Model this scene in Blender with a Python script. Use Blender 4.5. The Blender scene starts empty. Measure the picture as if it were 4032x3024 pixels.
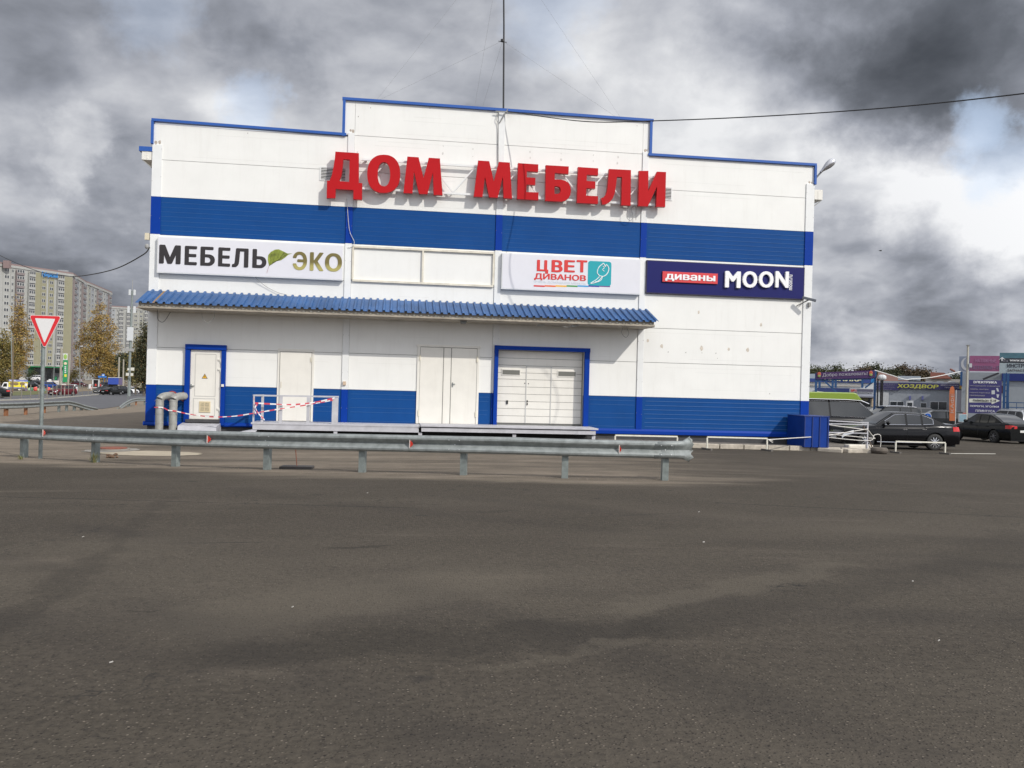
import bpy, math, random
from math import sin, cos, radians, pi
from mathutils import Vector, Matrix
from mathutils.geometry import delaunay_2d_cdt
random.seed(7)
S = bpy.context.scene
COL = S.collection

# ---------------------------------------------------------------- camera
YAW, PITCH, ROLL = 0.13590, 0.00011, 0.026713
CAM = Vector((8.0882, -29.2314, 1.6))
FPX = 3350.0
FW = Vector((sin(YAW) * cos(PITCH), cos(YAW) * cos(PITCH), sin(PITCH)))
R0 = Vector((cos(YAW), -sin(YAW), 0)); U0 = R0.cross(FW)
RT = R0 * cos(ROLL) + U0 * sin(ROLL); UP = U0 * cos(ROLL) - R0 * sin(ROLL)
cd = bpy.data.cameras.new("camera"); cam = bpy.data.objects.new("camera", cd); COL.objects.link(cam)
cam.matrix_world = Matrix(((RT.x, UP.x, -FW.x, CAM.x), (RT.y, UP.y, -FW.y, CAM.y), (RT.z, UP.z, -FW.z, CAM.z), (0, 0, 0, 1)))
cd.sensor_width = 36; cd.lens = 36 * FPX / 4032; cd.clip_start = 0.1; cd.clip_end = 9000
S.camera = cam
S.view_settings.view_transform = 'Standard'; S.view_settings.look = 'None'
S.view_settings.exposure = 0.0; S.view_settings.gamma = 1.0; S.view_settings.use_curve_mapping = False
S.render.engine = 'CYCLES'

def raydir(px, py): return FW + RT * ((px - 2016) / FPX) - UP * ((py - 1512) / FPX)
def at(px, py, d): return CAM + raydir(px, py) * d
def onY(px, py, Y):
    r = raydir(px, py); return CAM + r * ((Y - CAM.y) / r.y)

# ---------------------------------------------------------------- sun and sky
SUNV = Vector((0.83, -1.0, 0.98)).normalized()
sl = bpy.data.lights.new("sun", 'SUN'); sl.energy = 3.05; sl.angle = radians(0.53); sl.color = (1.0, 0.95, 0.875)
so = bpy.data.objects.new("sun", sl); COL.objects.link(so); so.location = (30, -40, 60)
so.rotation_euler = SUNV.to_track_quat('Z', 'Y').to_euler()
world = bpy.data.worlds.new("World"); S.world = world; world.use_nodes = True

def lin(c): return tuple(v / 255 / 12.92 if v / 255 <= .04045 else ((v / 255 + .055) / 1.055) ** 2.4 for v in c)
def build_sky():
    nt = world.node_tree; N = nt.nodes; L = nt.links; N.clear()
    out = N.new('ShaderNodeOutputWorld'); bg = N.new('ShaderNodeBackground'); L.new(bg.outputs[0], out.inputs[0])
    sky = N.new('ShaderNodeTexSky'); sky.sky_type = 'NISHITA'; sky.sun_disc = False
    sky.sun_elevation = math.asin(SUNV.z); sky.sun_rotation = math.atan2(SUNV.x, SUNV.y)
    tc = N.new('ShaderNodeTexCoord'); gen = tc.outputs['Generated']
    def vm(op, a, b=None):
        n = N.new('ShaderNodeVectorMath'); n.operation = op
        for i, v in enumerate((a, b)):
            if v is None: continue
            if hasattr(v, 'links'): L.new(v, n.inputs[i])
            else: n.inputs[i].default_value = v
        return n.outputs['Value'] if op == 'DOT_PRODUCT' else n.outputs[0]
    def scl(a, s):
        n = N.new('ShaderNodeVectorMath'); n.operation = 'SCALE'; L.new(a, n.inputs[0])
        if hasattr(s, 'links'): L.new(s, n.inputs['Scale'])
        else: n.inputs['Scale'].default_value = s
        return n.outputs[0]
    def m(op, a, b=None, clamp=False):
        n = N.new('ShaderNodeMath'); n.operation = op; n.use_clamp = clamp
        for i, v in enumerate((a, b)):
            if v is None: continue
            if hasattr(v, 'links'): L.new(v, n.inputs[i])
            else: n.inputs[i].default_value = v
        return n.outputs[0]
    def mr(a, i0, i1, o0, o1, smooth=True):
        n = N.new('ShaderNodeMapRange'); L.new(a, n.inputs[0]); n.interpolation_type = 'SMOOTHSTEP' if smooth else 'LINEAR'
        for k, v in zip((1, 2, 3, 4), (i0, i1, o0, o1)): n.inputs[k].default_value = v
        return n.outputs[0]
    def tex(vec, sc, det, rough=0.55, dist=0.0, col=False, lac=2.0):
        n = N.new('ShaderNodeTexNoise'); L.new(vec, n.inputs['Vector']); n.inputs['Scale'].default_value = sc; n.inputs['Lacunarity'].default_value = lac
        n.inputs['Detail'].default_value = det; n.inputs['Roughness'].default_value = rough; n.inputs['Distortion'].default_value = dist
        return n.outputs['Color'] if col else n.outputs[0]
    # the cloud deck: a flat layer seen in perspective, so that clouds crowd and flatten towards the horizon
    sep = N.new('ShaderNodeSeparateXYZ'); L.new(gen, sep.inputs[0]); zz = m('ADD', m('MAXIMUM', sep.outputs[2], 0.0), 0.40)
    cmb = N.new('ShaderNodeCombineXYZ'); L.new(m('DIVIDE', sep.outputs[0], zz), cmb.inputs[0]); L.new(m('DIVIDE', sep.outputs[1], zz), cmb.inputs[1]); cmb.inputs[2].default_value = 3.7
    wob = scl(vm('SUBTRACT', tex(cmb.outputs[0], 2.2, 3, .5, col=True), (.5, .5, .5)), .16)
    P = vm('ADD', cmb.outputs[0], wob)
    def density(p):
        a = m('MULTIPLY', m('SUBTRACT', tex(p, 2.1, 10, .50), .5), 1.5)
        b = m('MULTIPLY', m('SUBTRACT', tex(vm('ADD', p, (7.1, 3.3, 0)), 5.0, 9, .55), .5), .45)
        return m('ADD', a, b)
    d0 = density(P); d1 = density(vm('ADD', P, (SUNV.x * .14, SUNV.y * .14, .05)))
    relief = m('SUBTRACT', d0, d1)                        # the side of a cloud that faces the sun is the brighter one
    B = m('ADD', m('MULTIPLY', d0, SKY_D), m('MULTIPLY', relief, SKY_R)); B = m('ADD', B, SKY_B)
    wd = vm('NORMALIZE', vm('ADD', gen, vm('MULTIPLY', vm('SUBTRACT', tex(gen, 5.5, 9, .6, col=True), (.5, .5, .5)), (.30, .30, .24))))
    wg = vm('NORMALIZE', vm('ADD', gen, vm('MULTIPLY', vm('SUBTRACT', tex(gen, 10, 9, .62, col=True), (.5, .5, .5)), (.16, .16, .12))))
    # cloud banks that stand over the place: (direction as a picture position seen from the road, angular radius, brightness change)
    for px, py, rad, val in SKY_BANKS:
        B = m('ADD', B, mr(vm('DOT_PRODUCT', wd, raydir(px, py).normalized()), cos(radians(rad)), cos(radians(rad * .15)), 0, val))
    ramp = N.new('ShaderNodeValToRGB'); L.new(mr(B, -.35, 1.0, 0, 1, False), ramp.inputs[0]); e = ramp.color_ramp.elements
    stops = [(0.0, (71, 75, 82)), (0.26, (98, 102, 110)), (0.41, (124, 128, 137)), (0.56, (153, 157, 167)), (0.7, (183, 186, 194)), (0.85, (211, 213, 218)), (1.0, (239, 240, 242))]
    e[0].position = 0.0; e[0].color = (*lin(stops[0][1]), 1); e[1].position = 1.0; e[1].color = (*lin(stops[-1][1]), 1)
    for p_, c_ in stops[1:-1]: q = e.new(p_); q.color = (*lin(c_), 1)
    gap = None
    for px, py, rad, amt in SKY_GAPS:
        g = mr(vm('DOT_PRODUCT', wg, raydir(px, py).normalized()), cos(radians(rad)), cos(radians(rad * .2)), 0, amt); gap = g if gap is None else m('MAXIMUM', gap, g)
    cl = scl(ramp.outputs[0], m('MULTIPLY', mr(vm('DOT_PRODUCT', gen, SUNV), -0.3, 1.0, 0.97, SKY_SUN_FILL), 10.0))     # divided again by the 0.1 background strength
    mix = N.new('ShaderNodeMix'); mix.data_type = 'RGBA'; L.new(gap, mix.inputs[0]); L.new(cl, mix.inputs[6])
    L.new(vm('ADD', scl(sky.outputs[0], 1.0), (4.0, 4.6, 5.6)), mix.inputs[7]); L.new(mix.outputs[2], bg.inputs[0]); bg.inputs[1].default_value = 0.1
SKY_D, SKY_R, SKY_B, SKY_SUN_FILL = 0.60, 1.0, 0.62, 2.4  # last value: out-of-view clouds towards the sun, brightened to fill the shade
SKY_BANKS = [(3850, 100, 12, -0.34), (3350, 120, 9, -0.22), (3550, 330, 5.5, -0.15), (4400, 200, 11, -0.12),
             (1850, 150, 12, 0.14), (2600, 420, 8, 0.10), (600, 200, 6, 0.10), (1000, 420, 4, 0.12), (1050, 250, 4.0, -0.08),
             (80, 60, 6, -0.07), (150, 1000, 7, -0.26), (330, 640, 3.0, 0.20), (620, 950, 5, -0.18), (60, 560, 4, -0.05),
             (3300, 640, 6, 0.18), (3900, 800, 6, 0.24), (3350, 900, 4, -0.10), (3500, 1120, 5, -0.17), (3900, 1180, 5, -0.13), (3350, 1250, 3, -0.10), (3700, 1400, 4, -0.16), (3950, 980, 3.5, 0.12), (3500, 750, 6, .10)]
SKY_GAPS = [(3880, 530, 2.8, 0.6), (3990, 640, 2.6, .4), (1030, 420, 2.6, 0.35), (2150, 20, 4, 0.3), (600, 60, 3, .2)]
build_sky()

# ---------------------------------------------------------------- helpers
def lin(c): return tuple(v / 255 / 12.92 if v / 255 <= .04045 else ((v / 255 + .055) / 1.055) ** 2.4 for v in c)
MATS = {}
def mat(name, color, rough=0.6, metal=0.0, var=0.0, vscale=3.0, bump=0.0, bscale=40.0, streak=0.0, streak_col=(0.25, 0.22, 0.18), coat=0.0, emit=None, island=None, spec=0.5):
    if name in MATS: return MATS[name]
    m = bpy.data.materials.new(name); m.use_nodes = True; nt = m.node_tree; N = nt.nodes; L = nt.links
    b = N['Principled BSDF']; b.inputs['Roughness'].default_value = rough; b.inputs['Metallic'].default_value = metal
    b.inputs['Base Color'].default_value = (*color, 1); b.inputs['Coat Weight'].default_value = coat; b.inputs['Coat Roughness'].default_value = 0.05
    b.inputs['Specular IOR Level'].default_value = spec
    tc = N.new('ShaderNodeTexCoord'); src = None
    if island:
        g = N.new('ShaderNodeNewGeometry'); r = N.new('ShaderNodeValToRGB'); L.new(g.outputs['Random Per Island'], r.inputs[0])
        el = r.color_ramp.elements; el[0].color = (*island[0], 1); el[1].color = (*island[-1], 1)
        for i, c in enumerate(island[1:-1]):
            q = el.new((i + 1) / (len(island) - 1)); q.color = (*c, 1)
        src = r.outputs[0]
    if var > 0:
        n = N.new('ShaderNodeTexNoise'); n.inputs['Scale'].default_value = vscale; n.inputs['Detail'].default_value = 7; n.inputs['Roughness'].default_value = 0.6
        L.new(tc.outputs['Object'], n.inputs['Vector'])
        mr = N.new('ShaderNodeMapRange'); L.new(n.outputs[0], mr.inputs[0]); mr.inputs[1].default_value = 0.3; mr.inputs[2].default_value = 0.7
        mr.inputs[3].default_value = 1 - var; mr.inputs[4].default_value = 1 + var
        v = N.new('ShaderNodeVectorMath'); v.operation = 'SCALE'; L.new(mr.outputs[0], v.inputs['Scale'])
        if src is not None: L.new(src, v.inputs[0])
        else: v.inputs[0].default_value = color
        src = v.outputs[0]
    if streak > 0:
        mp = N.new('ShaderNodeMapping'); mp.inputs['Scale'].default_value = (1.0, 1.0, 0.10); L.new(tc.outputs['Object'], mp.inputs[0])
        n = N.new('ShaderNodeTexNoise'); n.inputs['Scale'].default_value = 5.5; n.inputs['Detail'].default_value = 8; n.inputs['Roughness'].default_value = .7; L.new(mp.outputs[0], n.inputs['Vector'])
        mr = N.new('ShaderNodeMapRange'); L.new(n.outputs[0], mr.inputs[0]); mr.inputs[1].default_value = 0.52; mr.inputs[2].default_value = 0.80; mr.inputs[3].default_value = 0; mr.inputs[4].default_value = streak
        mx = N.new('ShaderNodeMix'); mx.data_type = 'RGBA'; L.new(mr.outputs[0], mx.inputs[0]); mx.inputs[7].default_value = (*streak_col, 1)
        if src is not None: L.new(src, mx.inputs[6])
        else: mx.inputs[6].default_value = (*color, 1)
        src = mx.outputs[2]
    if src is not None: L.new(src, b.inputs['Base Color'])
    if bump > 0:
        n = N.new('ShaderNodeTexNoise'); n.inputs['Scale'].default_value = bscale; n.inputs['Detail'].default_value = 5; L.new(tc.outputs['Object'], n.inputs['Vector'])
        bp = N.new('ShaderNodeBump'); bp.inputs['Strength'].default_value = bump; bp.inputs['Distance'].default_value = 0.02; L.new(n.outputs[0], bp.inputs['Height']); L.new(bp.outputs[0], b.inputs['Normal'])
    if emit: b.inputs['Emission Color'].default_value = (*emit[0], 1); b.inputs['Emission Strength'].default_value = emit[1]
    MATS[name] = m
    return m

def G(X, Y):
    dx = X - CAM.x; dy = Y - CAM.y; d = dx * sin(YAW) + dy * cos(YAW); u = dx * cos(YAW) - dy * sin(YAW)
    kn = [(-1e6, .1), (0, .1), (140, -2.07), (190, -2.6), (240, -2.6), (300, -2.1), (1e6, -2.1)]
    for (a, za), (b, zb) in zip(kn, kn[1:]):
        if d <= b: z = za + (zb - za) * (d - a) / (b - a); break
    k = max(0.0, min(1.0, d / 10))
    return z - k * (.014 * min(max(-u, 0), 12) + .012 * min(max(u - 3, 0), 12))
def UD(u, d, z=None):
    X = CAM.x + u * cos(YAW) + d * sin(YAW); Y = CAM.y - u * sin(YAW) + d * cos(YAW)
    return Vector((X, Y, G(X, Y) if z is None else z))
def spot(px, py):
    r = raydir(px, py); z = 0.0; P = CAM
    for i in range(80):
        t = (z - CAM.z) / r.z; P = CAM + r * t; z = .5 * z + .5 * G(P.x, P.y)
    return Vector((P.x, P.y, G(P.x, P.y)))
def col_at(px, d):                  # a place on the ground in the direction px, d metres out
    a = (px - 2016) / FPX; return UD(a * d, d)

NOSPLIT = {'stain', 'bolt', 'letter', 'crown', 'trunk', 'windows', 'leaf_vein', 'door_gap', 'glass_strip', 'pane', 'logo_tulip', 'rubble_pile', 'body', 'vent_slat', 'truss', 'railing_bars', 'panel_rib', 'balcony_stack', 'balcony_glazing'}
class MB:
    def __init__(s): s.v = []; s.f = []; s.m = []
    def add(s, vs, fs, mi=0):
        n = len(s.v); s.v += [Vector(p) for p in vs]; s.f += [tuple(i + n for i in f) for f in fs]; s.m += [mi] * len(fs); return s
    def box(s, a, b, mi=0):
        x0, y0, z0 = a; x1, y1, z1 = b
        return s.add([(x0, y0, z0), (x1, y0, z0), (x1, y1, z0), (x0, y1, z0), (x0, y0, z1), (x1, y0, z1), (x1, y1, z1), (x0, y1, z1)],
                     [(0, 3, 2, 1), (4, 5, 6, 7), (0, 1, 5, 4), (1, 2, 6, 5), (2, 3, 7, 6), (3, 0, 4, 7)], mi)
    def bar(s, a, b, w, h=None, mi=0, up=(0, 0, 1)):       # rectangular bar between two points
        a = Vector(a); b = Vector(b); h = h or w; d = (b - a).normalized(); upv = Vector(up)
        if abs(d.dot(upv)) > .95: upv = Vector((0, 1, 0))
        r = d.cross(upv).normalized() * w / 2; u = r.cross(d).normalized() * h / 2
        vs = [a - r - u, a + r - u, a + r + u, a - r + u, b - r - u, b + r - u, b + r + u, b - r + u]
        return s.add(vs, [(0, 1, 2, 3), (7, 6, 5, 4), (0, 4, 5, 1), (1, 5, 6, 2), (2, 6, 7, 3), (3, 7, 4, 0)], mi)
    def tube(s, pts, r, n=8, mi=0, caps=True, r2=None):
        pts = [Vector(p) for p in pts]; rings = []; K = len(pts)
        for i, p in enumerate(pts):
            d = (pts[min(i + 1, K - 1)] - pts[max(i - 1, 0)]).normalized()
            up = Vector((0, 0, 1)) if abs(d.z) < .95 else Vector((0, 1, 0))
            a = d.cross(up).normalized(); b = a.cross(d); rr = r if r2 is None else r + (r2 - r) * i / (K - 1)
            rings.append([p + a * cos(2 * pi * k / n) * rr + b * sin(2 * pi * k / n) * rr for k in range(n)])
        vs = [v for g in rings for v in g]; fs = []
        for i in range(K - 1):
            for k in range(n): fs.append((i * n + k, i * n + (k + 1) % n, (i + 1) * n + (k + 1) % n, (i + 1) * n + k))
        if caps: fs += [tuple(range(n))[::-1], tuple(range((K - 1) * n, K * n))]
        return s.add(vs, fs, mi)
    def prism(s, poly, ax, t0, t1, mi=0):                   # poly in the two other axes, extruded along ax
        n = len(poly)
        def P(p, t): return {'x': (t, p[0], p[1]), 'y': (p[0], t, p[1]), 'z': (p[0], p[1], t)}[ax]
        vs = [P(p, t0) for p in poly] + [P(p, t1) for p in poly]
        fs = [tuple(range(n)), tuple(range(2 * n - 1, n - 1, -1))] + [(i, i + n, (i + 1) % n + n, (i + 1) % n) for i in range(n)]
        return s.add(vs, fs, mi)
    def ball(s, c, r, n=10, mi=0):
        if not hasattr(r, '__len__'): r = (r, r, r)
        vs = [(c[0], c[1], c[2] - r[2])]; 
        for i in range(1, n // 2 + 1):
            t = -pi / 2 + pi * i / (n // 2 + 1)
            for k in range(n): vs.append((c[0] + r[0] * cos(t) * cos(2 * pi * k / n), c[1] + r[1] * cos(t) * sin(2 * pi * k / n), c[2] + r[2] * sin(t)))
        vs.append((c[0], c[1], c[2] + r[2])); m = n // 2; fs = []
        for k in range(n): fs.append((0, 1 + (k + 1) % n, 1 + k)); fs.append((len(vs) - 1, 1 + (m - 1) * n + k, 1 + (m - 1) * n + (k + 1) % n))
        for i in range(m - 1):
            for k in range(n): fs.append((1 + i * n + k, 1 + i * n + (k + 1) % n, 1 + (i + 1) * n + (k + 1) % n, 1 + (i + 1) * n + k))
        return s.add(vs, fs, mi)
    def grid(s, rows, mi=0):
        n = len(rows[0]); vs = [p for r in rows for p in r]; fs = []
        for i in range(len(rows) - 1):
            for k in range(n - 1): fs.append((i * n + k, i * n + k + 1, (i + 1) * n + k + 1, (i + 1) * n + k))
        return s.add(vs, fs, mi)
    def clusters(s):
        par = list(range(len(s.v)))
        def fd(a):
            while par[a] != a: par[a] = par[par[a]]; a = par[a]
            return a
        for f in s.f:
            a = fd(f[0])
            for j in f[1:]: par[fd(j)] = a
        isl = {}
        for i in range(len(s.v)): isl.setdefault(fd(i), []).append(i)
        C = []
        for ids in isl.values():
            lo = [min(s.v[i][k] for i in ids) - .02 for k in range(3)]; hi = [max(s.v[i][k] for i in ids) + .02 for k in range(3)]; C.append([lo, hi, set(ids)])
        if len(C) > 100: return [set(range(len(s.v)))]
        ch = True
        while ch:
            ch = False
            for i in range(len(C)):
                for j in range(i + 1, len(C)):
                    a, b = C[i], C[j]
                    if all(a[0][k] <= b[1][k] and b[0][k] <= a[1][k] for k in range(3)):
                        C[i] = [[min(a[0][k], b[0][k]) for k in range(3)], [max(a[1][k], b[1][k]) for k in range(3)], a[2] | b[2]]; C.pop(j); ch = True; break
                if ch: break
        return [c[2] for c in C]
    def build(s, name, mats, parent=None, world=False, smooth=None, bevel=0, solid=0, whole=False):
        if parent is not None and not whole and name not in NOSPLIT and 8 <= len(s.v) < 6000:
            cl = s.clusters()
            if 1 < len(cl) <= 99:
                first = None
                for c in cl:
                    idx = sorted(c); mp = {o: i for i, o in enumerate(idx)}; q = MB(); q.v = [s.v[i] for i in idx]
                    for f, mi in zip(s.f, s.m):
                        if f[0] in mp: q.f.append(tuple(mp[i] for i in f)); q.m.append(mi)
                    o = q.build(name, mats, parent, world, smooth, bevel, solid, True); first = first or o
                return first
        me = bpy.data.meshes.new(name); vs = s.v
        if parent is not None and world:
            inv = parent['_m'].inverted() if False else ROOTM[parent.name].inverted(); vs = [inv @ v for v in vs]
        me.from_pydata([tuple(v) for v in vs], [], s.f)
        if not isinstance(mats, (list, tuple)): mats = [mats]
        for m in mats: me.materials.append(m)
        if len(mats) > 1: me.polygons.foreach_set('material_index', s.m)
        if smooth is not None:
            me.polygons.foreach_set('use_smooth', [True] * len(me.polygons)); me.set_sharp_from_angle(angle=radians(smooth))
        me.update()
        o = bpy.data.objects.new(name, me); COL.objects.link(o)
        if parent is not None: o.parent = parent
        if solid: q = o.modifiers.new('s', 'SOLIDIFY'); q.thickness = solid
        if bevel:
            b = o.modifiers.new('b', 'BEVEL'); b.width = bevel; b.segments = 2; b.limit_method = 'ANGLE'; b.angle_limit = radians(40)
        return o
ROOTM = {}
def thing(name, label, cat, loc=(0, 0, 0), rz=0.0, group=None, kind=None):
    o = bpy.data.objects.new(name, None); COL.objects.link(o); o.location = loc; o.rotation_euler = (0, 0, rz); o.empty_display_size = .3
    o['label'] = label; o['category'] = cat
    if group: o['group'] = group
    if kind: o['kind'] = kind
    ROOTM[o.name] = Matrix.Translation(Vector(loc)) @ Matrix.Rotation(rz, 4, 'Z')
    return o
def tag(o, label, cat, group=None):
    o['label'] = label; o['category'] = cat
    if group: o['group'] = group
    return o
def struct(o): o['kind'] = 'structure'; return o
def copy_thing(src, loc, rz, label, group=None, name=None):
    r = src.copy(); COL.objects.link(r); r.location = loc; r.rotation_euler = (0, 0, rz); r['label'] = label
    if group: r['group'] = group
    for ch in list(src.children):
        c = ch.copy(); COL.objects.link(c); c.parent = r
        for g in list(ch.children):
            d = g.copy(); COL.objects.link(d); d.parent = c
    return r

GLYPHS = {}
def text_mesh(body, step=0.0, shear=0.0):
    """glyph outlines of the built-in font; each outer contour is filled on its own, with the holes that lie inside it"""
    key = (body, shear)
    if key not in GLYPHS:
        c = bpy.data.curves.new('lettering', 'FONT'); c.body = body; c.shear = shear
        o = bpy.data.objects.new('lettering', c); COL.objects.link(o); bpy.context.view_layer.update()
        cu = o.to_curve(bpy.context.evaluated_depsgraph_get()); polys = []
        for s in cu.splines:
            P = []; bp = s.bezier_points; n = len(bp)
            if n:
                for i in range(n):
                    A, B = bp[i], bp[(i + 1) % n]; p0, p1, p2, p3 = A.co, A.handle_right, B.handle_left, B.co
                    straight = abs((p1 - p0).cross(p3 - p0).z) < 1e-5 and abs((p2 - p0).cross(p3 - p0).z) < 1e-5; K = 1 if straight else 4
                    for k in range(K): t = k / K; q = p0 * (1 - t) ** 3 + p1 * 3 * t * (1 - t) ** 2 + p2 * 3 * t * t * (1 - t) + p3 * t ** 3; P.append((q.x, q.y))
            else: P = [(p.co.x, p.co.y) for p in s.points]
            Q = []
            for p in P:
                if not Q or (p[0] - Q[-1][0]) ** 2 + (p[1] - Q[-1][1]) ** 2 > 1e-8: Q.append(p)
            if len(Q) > 2 and (Q[0][0] - Q[-1][0]) ** 2 + (Q[0][1] - Q[-1][1]) ** 2 < 1e-8: Q.pop()
            if len(Q) > 2: polys.append(Q)
        o.to_curve_clear(); bpy.data.objects.remove(o); bpy.data.curves.remove(c)
        # triangulate everything and keep what the outlines wind round (the font's strokes may cross each other)
        flat = [q for P in polys for q in P]; E = []; k = 0
        for P in polys: E += [(k + i, k + (i + 1) % len(P)) for i in range(len(P))]; k += len(P)
        V, _, F, *_r = delaunay_2d_cdt([Vector(q) for q in flat], E, [], 0, 1e-6)
        def wind(x, y):
            w = 0
            for P in polys:
                for i in range(len(P)):
                    (x0, y0), (x1, y1) = P[i - 1], P[i]
                    if (y0 <= y) != (y1 <= y) and (x1 - x0) * (y - y0) / (y1 - y0) + x0 > x: w += 1 if y1 > y0 else -1
            return w
        T = []
        for f in F:
            cx = sum(V[i].x for i in f) / len(f); cy = sum(V[i].y for i in f) / len(f)
            if wind(cx, cy) != 0: T.append(tuple(f))
        cnt = {}
        for f in T:
            for i in range(len(f)): e = (f[i], f[(i + 1) % len(f)]); cnt[e] = 1
        walls = [e for e in cnt if (e[1], e[0]) not in cnt]
        GLYPHS[key] = ([(v.x, v.y) for v in V], T, walls)
    V, T, walls = GLYPHS[key]; n = len(V)
    vs = [Vector((x, y, .5)) for x, y in V] + [Vector((x, y, -.5)) for x, y in V]
    return vs, [f for f in T] + [(a, a + n, b + n, b) for a, b in walls]
def text(body, x0, x1, z0, z1, y, m, parent, name='lettering', depth=0.02, bold=0.02, shear=0.0, rot90=False, slope=0.0):
    """lettering filling the box x0..x1, z0..z1 of the parent's XZ plane, facing -Y, standing 'depth' proud of y"""
    v0, f0 = text_mesh(body, .0004 / depth, shear); vs, fs = [], []
    offs = [(0, 0)] if bold <= 0 else [(0, 0), (bold, 0), (-bold, 0), (bold * .5, bold * .45), (-bold * .5, bold * .45), (bold * .5, -bold * .45), (-bold * .5, -bold * .45), (bold * .9, bold * .3), (-bold * .9, -bold * .3)]
    for i, (ox, oy) in enumerate(offs):
        n = len(vs); vs += [Vector((v.x + ox, v.y + oy, v.z + (.5 + v.z) * i * min(.0012 / depth, .35))) for v in v0]; fs += [tuple(k + n for k in f) for f in f0]
    ax = min(v.x for v in vs); bx = max(v.x for v in vs); ay = min(v.y for v in vs); by = max(v.y for v in vs)
    mb = MB(); out = []
    for v in vs:
        a = (v.x - ax) / (bx - ax); b = (v.y - ay) / (by - ay); q = v.z + .5
        if rot90: X = x1 - (x1 - x0) * b; Z = z0 + (z1 - z0) * a
        else: X = x0 + (x1 - x0) * a; Z = z0 + (z1 - z0) * b + slope * (X - x0)
        out.append((X, y - depth * q, Z))
    mb.add(out, fs); return mb.build(name, m, parent)

# ---------------------------------------------------------------- materials
white = mat('white_panel', (.765, .765, .735), .5, var=.03, vscale=1.1, streak=.15, streak_col=(.42, .39, .33))
white_p = mat('white_trim', (.73, .74, .73), .4, var=.03)
blue = mat('blue_panel', (.006, .060, .225), .55, spec=.12, var=.06, vscale=1.2, streak=.12, streak_col=(.03, .12, .3))
blue_p = mat('blue_trim', (.002, .038, .28), .5, spec=.12, var=.04)
blue_cap = mat('blue_cap', (.012, .085, .36), .35, var=.04)
door_white = mat('door_white', (.74, .72, .66), .45, var=.04, vscale=2, streak=.22, streak_col=(.45, .40, .33))
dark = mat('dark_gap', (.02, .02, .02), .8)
seam = mat('seam_grey', (.30, .30, .29), .8)
plinth_m = mat('plinth_concrete', (.055, .055, .058), .85, var=.2)
galv = mat('galvanised_steel', (.23, .25, .245), .55, metal=.15, var=.25, vscale=7, streak=.35, streak_col=(.30, .32, .31), bump=.05, bscale=30)
galv2 = mat('galvanised_post', (.22, .25, .24), .5, metal=.4, var=.25, vscale=8)
red = mat('red_acrylic', (.44, .010, .014), .5, spec=.12, var=.05, vscale=.8)
redside = mat('red_side', (.42, .012, .016), .4)
soffit_m = mat('soffit_dirty', (.36, .32, .26), .7, var=.25, vscale=3, streak=.3, streak_col=(.15, .12, .09))
roofblue = mat('profiled_sheet_blue', (.026, .090, .235), .5, var=.28, vscale=1.1, streak=.15, streak_col=(.10, .13, .17))
greywhite = mat('grey_white_paint', (.46, .46, .49), .6, var=.12, vscale=4, streak=.2, streak_col=(.35, .33, .33))
concrete = mat('concrete', (.40, .36, .30), .9, var=.25, vscale=5, bump=.4, bscale=25)
rust = mat('rusty_iron', (.20, .065, .04), .85, var=.3, vscale=12, bump=.3)
pale_metal = mat('cream_paint_tube', (.62, .60, .52), .5, var=.1, vscale=10)
black = mat('black_plastic', (.012, .012, .013), .45)
rubber = mat('tyre_rubber', (.018, .018, .018), .75)
steelpipe = mat('pipe_galvanised', (.32, .32, .30), .55, metal=.25, var=.2, vscale=5, bump=.08, bscale=14, streak=.35, streak_col=(.42, .40, .33))
cable = mat('cable_black', (.02, .02, .022), .6)
cable_l = mat('cable_white', (.6, .6, .58), .6)
lettwhite = mat('lettering_white', (.82, .82, .82), .5)
tape_r = mat('tape_red', (.60, .06, .08), .5); tape_w = mat('tape_white', (.78, .76, .76), .5)

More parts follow.
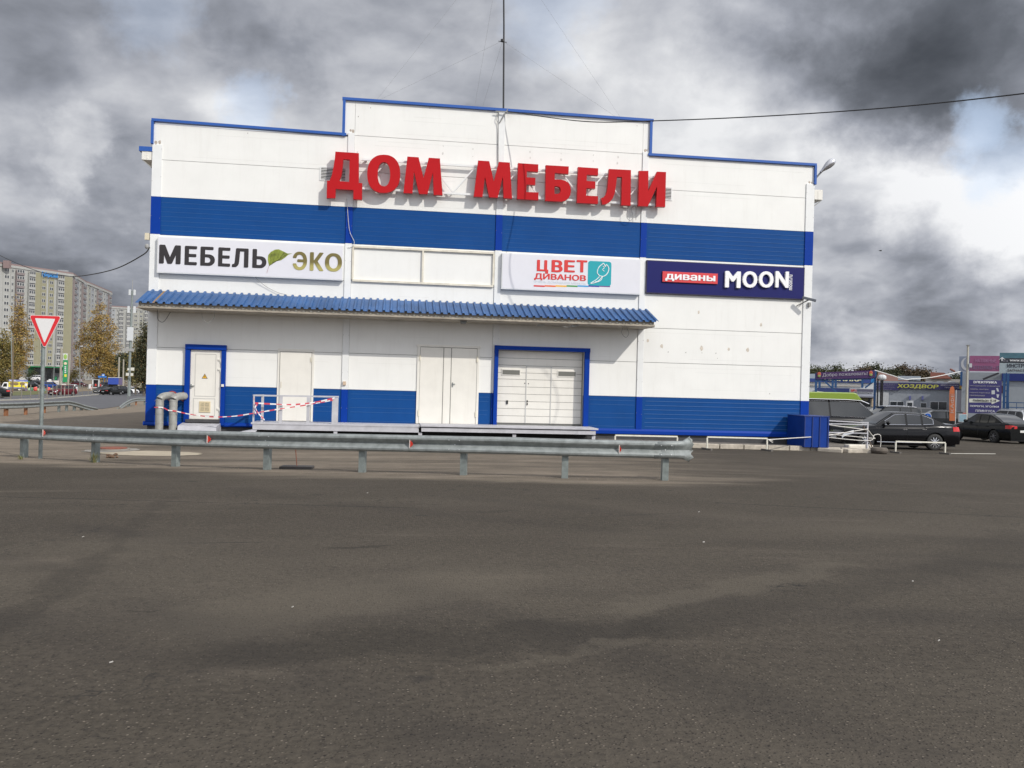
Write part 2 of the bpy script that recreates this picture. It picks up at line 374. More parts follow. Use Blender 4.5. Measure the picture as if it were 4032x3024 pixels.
# ---------------------------------------------------------------- ground
def ground_material():
    m = bpy.data.materials.new('asphalt_ground'); m.use_nodes = True; nt = m.node_tree; N = nt.nodes; L = nt.links; b = N['Principled BSDF']
    b.inputs['Roughness'].default_value = .95; b.inputs['Specular IOR Level'].default_value = .12
    tc = N.new('ShaderNodeTexCoord'); co = tc.outputs['Object']
    def noise(sc, det=6, rough=.6, vec=None, dist=0):
        n = N.new('ShaderNodeTexNoise'); n.inputs['Scale'].default_value = sc; n.inputs['Detail'].default_value = det; n.inputs['Roughness'].default_value = rough; n.inputs['Distortion'].default_value = dist
        L.new(vec or co, n.inputs['Vector']); return n.outputs[0]
    def mr(a, i0, i1, o0, o1, smooth=False):
        n = N.new('ShaderNodeMapRange'); L.new(a, n.inputs[0])
        for k, v in zip((1, 2, 3, 4), (i0, i1, o0, o1)): n.inputs[k].default_value = v
        if smooth: n.interpolation_type = 'SMOOTHSTEP'
        return n.outputs[0]
    def mth(op, a, b_):
        n = N.new('ShaderNodeMath'); n.operation = op
        for i, v in enumerate((a, b_)):
            if hasattr(v, 'links'): L.new(v, n.inputs[i])
            else: n.inputs[i].default_value = v
        return n.outputs[0]
    def mix(f, a, b_):
        n = N.new('ShaderNodeMix'); n.data_type = 'RGBA'
        if hasattr(f, 'links'): L.new(f, n.inputs[0])
        else: n.inputs[0].default_value = f
        for i, v in ((6, a), (7, b_)):
            if hasattr(v, 'links'): L.new(v, n.inputs[i])
            else: n.inputs[i].default_value = (*v, 1)
        return n.outputs[2]
    att = N.new('ShaderNodeAttribute'); att.attribute_name = 'dust'
    mp = N.new('ShaderNodeMapping'); mp.inputs['Scale'].default_value = (.22, 1.0, 1); mp.inputs['Rotation'].default_value = (0, 0, radians(16)); L.new(co, mp.inputs[0])
    broad = noise(.42, 6, .6, mp.outputs[0], .5)            # long drifts left by tyres
    patch = noise(.7, 5, .55); grain = noise(70, 3, .7); grit = noise(24, 4, .75); spk = N.new('ShaderNodeTexVoronoi'); spk.inputs['Scale'].default_value = 42; L.new(co, spk.inputs['Vector'])
    base = mix(mr(broad, .34, .66, 0, 1, True), (.054, .0465, .0370), (.082, .0710, .0560))
    big = noise(.16, 4, .55, None, .6); base = mix(mr(big, .40, .62, 0, .75, True), base, (.046, .0400, .0315))
    base = mix(mr(patch, .35, .7, 0, .55), base, (.066, .0565, .046))
    base = mix(mr(grit, .42, .70, 0, .45), base, (.105, .090, .072))
    base = mix(mr(grit, .50, .30, 0, .55), base, (.036, .032, .029))
    stones = mr(spk.outputs['Distance'], .16, .36, 1, 0)
    sel = N.new('ShaderNodeSeparateColor'); L.new(spk.outputs['Color'], sel.inputs[0])
    base = mix(mth('MULTIPLY', stones, mr(sel.outputs[0], .55, .95, 0, .75)), base, (.21, .18, .145))
    base = mix(mth('MULTIPLY', stones, mr(sel.outputs[1], .60, .95, 0, .8)), base, (.022, .02, .02))
    # sparse oil spots and old cracks
    sp = N.new('ShaderNodeTexVoronoi'); sp.inputs['Scale'].default_value = .9; sp.inputs['Randomness'].default_value = 1
    wv = N.new('ShaderNodeVectorMath'); wv.operation = 'ADD'; L.new(co, wv.inputs[0]); nz = N.new('ShaderNodeTexNoise'); nz.inputs['Scale'].default_value = 5; L.new(co, nz.inputs['Vector'])
    wv2 = N.new('ShaderNodeVectorMath'); wv2.operation = 'SCALE'; L.new(nz.outputs['Color'], wv2.inputs[0]); wv2.inputs['Scale'].default_value = .25; L.new(wv2.outputs[0], wv.inputs[1]); L.new(wv.outputs[0], sp.inputs['Vector'])
    base = mix(mr(sp.outputs['Distance'], .03, .10, .55, 0, True), base, (.028, .026, .025))
    ck = N.new('ShaderNodeTexVoronoi'); ck.feature = 'DISTANCE_TO_EDGE'; ck.inputs['Scale'].default_value = .16; 
    wv3 = N.new('ShaderNodeVectorMath'); wv3.operation = 'SCALE'; L.new(nz.outputs['Color'], wv3.inputs[0]); wv3.inputs['Scale'].default_value = .9
    wv4 = N.new('ShaderNodeVectorMath'); wv4.operation = 'ADD'; L.new(co, wv4.inputs[0]); L.new(wv3.outputs[0], wv4.inputs[1]); L.new(wv4.outputs[0], ck.inputs['Vector'])
    crk = mth('MULTIPLY', mr(ck.outputs['Distance'], .0012, .004, 1, 0), mr(noise(.5, 3), .50, .60, 0, .8))
    base = mix(crk, base, (.03, .028, .026))
    # arcs polished and darkened by turning tyres: rings about points far off to the side
    def ring(cx, cy, R, w, amt):
        v = N.new('ShaderNodeVectorMath'); v.operation = 'DISTANCE'; cxy = N.new('ShaderNodeVectorMath'); cxy.operation = 'MULTIPLY'; L.new(co, cxy.inputs[0]); cxy.inputs[1].default_value = (1, 1, 0)
        L.new(cxy.outputs[0], v.inputs[0]); v.inputs[1].default_value = (cx, cy, 0)
        dd = mth('ABSOLUTE', mth('SUBTRACT', v.outputs['Value'], R), 0); dd = mth('ADD', dd, mr(noise(1.3, 5, .6), .3, .7, -w * .5, w * .5))
        return mth('MULTIPLY', mr(dd, w * .1, w * 1.3, amt * .6, 0, True), mr(noise(.35, 3), .40, .56, .15, 1, True))
    for cx, cy, R, w, amt in ((-6, -34, 16.6, .30, .55), (-6, -34, 18.2, .30, .50), (-2, -36, 13.2, .28, .45), (-2, -36, 14.7, .28, .40), (22, -2, 19.5, .3, .42), (22, -2, 21.1, .3, .38), (10, 8, 31.6, .26, .4), (10, 8, 29.9, .26, .35), (3, -48, 26, .25, .4)):
        base = mix(ring(cx, cy, R, w, amt), base, (.036, .032, .029))
    # a few straight tar seams and one repaired patch
    def line(ax, ay, ang, l0, l1, w, amt):
        mp2 = N.new('ShaderNodeMapping'); mp2.vector_type = 'TEXTURE'; mp2.inputs['Location'].default_value = (ax, ay, 0); mp2.inputs['Rotation'].default_value = (0, 0, radians(ang)); L.new(wv4s.outputs[0], mp2.inputs[0])
        s_ = N.new('ShaderNodeSeparateXYZ'); L.new(mp2.outputs[0], s_.inputs[0]); f = mr(mth('ABSOLUTE', s_.outputs[1], 0), w * .6, w, amt, 0)
        return mth('MULTIPLY', f, mth('MULTIPLY', mr(s_.outputs[0], l0, l0 + .5, 0, 1), mr(s_.outputs[0], l1 - .5, l1, 1, 0)))
    sm = N.new('ShaderNodeVectorMath'); sm.operation = 'SCALE'; L.new(nz.outputs['Color'], sm.inputs[0]); sm.inputs['Scale'].default_value = .12
    wv4s = N.new('ShaderNodeVectorMath'); wv4s.operation = 'ADD'; L.new(co, wv4s.inputs[0]); L.new(sm.outputs[0], wv4s.inputs[1])
    for a in ((0, -15.6, -14, -6, 9, .035, .75), (5.9, -20.35, 1.5, 0, 1.25, .025, .8), (14.2, -17.2, -12, -1.5, 14, .05, .6), (-6, -13.8, -8, 0, 9, .03, .6), (12.2, -22.4, -3, 0, .7, .03, .7), (2.3, -22.5, 62, -1, 2.2, .02, .5), (9.5, -19, 20, 0, 3, .02, .5)):
        base = mix(line(*a), base, (.030, .027, .025))
    # worn and oiled patches that long use has left on this road
    wob3 = N.new('ShaderNodeVectorMath'); wob3.operation = 'SCALE'; nz3 = N.new('ShaderNodeTexNoise'); nz3.inputs['Scale'].default_value = 1.6; nz3.inputs['Detail'].default_value = 6; nz3.inputs['Roughness'].default_value = .65; L.new(co, nz3.inputs['Vector']); L.new(nz3.outputs['Color'], wob3.inputs[0]); wob3.inputs['Scale'].default_value = .9
    wco = N.new('ShaderNodeVectorMath'); wco.operation = 'ADD'; L.new(co, wco.inputs[0]); L.new(wob3.outputs[0], wco.inputs[1])
    wco2 = N.new('ShaderNodeVectorMath'); wco2.operation = 'SUBTRACT'; L.new(wco.outputs[0], wco2.inputs[0]); wco2.inputs[1].default_value = (.45, .45, .45)
    def stroke(ax, ay, bx, by, w, amt, colr):
        nonlocal base
        Ls = math.hypot(bx - ax, by - ay); mp2 = N.new('ShaderNodeMapping'); mp2.vector_type = 'TEXTURE'; mp2.inputs['Location'].default_value = (ax, ay, 0); mp2.inputs['Rotation'].default_value = (0, 0, math.atan2(by - ay, bx - ax)); L.new(wco2.outputs[0], mp2.inputs[0])
        s_ = N.new('ShaderNodeSeparateXYZ'); L.new(mp2.outputs[0], s_.inputs[0])
        f = mth('MULTIPLY', mr(mth('ABSOLUTE', s_.outputs[1], 0), w * .35, w, amt, 0, True), mth('MULTIPLY', mr(s_.outputs[0], -w, w * .3, 0, 1, True), mr(s_.outputs[0], Ls - w * .3, Ls + w, 1, 0, True)))
        base = mix(mth('MULTIPLY', f, .68), base, colr)
    DK, LT = (.030, .027, .0235), (.115, .100, .078)
    for q in ((6.9, -23.4, 8.9, -22.2, .75, .50, LT), (9.7, -23.35, 12.4, -21.6, .26, .50, LT), (4.4, -22.6, 6.0, -20.0, .8, .22, LT), (10.5, -20.2, 14.5, -19.4, .7, .22, LT), (7.1, -24.15, 9.7, -23.85, .38, .62, DK), (9.7, -23.9, 13.2, -21.9, .42, .45, DK), (13.2, -22.0, 16, -19.6, .5, .35, DK),
              (5.75, -24.2, 5.5, -21.15, .17, .5, DK), (5.5, -21.15, 4.9, -16.5, .16, .35, DK), (4.6, -23.6, 4.3, -20.4, .17, .4, DK), (7.45, -20.82, 8.0, -20.74, .09, .8, DK), (9.0, -18.2, 9.6, -18.1, .12, .5, DK), (6.0, -17.6, 8.4, -17.5, .22, .25, DK), (8.55, -24.52, 9.6, -24.12, .09, .4, LT), (12.4, -23.6, 12.75, -23.55, .04, .7, DK), (6.3, -23.15, 6.5, -23.13, .03, .8, DK)):
        stroke(*q)
    dustc = mix(mr(noise(1.6, 6, .65), .3, .7, 0, 1), (.260, .215, .165), (.175, .148, .118))
    dustc = mix(mr(grit, .42, .7, 0, .3), dustc, (.26, .225, .18)); dustc = mix(mr(grain, .55, .35, 0, .3), dustc, (.09, .08, .07))
    df = mth('ADD', att.outputs['Fac'], mr(noise(1.1, 6, .7, mp.outputs[0]), .3, .7, -.30, .30)); df = mr(df, .05, 1.0, 0, 1, True)
    L.new(mix(df, base, dustc), b.inputs['Base Color'])
    bp = N.new('ShaderNodeBump'); bp.inputs['Strength'].default_value = .75; bp.inputs['Distance'].default_value = .012
    h = mth('ADD', mth('MULTIPLY', stones, .6), mth('MULTIPLY', grit, 1.0)); L.new(h, bp.inputs['Height']); L.new(bp.outputs[0], b.inputs['Normal'])
    return m
def build_ground():
    us = [-30 + .5 * i for i in range(121)]; g = 30.0
    while g < 4200: g *= 1.35; us = [-g] + us + [g]
    ds = [-400, -150, -60, -20, -8] + [.5 * i for i in range(125)] + [65 + 5 * i for i in range(48)]
    ds = sorted(set(ds + [140, 190, 240, 300])); g = 310.0
    while g < 6000: g *= 1.4; ds.append(g)
    edge = [(-40, 6), (-20, -3), (-6, -7.8), (-.02, -10.27), (1.87, -11.39), (3.68, -12.09), (5.56, -13.0), (7.88, -13.85), (12.0, -14.7), (14.5, -14.4), (17, -12.2), (22, -8), (60, 4)]
    def dustf(X, Y):
        y = edge[0][1]
        for (a, ya), (b, yb) in zip(edge, edge[1:]):
            if a <= X <= b: y = ya + (yb - ya) * (X - a) / (b - a)
        if X < -40: y = 14
        if X > 60: y = 4
        s = (Y - y + .6) / 1.3; s = max(0, min(1, s))
        k = 1.0
        if X > 13: k = max(.12, 1 - (X - 13) / 5.5)
        near = max(0, 1 - abs(Y - y - .3) / 1.4) * .25
        return s * k * (.52 + near + .45 * max(0, min(1, (2 - X) / 8)))
    vs = []; at_ = []
    for d in ds:
        for u in us: p = UD(u, d); vs.append(p); at_.append(dustf(p.x, p.y))
    n = len(us); fs = [(i * n + k, i * n + k + 1, (i + 1) * n + k + 1, (i + 1) * n + k) for i in range(len(ds) - 1) for k in range(n - 1)]
    mb = MB().add(vs, fs); o = mb.build('ground', ground_material(), smooth=60)
    a = o.data.attributes.new('dust', 'FLOAT', 'POINT'); a.data.foreach_set('value', at_); struct(o)
build_ground()

def ribbon(name, A, B, n, m_, mt, dz=.02):
    def samp(P, t):
        t *= len(P) - 1; i = min(int(t), len(P) - 2); f = t - i; return P[i] * (1 - f) + P[i + 1] * f
    rows = []
    for i in range(n + 1):
        a = samp(A, i / n); b = samp(B, i / n); r = []
        for k in range(m_ + 1):
            p = a * (1 - k / m_) + b * (k / m_); r.append((p.x, p.y, G(p.x, p.y) + dz))
        rows.append(r)
    return MB().grid(rows).build(name, mt)
SC = lambda x, y: spot(x, y)
asph2 = mat('highway_asphalt', (.085, .085, .092), .85, var=.15, vscale=.3)
grass_m = mat('verge_grass', (.10, .105, .035), .95, var=.4, vscale=1.2, bump=.8, bscale=6)
dirt_m = mat('verge_dirt', (.17, .13, .08), .95, var=.3, vscale=.6)
kerb_m = mat('kerb_stone', (.38, .36, .31), .9, var=.15)
struct(ribbon('road', [SC(x, y) for x, y in ((-260, 1612), (0, 1597), (120, 1591), (235, 1584), (330, 1600), (400, 1611), (470, 1600), (520, 1578), (680, 1576))],
              [SC(x, y) for x, y in ((-260, 1584), (0, 1579), (100, 1576), (200, 1571.5), (260, 1566), (330, 1560), (400, 1553), (480, 1548), (680, 1546))], 60, 8, asph2))
struct(ribbon('road_far_lane', [SC(x, y) for x, y in ((-260, 1583), (0, 1578.5), (100, 1575.5), (200, 1571), (260, 1565.5), (330, 1559.5), (400, 1552.6))],
              [SC(x, y) for x, y in ((-260, 1566), (0, 1561), (100, 1557), (200, 1549), (260, 1546), (330, 1541), (400, 1540))], 60, 5, asph2, .03))
struct(ribbon('grass_verge', [SC(x, y) for x, y in ((-260, 1565.5), (0, 1560.6), (100, 1556.6), (200, 1548.6))],
              [SC(x, y) for x, y in ((-260, 1547), (0, 1543), (100, 1541), (200, 1539))], 40, 5, grass_m, .03))
struct(ribbon('dirt_verge', [SC(x, y) for x, y in ((200, 1548.4), (260, 1545.6), (330, 1540.6), (400, 1539.5))],
              [SC(x, y) for x, y in ((200, 1530), (260, 1528), (330, 1527), (400, 1526))], 30, 4, dirt_m, .03))
k = MB(); P_ = [SC(x, y) for x, y in ((-260, 1584), (0, 1579), (100, 1576), (200, 1571.5), (260, 1566), (330, 1560), (400, 1553.5))]
for a, b in zip(P_, P_[1:]):
    a = a + Vector((0, 0, .07)); b = b + Vector((0, 0, .07)); k.bar(a, b, .25, .16)
tag(k.build('median_kerb', kerb_m), 'long pale kerb along the middle of the highway', 'kerb')

# ---------------------------------------------------------------- the store
W_ = 23.0
ZB = [.06, 1.27, 2.50, 3.72, 4.94, 6.19, 7.43, 8.65, 9.86, 11.09]
store = thing('furniture_store', 'large white metal panel store building with two blue bands and stepped parapet', 'building', (0, 0, -.45))
def wp(name, mb, mats, parent=store, **k): return mb.build(name, mats, parent, world=True, **k) if parent in (store,) else mb.build(name, mats, parent, world=True, **k)
bays = [(.02, 6.28), (6.5, 11.37), (11.60, 16.53), (16.75, 22.98)]
OPEN = (11.575, 14.615, .15, 2.78)
def panel(b, x0, x1, z0, z1, ya=0.0, yb=.06):
    ox0, ox1, oz0, oz1 = OPEN
    if x1 <= ox0 or x0 >= ox1 or z1 <= oz0 or z0 >= oz1: b.box((x0, ya, z0), (x1, yb, z1)); return
    if x0 < ox0: b.box((x0, ya, z0), (ox0, yb, z1))
    if x1 > ox1: b.box((ox1, ya, z0), (x1, yb, z1))
    a, c = max(x0, ox0), min(x1, ox1)
    if z0 < oz0: b.box((a, ya, z0), (c, yb, oz0))
    if z1 > oz1: b.box((a, ya, oz1), (c, yb, z1))
# backing body and side walls
b = MB(); b.box((.03, .40, .05), (W_ - .03, 34, 9.75)); panel(b, .03, W_ - .03, .05, 9.75, .0605, .39); b.box((6.15, .06, 9.75), (16.8, .35, 11.0)); wp('wall', b, seam)
b = MB(); 
for x0, x1 in ((-.02, .02), (W_ - .02, W_ + .02)):
    for i in range(8):
        if i in (0, 5): continue
        b.box((x0, .085, ZB[i] + .006), (x1, 34.02, ZB[i + 1] - .006 if i < 7 else 9.0))
b.box((0, 34.0, .06), (W_, 34.04, 9.0)); wp('wall', b, white)
b = MB()
for x0, x1 in ((-.02, .02), (W_ - .02, W_ + .02)):
    for i in (0, 5): b.box((x0, .085, ZB[i] + .006), (x1, 34.02, ZB[i + 1] - .006))
wp('side_band', b, blue)
b = MB()
for bi, (x0, x1) in enumerate(bays):
    for i in range(9):
        z0, z1 = ZB[i] + .007, ZB[i + 1] - .007
        if i in (0, 5): continue
        if i == 7: z1 = 9.80
        if i == 8:
            if bi in (0, 3): continue
        if i == 7 and bi in (1, 2): z1 = ZB[8] - .007
        panel(b, x0 + .004, x1 - .004, z0, z1)
# end strips of the raised middle and of the outer parapets
b.box((6.12, 0, 9.867), (6.496, .06, 11.05)); b.box((11.374, 0, 9.867), (11.596, .06, 11.05)); b.box((16.534, 0, 9.867), (16.82, .06, 11.05))
b.box((6.284, 0, 1.28), (6.496, .06, 9.855)); panel(b, 11.374, 11.57, 1.28, 9.855); b.box((11.57, .001, 2.79), (11.596, .06, 9.855)); b.box((16.534, 0, 1.28), (16.746, .06, 9.80))
wp('facade', b, white)
b = MB()
for x0, x1 in bays:
    for i in (0, 5): panel(b, x0 + .004, x1 - .004, ZB[i] + .004, ZB[i + 1] - .004, -.001)
wp('blue_band', b, blue)
# horizontal ribs pressed into the blue panels
b = MB()
for bi, (x0, x1) in enumerate(bays):
    for i in (0, 5):
        b = MB()
        for kk in range(1, 8):
            zz = ZB[i] + kk * .152
            hgt = .006 if bi < 3 else .009
            if bi < 3 and i == 0 and kk in (2, 5): continue
            if bi == 2 and i == 0:
                b.prism([(-.001, zz - hgt), (-.001 - hgt * .9, zz - hgt * .2), (-.001, zz + hgt)], 'x', 14.85, x1 - .05); continue
            b.prism([(-.001, zz - hgt), (-.001 - hgt * .9, zz - hgt * .2), (-.001, zz + hgt)], 'x', x0 + .05 + random.random() * .1, x1 - .05 - random.random() * .1)
        wp('panel_rib', b, mat('blue_rib_glint', (.018, .085, .25), .45) if bi < 3 else mat('blue_rib_highlight', (.018, .085, .25), .5))  # ribs lighter than the panels: their edge highlights are put into the colour
b = MB()
for bi, (x0, x1) in enumerate(bays):
    for i in (1, 2, 3, 4, 6, 7, 8):
        if i == 8 and bi in (0, 3): continue
        for kk in range(1, 8):
            zz = ZB[i] + kk * .152
            if zz > 9.7 and bi in (0, 3): continue
            if random.random() < .72: continue
            if bi == 2 and i == 1: continue
            xa = x0 + random.random() * 2; xb = x1 - random.random() * 3
            b.box((xa, -.0015, zz - .002), (xb, 0, zz + .002))
wp('panel_groove', b, mat('groove_grey', (.60, .60, .57), .7))
# pilaster flashings
for (x0, x1, top) in ((0.0, .31, 9.13), (6.28, 6.50, 9.93), (11.37, 11.60, 11.02), (16.53, 16.75, 9.93), (22.68, 23.0, 9.16)):
    o = wp('pilaster', MB().box((x0, -.035, 1.27 if abs(x0 - 11.37) > .01 else 2.93), (x1, 0, 6.20)).box((x0, -.035, 7.43), (x1, 0, top)), white_p, bevel=.006)
    o = wp('pilaster_blue', MB().box((x0, -.036, .07), (x1 if abs(x0 - 11.37) > .01 else 11.43, 0, 1.268)).box((x0, -.036, 6.202), (x1, 0, 7.428)), blue_p, bevel=.006)
b = MB()
for x0, x1 in ((6.28, 6.50), (11.37, 11.60), (16.53, 16.75), (22.68, 23.0), (0, .31)):
    for z in (.7, 1.9, 2.6, 3.2, 5.6, 6.8, 8.0, 8.9):
        for x in (x0 + .02, x1 - .02): b.ball((x + random.uniform(-.004, .004), -.04, z + random.uniform(-.1, .1)), .009, 6)
wp('screw', b, seam)
# roof trim: blue caps
b = MB()
def cap(a, c, w=.10):
    b.bar((a[0], .02, a[1]), (c[0], .02, c[1]), .20, w, up=(0, 0, 1))
cap((-.04, 9.93), (6.22, 9.86), .085); cap((6.06, 11.06), (16.88, 11.06), .09); cap((16.72, 9.85), (23.04, 9.87), .085)
b.box((6.08, -.075, 9.80), (6.17, .12, 11.02)); b.box((16.76, -.075, 9.80), (16.85, .12, 11.02)); b.box((-.05, -.075, 9.15), (.03, .10, 9.90)); b.box((22.97, -.075, 9.15), (23.05, .10, 9.83))
wp('roof_trim', b, blue_cap)
wp('roof', MB().box((.3, .37, 9.0), (W_ - .3, 33.9, 9.3)), mat('roof_felt', (.08, .08, .09), .9))
# soot under the parapet corners
# base flashing
b = MB(); b.prism([(0.0, .07), (-.05, .05), (-.07, -.03), (-.05, -.07), (.05, -.07), (.05, .07)], 'x', -.06, 3.5)
b.prism([(0.0, .13), (-.03, .13), (-.06, .06), (-.06, -.05), (.05, -.07), (.05, .13)], 'x', 14.9, 23.04); wp('base_flashing', b, blue_p)
wp('plinth', MB().box((.05, .04, -1.0), (W_ - .05, 33.9, .05)), plinth_m)
# gutters that stick out at both eaves
for sx in (-1, 1):
    X = 0 if sx < 0 else W_
    b = MB(); xs = sorted((X + sx * .02, X + sx * .33))
    b.box((xs[0], .02, 8.62), (xs[1], 33, 8.64)); b.box((xs[0], .0, 8.62), (xs[1], .03, 8.98)); xo = X + sx * .32
    b.box((min(xo, xo + sx * .02), .03, 8.62), (max(xo, xo + sx * .02), 33, 8.95)); b.box((X + sx * .16 - .012, -.01, 8.66), (X + sx * .16 + .012, 0, 8.93))
    g = wp('gutter', b, door_white)
    b = MB(); b.bar((X + sx * .3, .03, 8.6), (X + sx * .02, .03, 8.38), .03); wp('gutter_bracket', b, seam)
wp('gutter_cover', MB().box((-.42, -.02, 8.90), (0.0, 3, 9.05)), blue_cap)
# vents
for x0, x1 in ((5.38, 6.26), (16.78, 17.65)):
    v = wp('vent_grille', MB().box((x0, -.02, 8.27), (x1, 0, 8.31)).box((x0, -.02, 8.71), (x1, 0, 8.75)).box((x0, -.02, 8.31), (x0 + .04, 0, 8.71)).box((x1 - .04, -.02, 8.31), (x1, 0, 8.71)), white_p)
    s_ = MB(); s_.box((x0 + .04, -.004, 8.31), (x1 - .04, -.001, 8.71)); s_.build('backing', dark, v, world=False) if False else wp('vent_backing', s_, dark)
    s_ = MB()
    for i in range(8): z = 8.325 + i * .05; s_.prism([(-.005, z + .016), (-.03, z), (-.03, z + .010), (-.005, z + .026)], 'x', x0 + .04, x1 - .04)
    wp('vent_slat', s_, white_p)
# the old sign frame (empty)
b = MB(); z0, z1 = 4.955, 6.10
for a, c in (((6.55, z0), (11.33, z0)), ((6.55, z1), (11.33, z1))): b.box((a[0], -.07, a[1] - .035), (c[0], -.001, c[1] + .035))
for x in (6.55, 8.9, 11.33): b.box((x - .03, -.068, z0 + .035), (x + .03, -.001, z1 - .035))
wp('empty_sign_frame', b, mat('cream_frame', (.66, .62, .52), .6, var=.15, streak=.3), whole=True)

# canopy
def build_canopy():
    x0, x1 = -.02, 16.86; zr, ze, D = 4.37, 3.86, 1.37; pitch = .2345; b = MB(); rows_t = []; n = int((x1 - x0) / pitch)
    pts = []
    for i in range(n + 1):
        x = x0 + i * pitch
        for dx, h in ((0, 0), (.115, 0), (.135, .055), (.195, .055), (.215, 0)):
            if x + dx <= x1: pts.append((x + dx, h))
    lap = {2: .004, 25: .004}
    rows = []
    for t in (0, .25, .5, .75, 1.0):
        y = -t * D - .03; z = zr + (ze - zr) * t
        rows.append([(x, y, z + h - .03 + random.uniform(-.002, .002)) for x, h in pts])
    b.grid(rows); back = [[(x, y, z - .006) for x, y, z in r] for r in rows]; b.grid([r[::-1] for r in back])
    # front edge faces
    b.grid([rows[-1], back[-1]])
    can = wp('canopy', b, roofblue, bevel=0)
    M = ROOTM[store.name].inverted()
    def sub(name, mb, m, **k):
        o = mb.build(name, m, store, world=True, **k); return o
    s = MB(); z = 3.70
    s.prism([(-.02, 3.66), (-1.26, 3.66), (-1.30, 3.68), (-1.30, 3.74), (-.02, 3.74)], 'x', x0 + .06, x1 - .12)
    sub('canopy_soffit', s, soffit_m)
    f = MB(); f.box((x0 + .08, -1.27, 3.74), (x1 - .14, -1.24, 3.86)); 
    f.prism([(-.0, 3.74), (-1.24, 3.74), (-1.24, 3.84), (-.0, 4.30)], 'x', x0 + .08, x0 + .11); f.prism([(-.0, 3.74), (-1.24, 3.74), (-1.24, 3.84), (-.0, 4.30)], 'x', x1 - .17, x1 - .14)
    sub('canopy_fascia', f, soffit_m)
    # pale profile of the lower sheet: little trapezium teeth under the eave
    w = MB(); i = 0; x = x0 + .16
    while x < x1 - .2:
        w.prism([(x, 3.742), (x + .09, 3.742), (x + .065, 3.778), (x + .025, 3.778)], 'y', -1.302, -1.272); x += pitch
    sub('canopy_tooth', w, mat('tooth_cream', (.62, .60, .50), .6, var=.15))
    r = MB()                                                      # rusty laps between two sheets
    for xx in (x0 + 2 * pitch + .02, x0 + 24.5 * pitch): r.add([(xx, -.035, zr - .024), (xx + .07, -.035, zr - .024), (xx + .09, -D - .028, ze - .024), (xx + .02, -D - .028, ze - .024)], [(0, 1, 2, 3)])
    sub('canopy_lap', r, mat('rust_lap', (.24, .15, .07), .8, var=.4, vscale=8))
    l = MB(); l.prism([(10.15, 3.655), (10.37, 3.655), (10.34, 3.56), (10.18, 3.56)], 'y', -1.15, -.95); sub('canopy_lamp', l, mat('lamp_grey', (.12, .12, .11), .5))
    l = MB(); l.bar((13.0, -1.0, 3.62), (12.75, -1.05, 3.60), .05, .05); l.bar((13.9, -1.15, 3.60), (14.15, -1.1, 3.64), .06, .06); l.tube([(13.9, -1.15, 3.6), (13.75, -1.18, 3.56), (13.6, -1.2, 3.58)], .01, 5); sub('canopy_lamp', l, seam)
build_canopy()

# doors
def wall_thing(): pass
d1 = MB().box((1.22, -.12, -.02), (1.38, -.002, 2.46)).box((2.37, -.12, -.02), (2.51, -.002, 2.46)).box((1.22, -.14, 2.46), (2.52, -.002, 2.63)); wp('door_frame', d1, blue_p, bevel=.008)
d = wp('door', MB().box((1.385, -.05, .17), (2.365, -.003, 2.455)), door_white, bevel=.006)
p = MB()
for a, c in (((1.53, .92), (2.2, 2.33)), ((1.50, .28), (2.2, .86))):
    p.box((a[0], -.056, a[1]), (c[0], -.0505, a[1] + .02)); p.box((a[0], -.056, c[1] - .02), (c[0], -.0505, c[1])); p.box((a[0], -.056, a[1] + .02), (a[0] + .02, -.0505, c[1] - .02)); p.box((c[0] - .02, -.056, a[1] + .02), (c[0], -.0505, c[1] - .02))
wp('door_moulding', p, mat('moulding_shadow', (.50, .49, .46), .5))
p = MB(); 
for z in (2.12, 1.80, .50): p.box((2.26, -.085, z), (2.34, -.0505, z + .05)); p.box((2.33, -.09, z - .06), (2.365, -.0505, z + .06))
wp('hinge', p, door_white)
wp('door_handle', MB().box((1.41, -.075, 1.18), (1.44, -.0505, 1.32)).box((1.42, -.10, 1.25), (1.53, -.076, 1.275)), galv)
p = MB().box((1.70, -.075, .40), (2.05, -.0505, .76), 0); p.box((1.74, -.078, .44), (1.865, -.0755, .57), 1).box((1.885, -.078, .44), (2.01, -.0755, .57), 1).box((1.74, -.078, .59), (1.865, -.0755, .72), 1).box((1.885, -.078, .59), (2.01, -.0755, .72), 1)
wp('door_vent', p, [mat('vent_cream', (.62, .52, .33), .6), mat('vent_mesh', (.42, .36, .24), .8, var=.3, vscale=30)])
p = MB(); p.prism([(1.75, 1.51), (1.94, 1.51), (1.845, 1.675)], 'y', -.055, -.0505, 0); p.prism([(1.775, 1.525), (1.915, 1.525), (1.845, 1.645)], 'y', -.058, -.0552, 1); p.prism([(1.85, 1.63), (1.825, 1.58), (1.845, 1.58), (1.835, 1.535), (1.868, 1.592), (1.847, 1.592)], 'y', -.060, -.0582, 0)
wp('warning_sticker', p, [mat('sticker_black', (.03, .025, .02), .5), mat('sticker_yellow', (.75, .42, .03), .5)])
wp('doorbell_box', MB().box((2.40, -.17, 1.26), (2.48, -.122, 1.34)), door_white)
wp('door_threshold', MB().box((1.30, -.2, .07), (2.38, -.003, .165)), plinth_m)
st = MB(); st.prism([(-.0, .06), (-.75, -.02), (-.85, -.45), (0, -.45)], 'x', 1.20, 2.40); st.prism([(-.1, -.30), (-1.0, -.32), (-1.05, -.55), (-.1, -.55)], 'x', 1.0, 2.42)
tag(st.build('entrance_step', greywhite), 'light grey painted step below the door with the warning triangle', 'step')
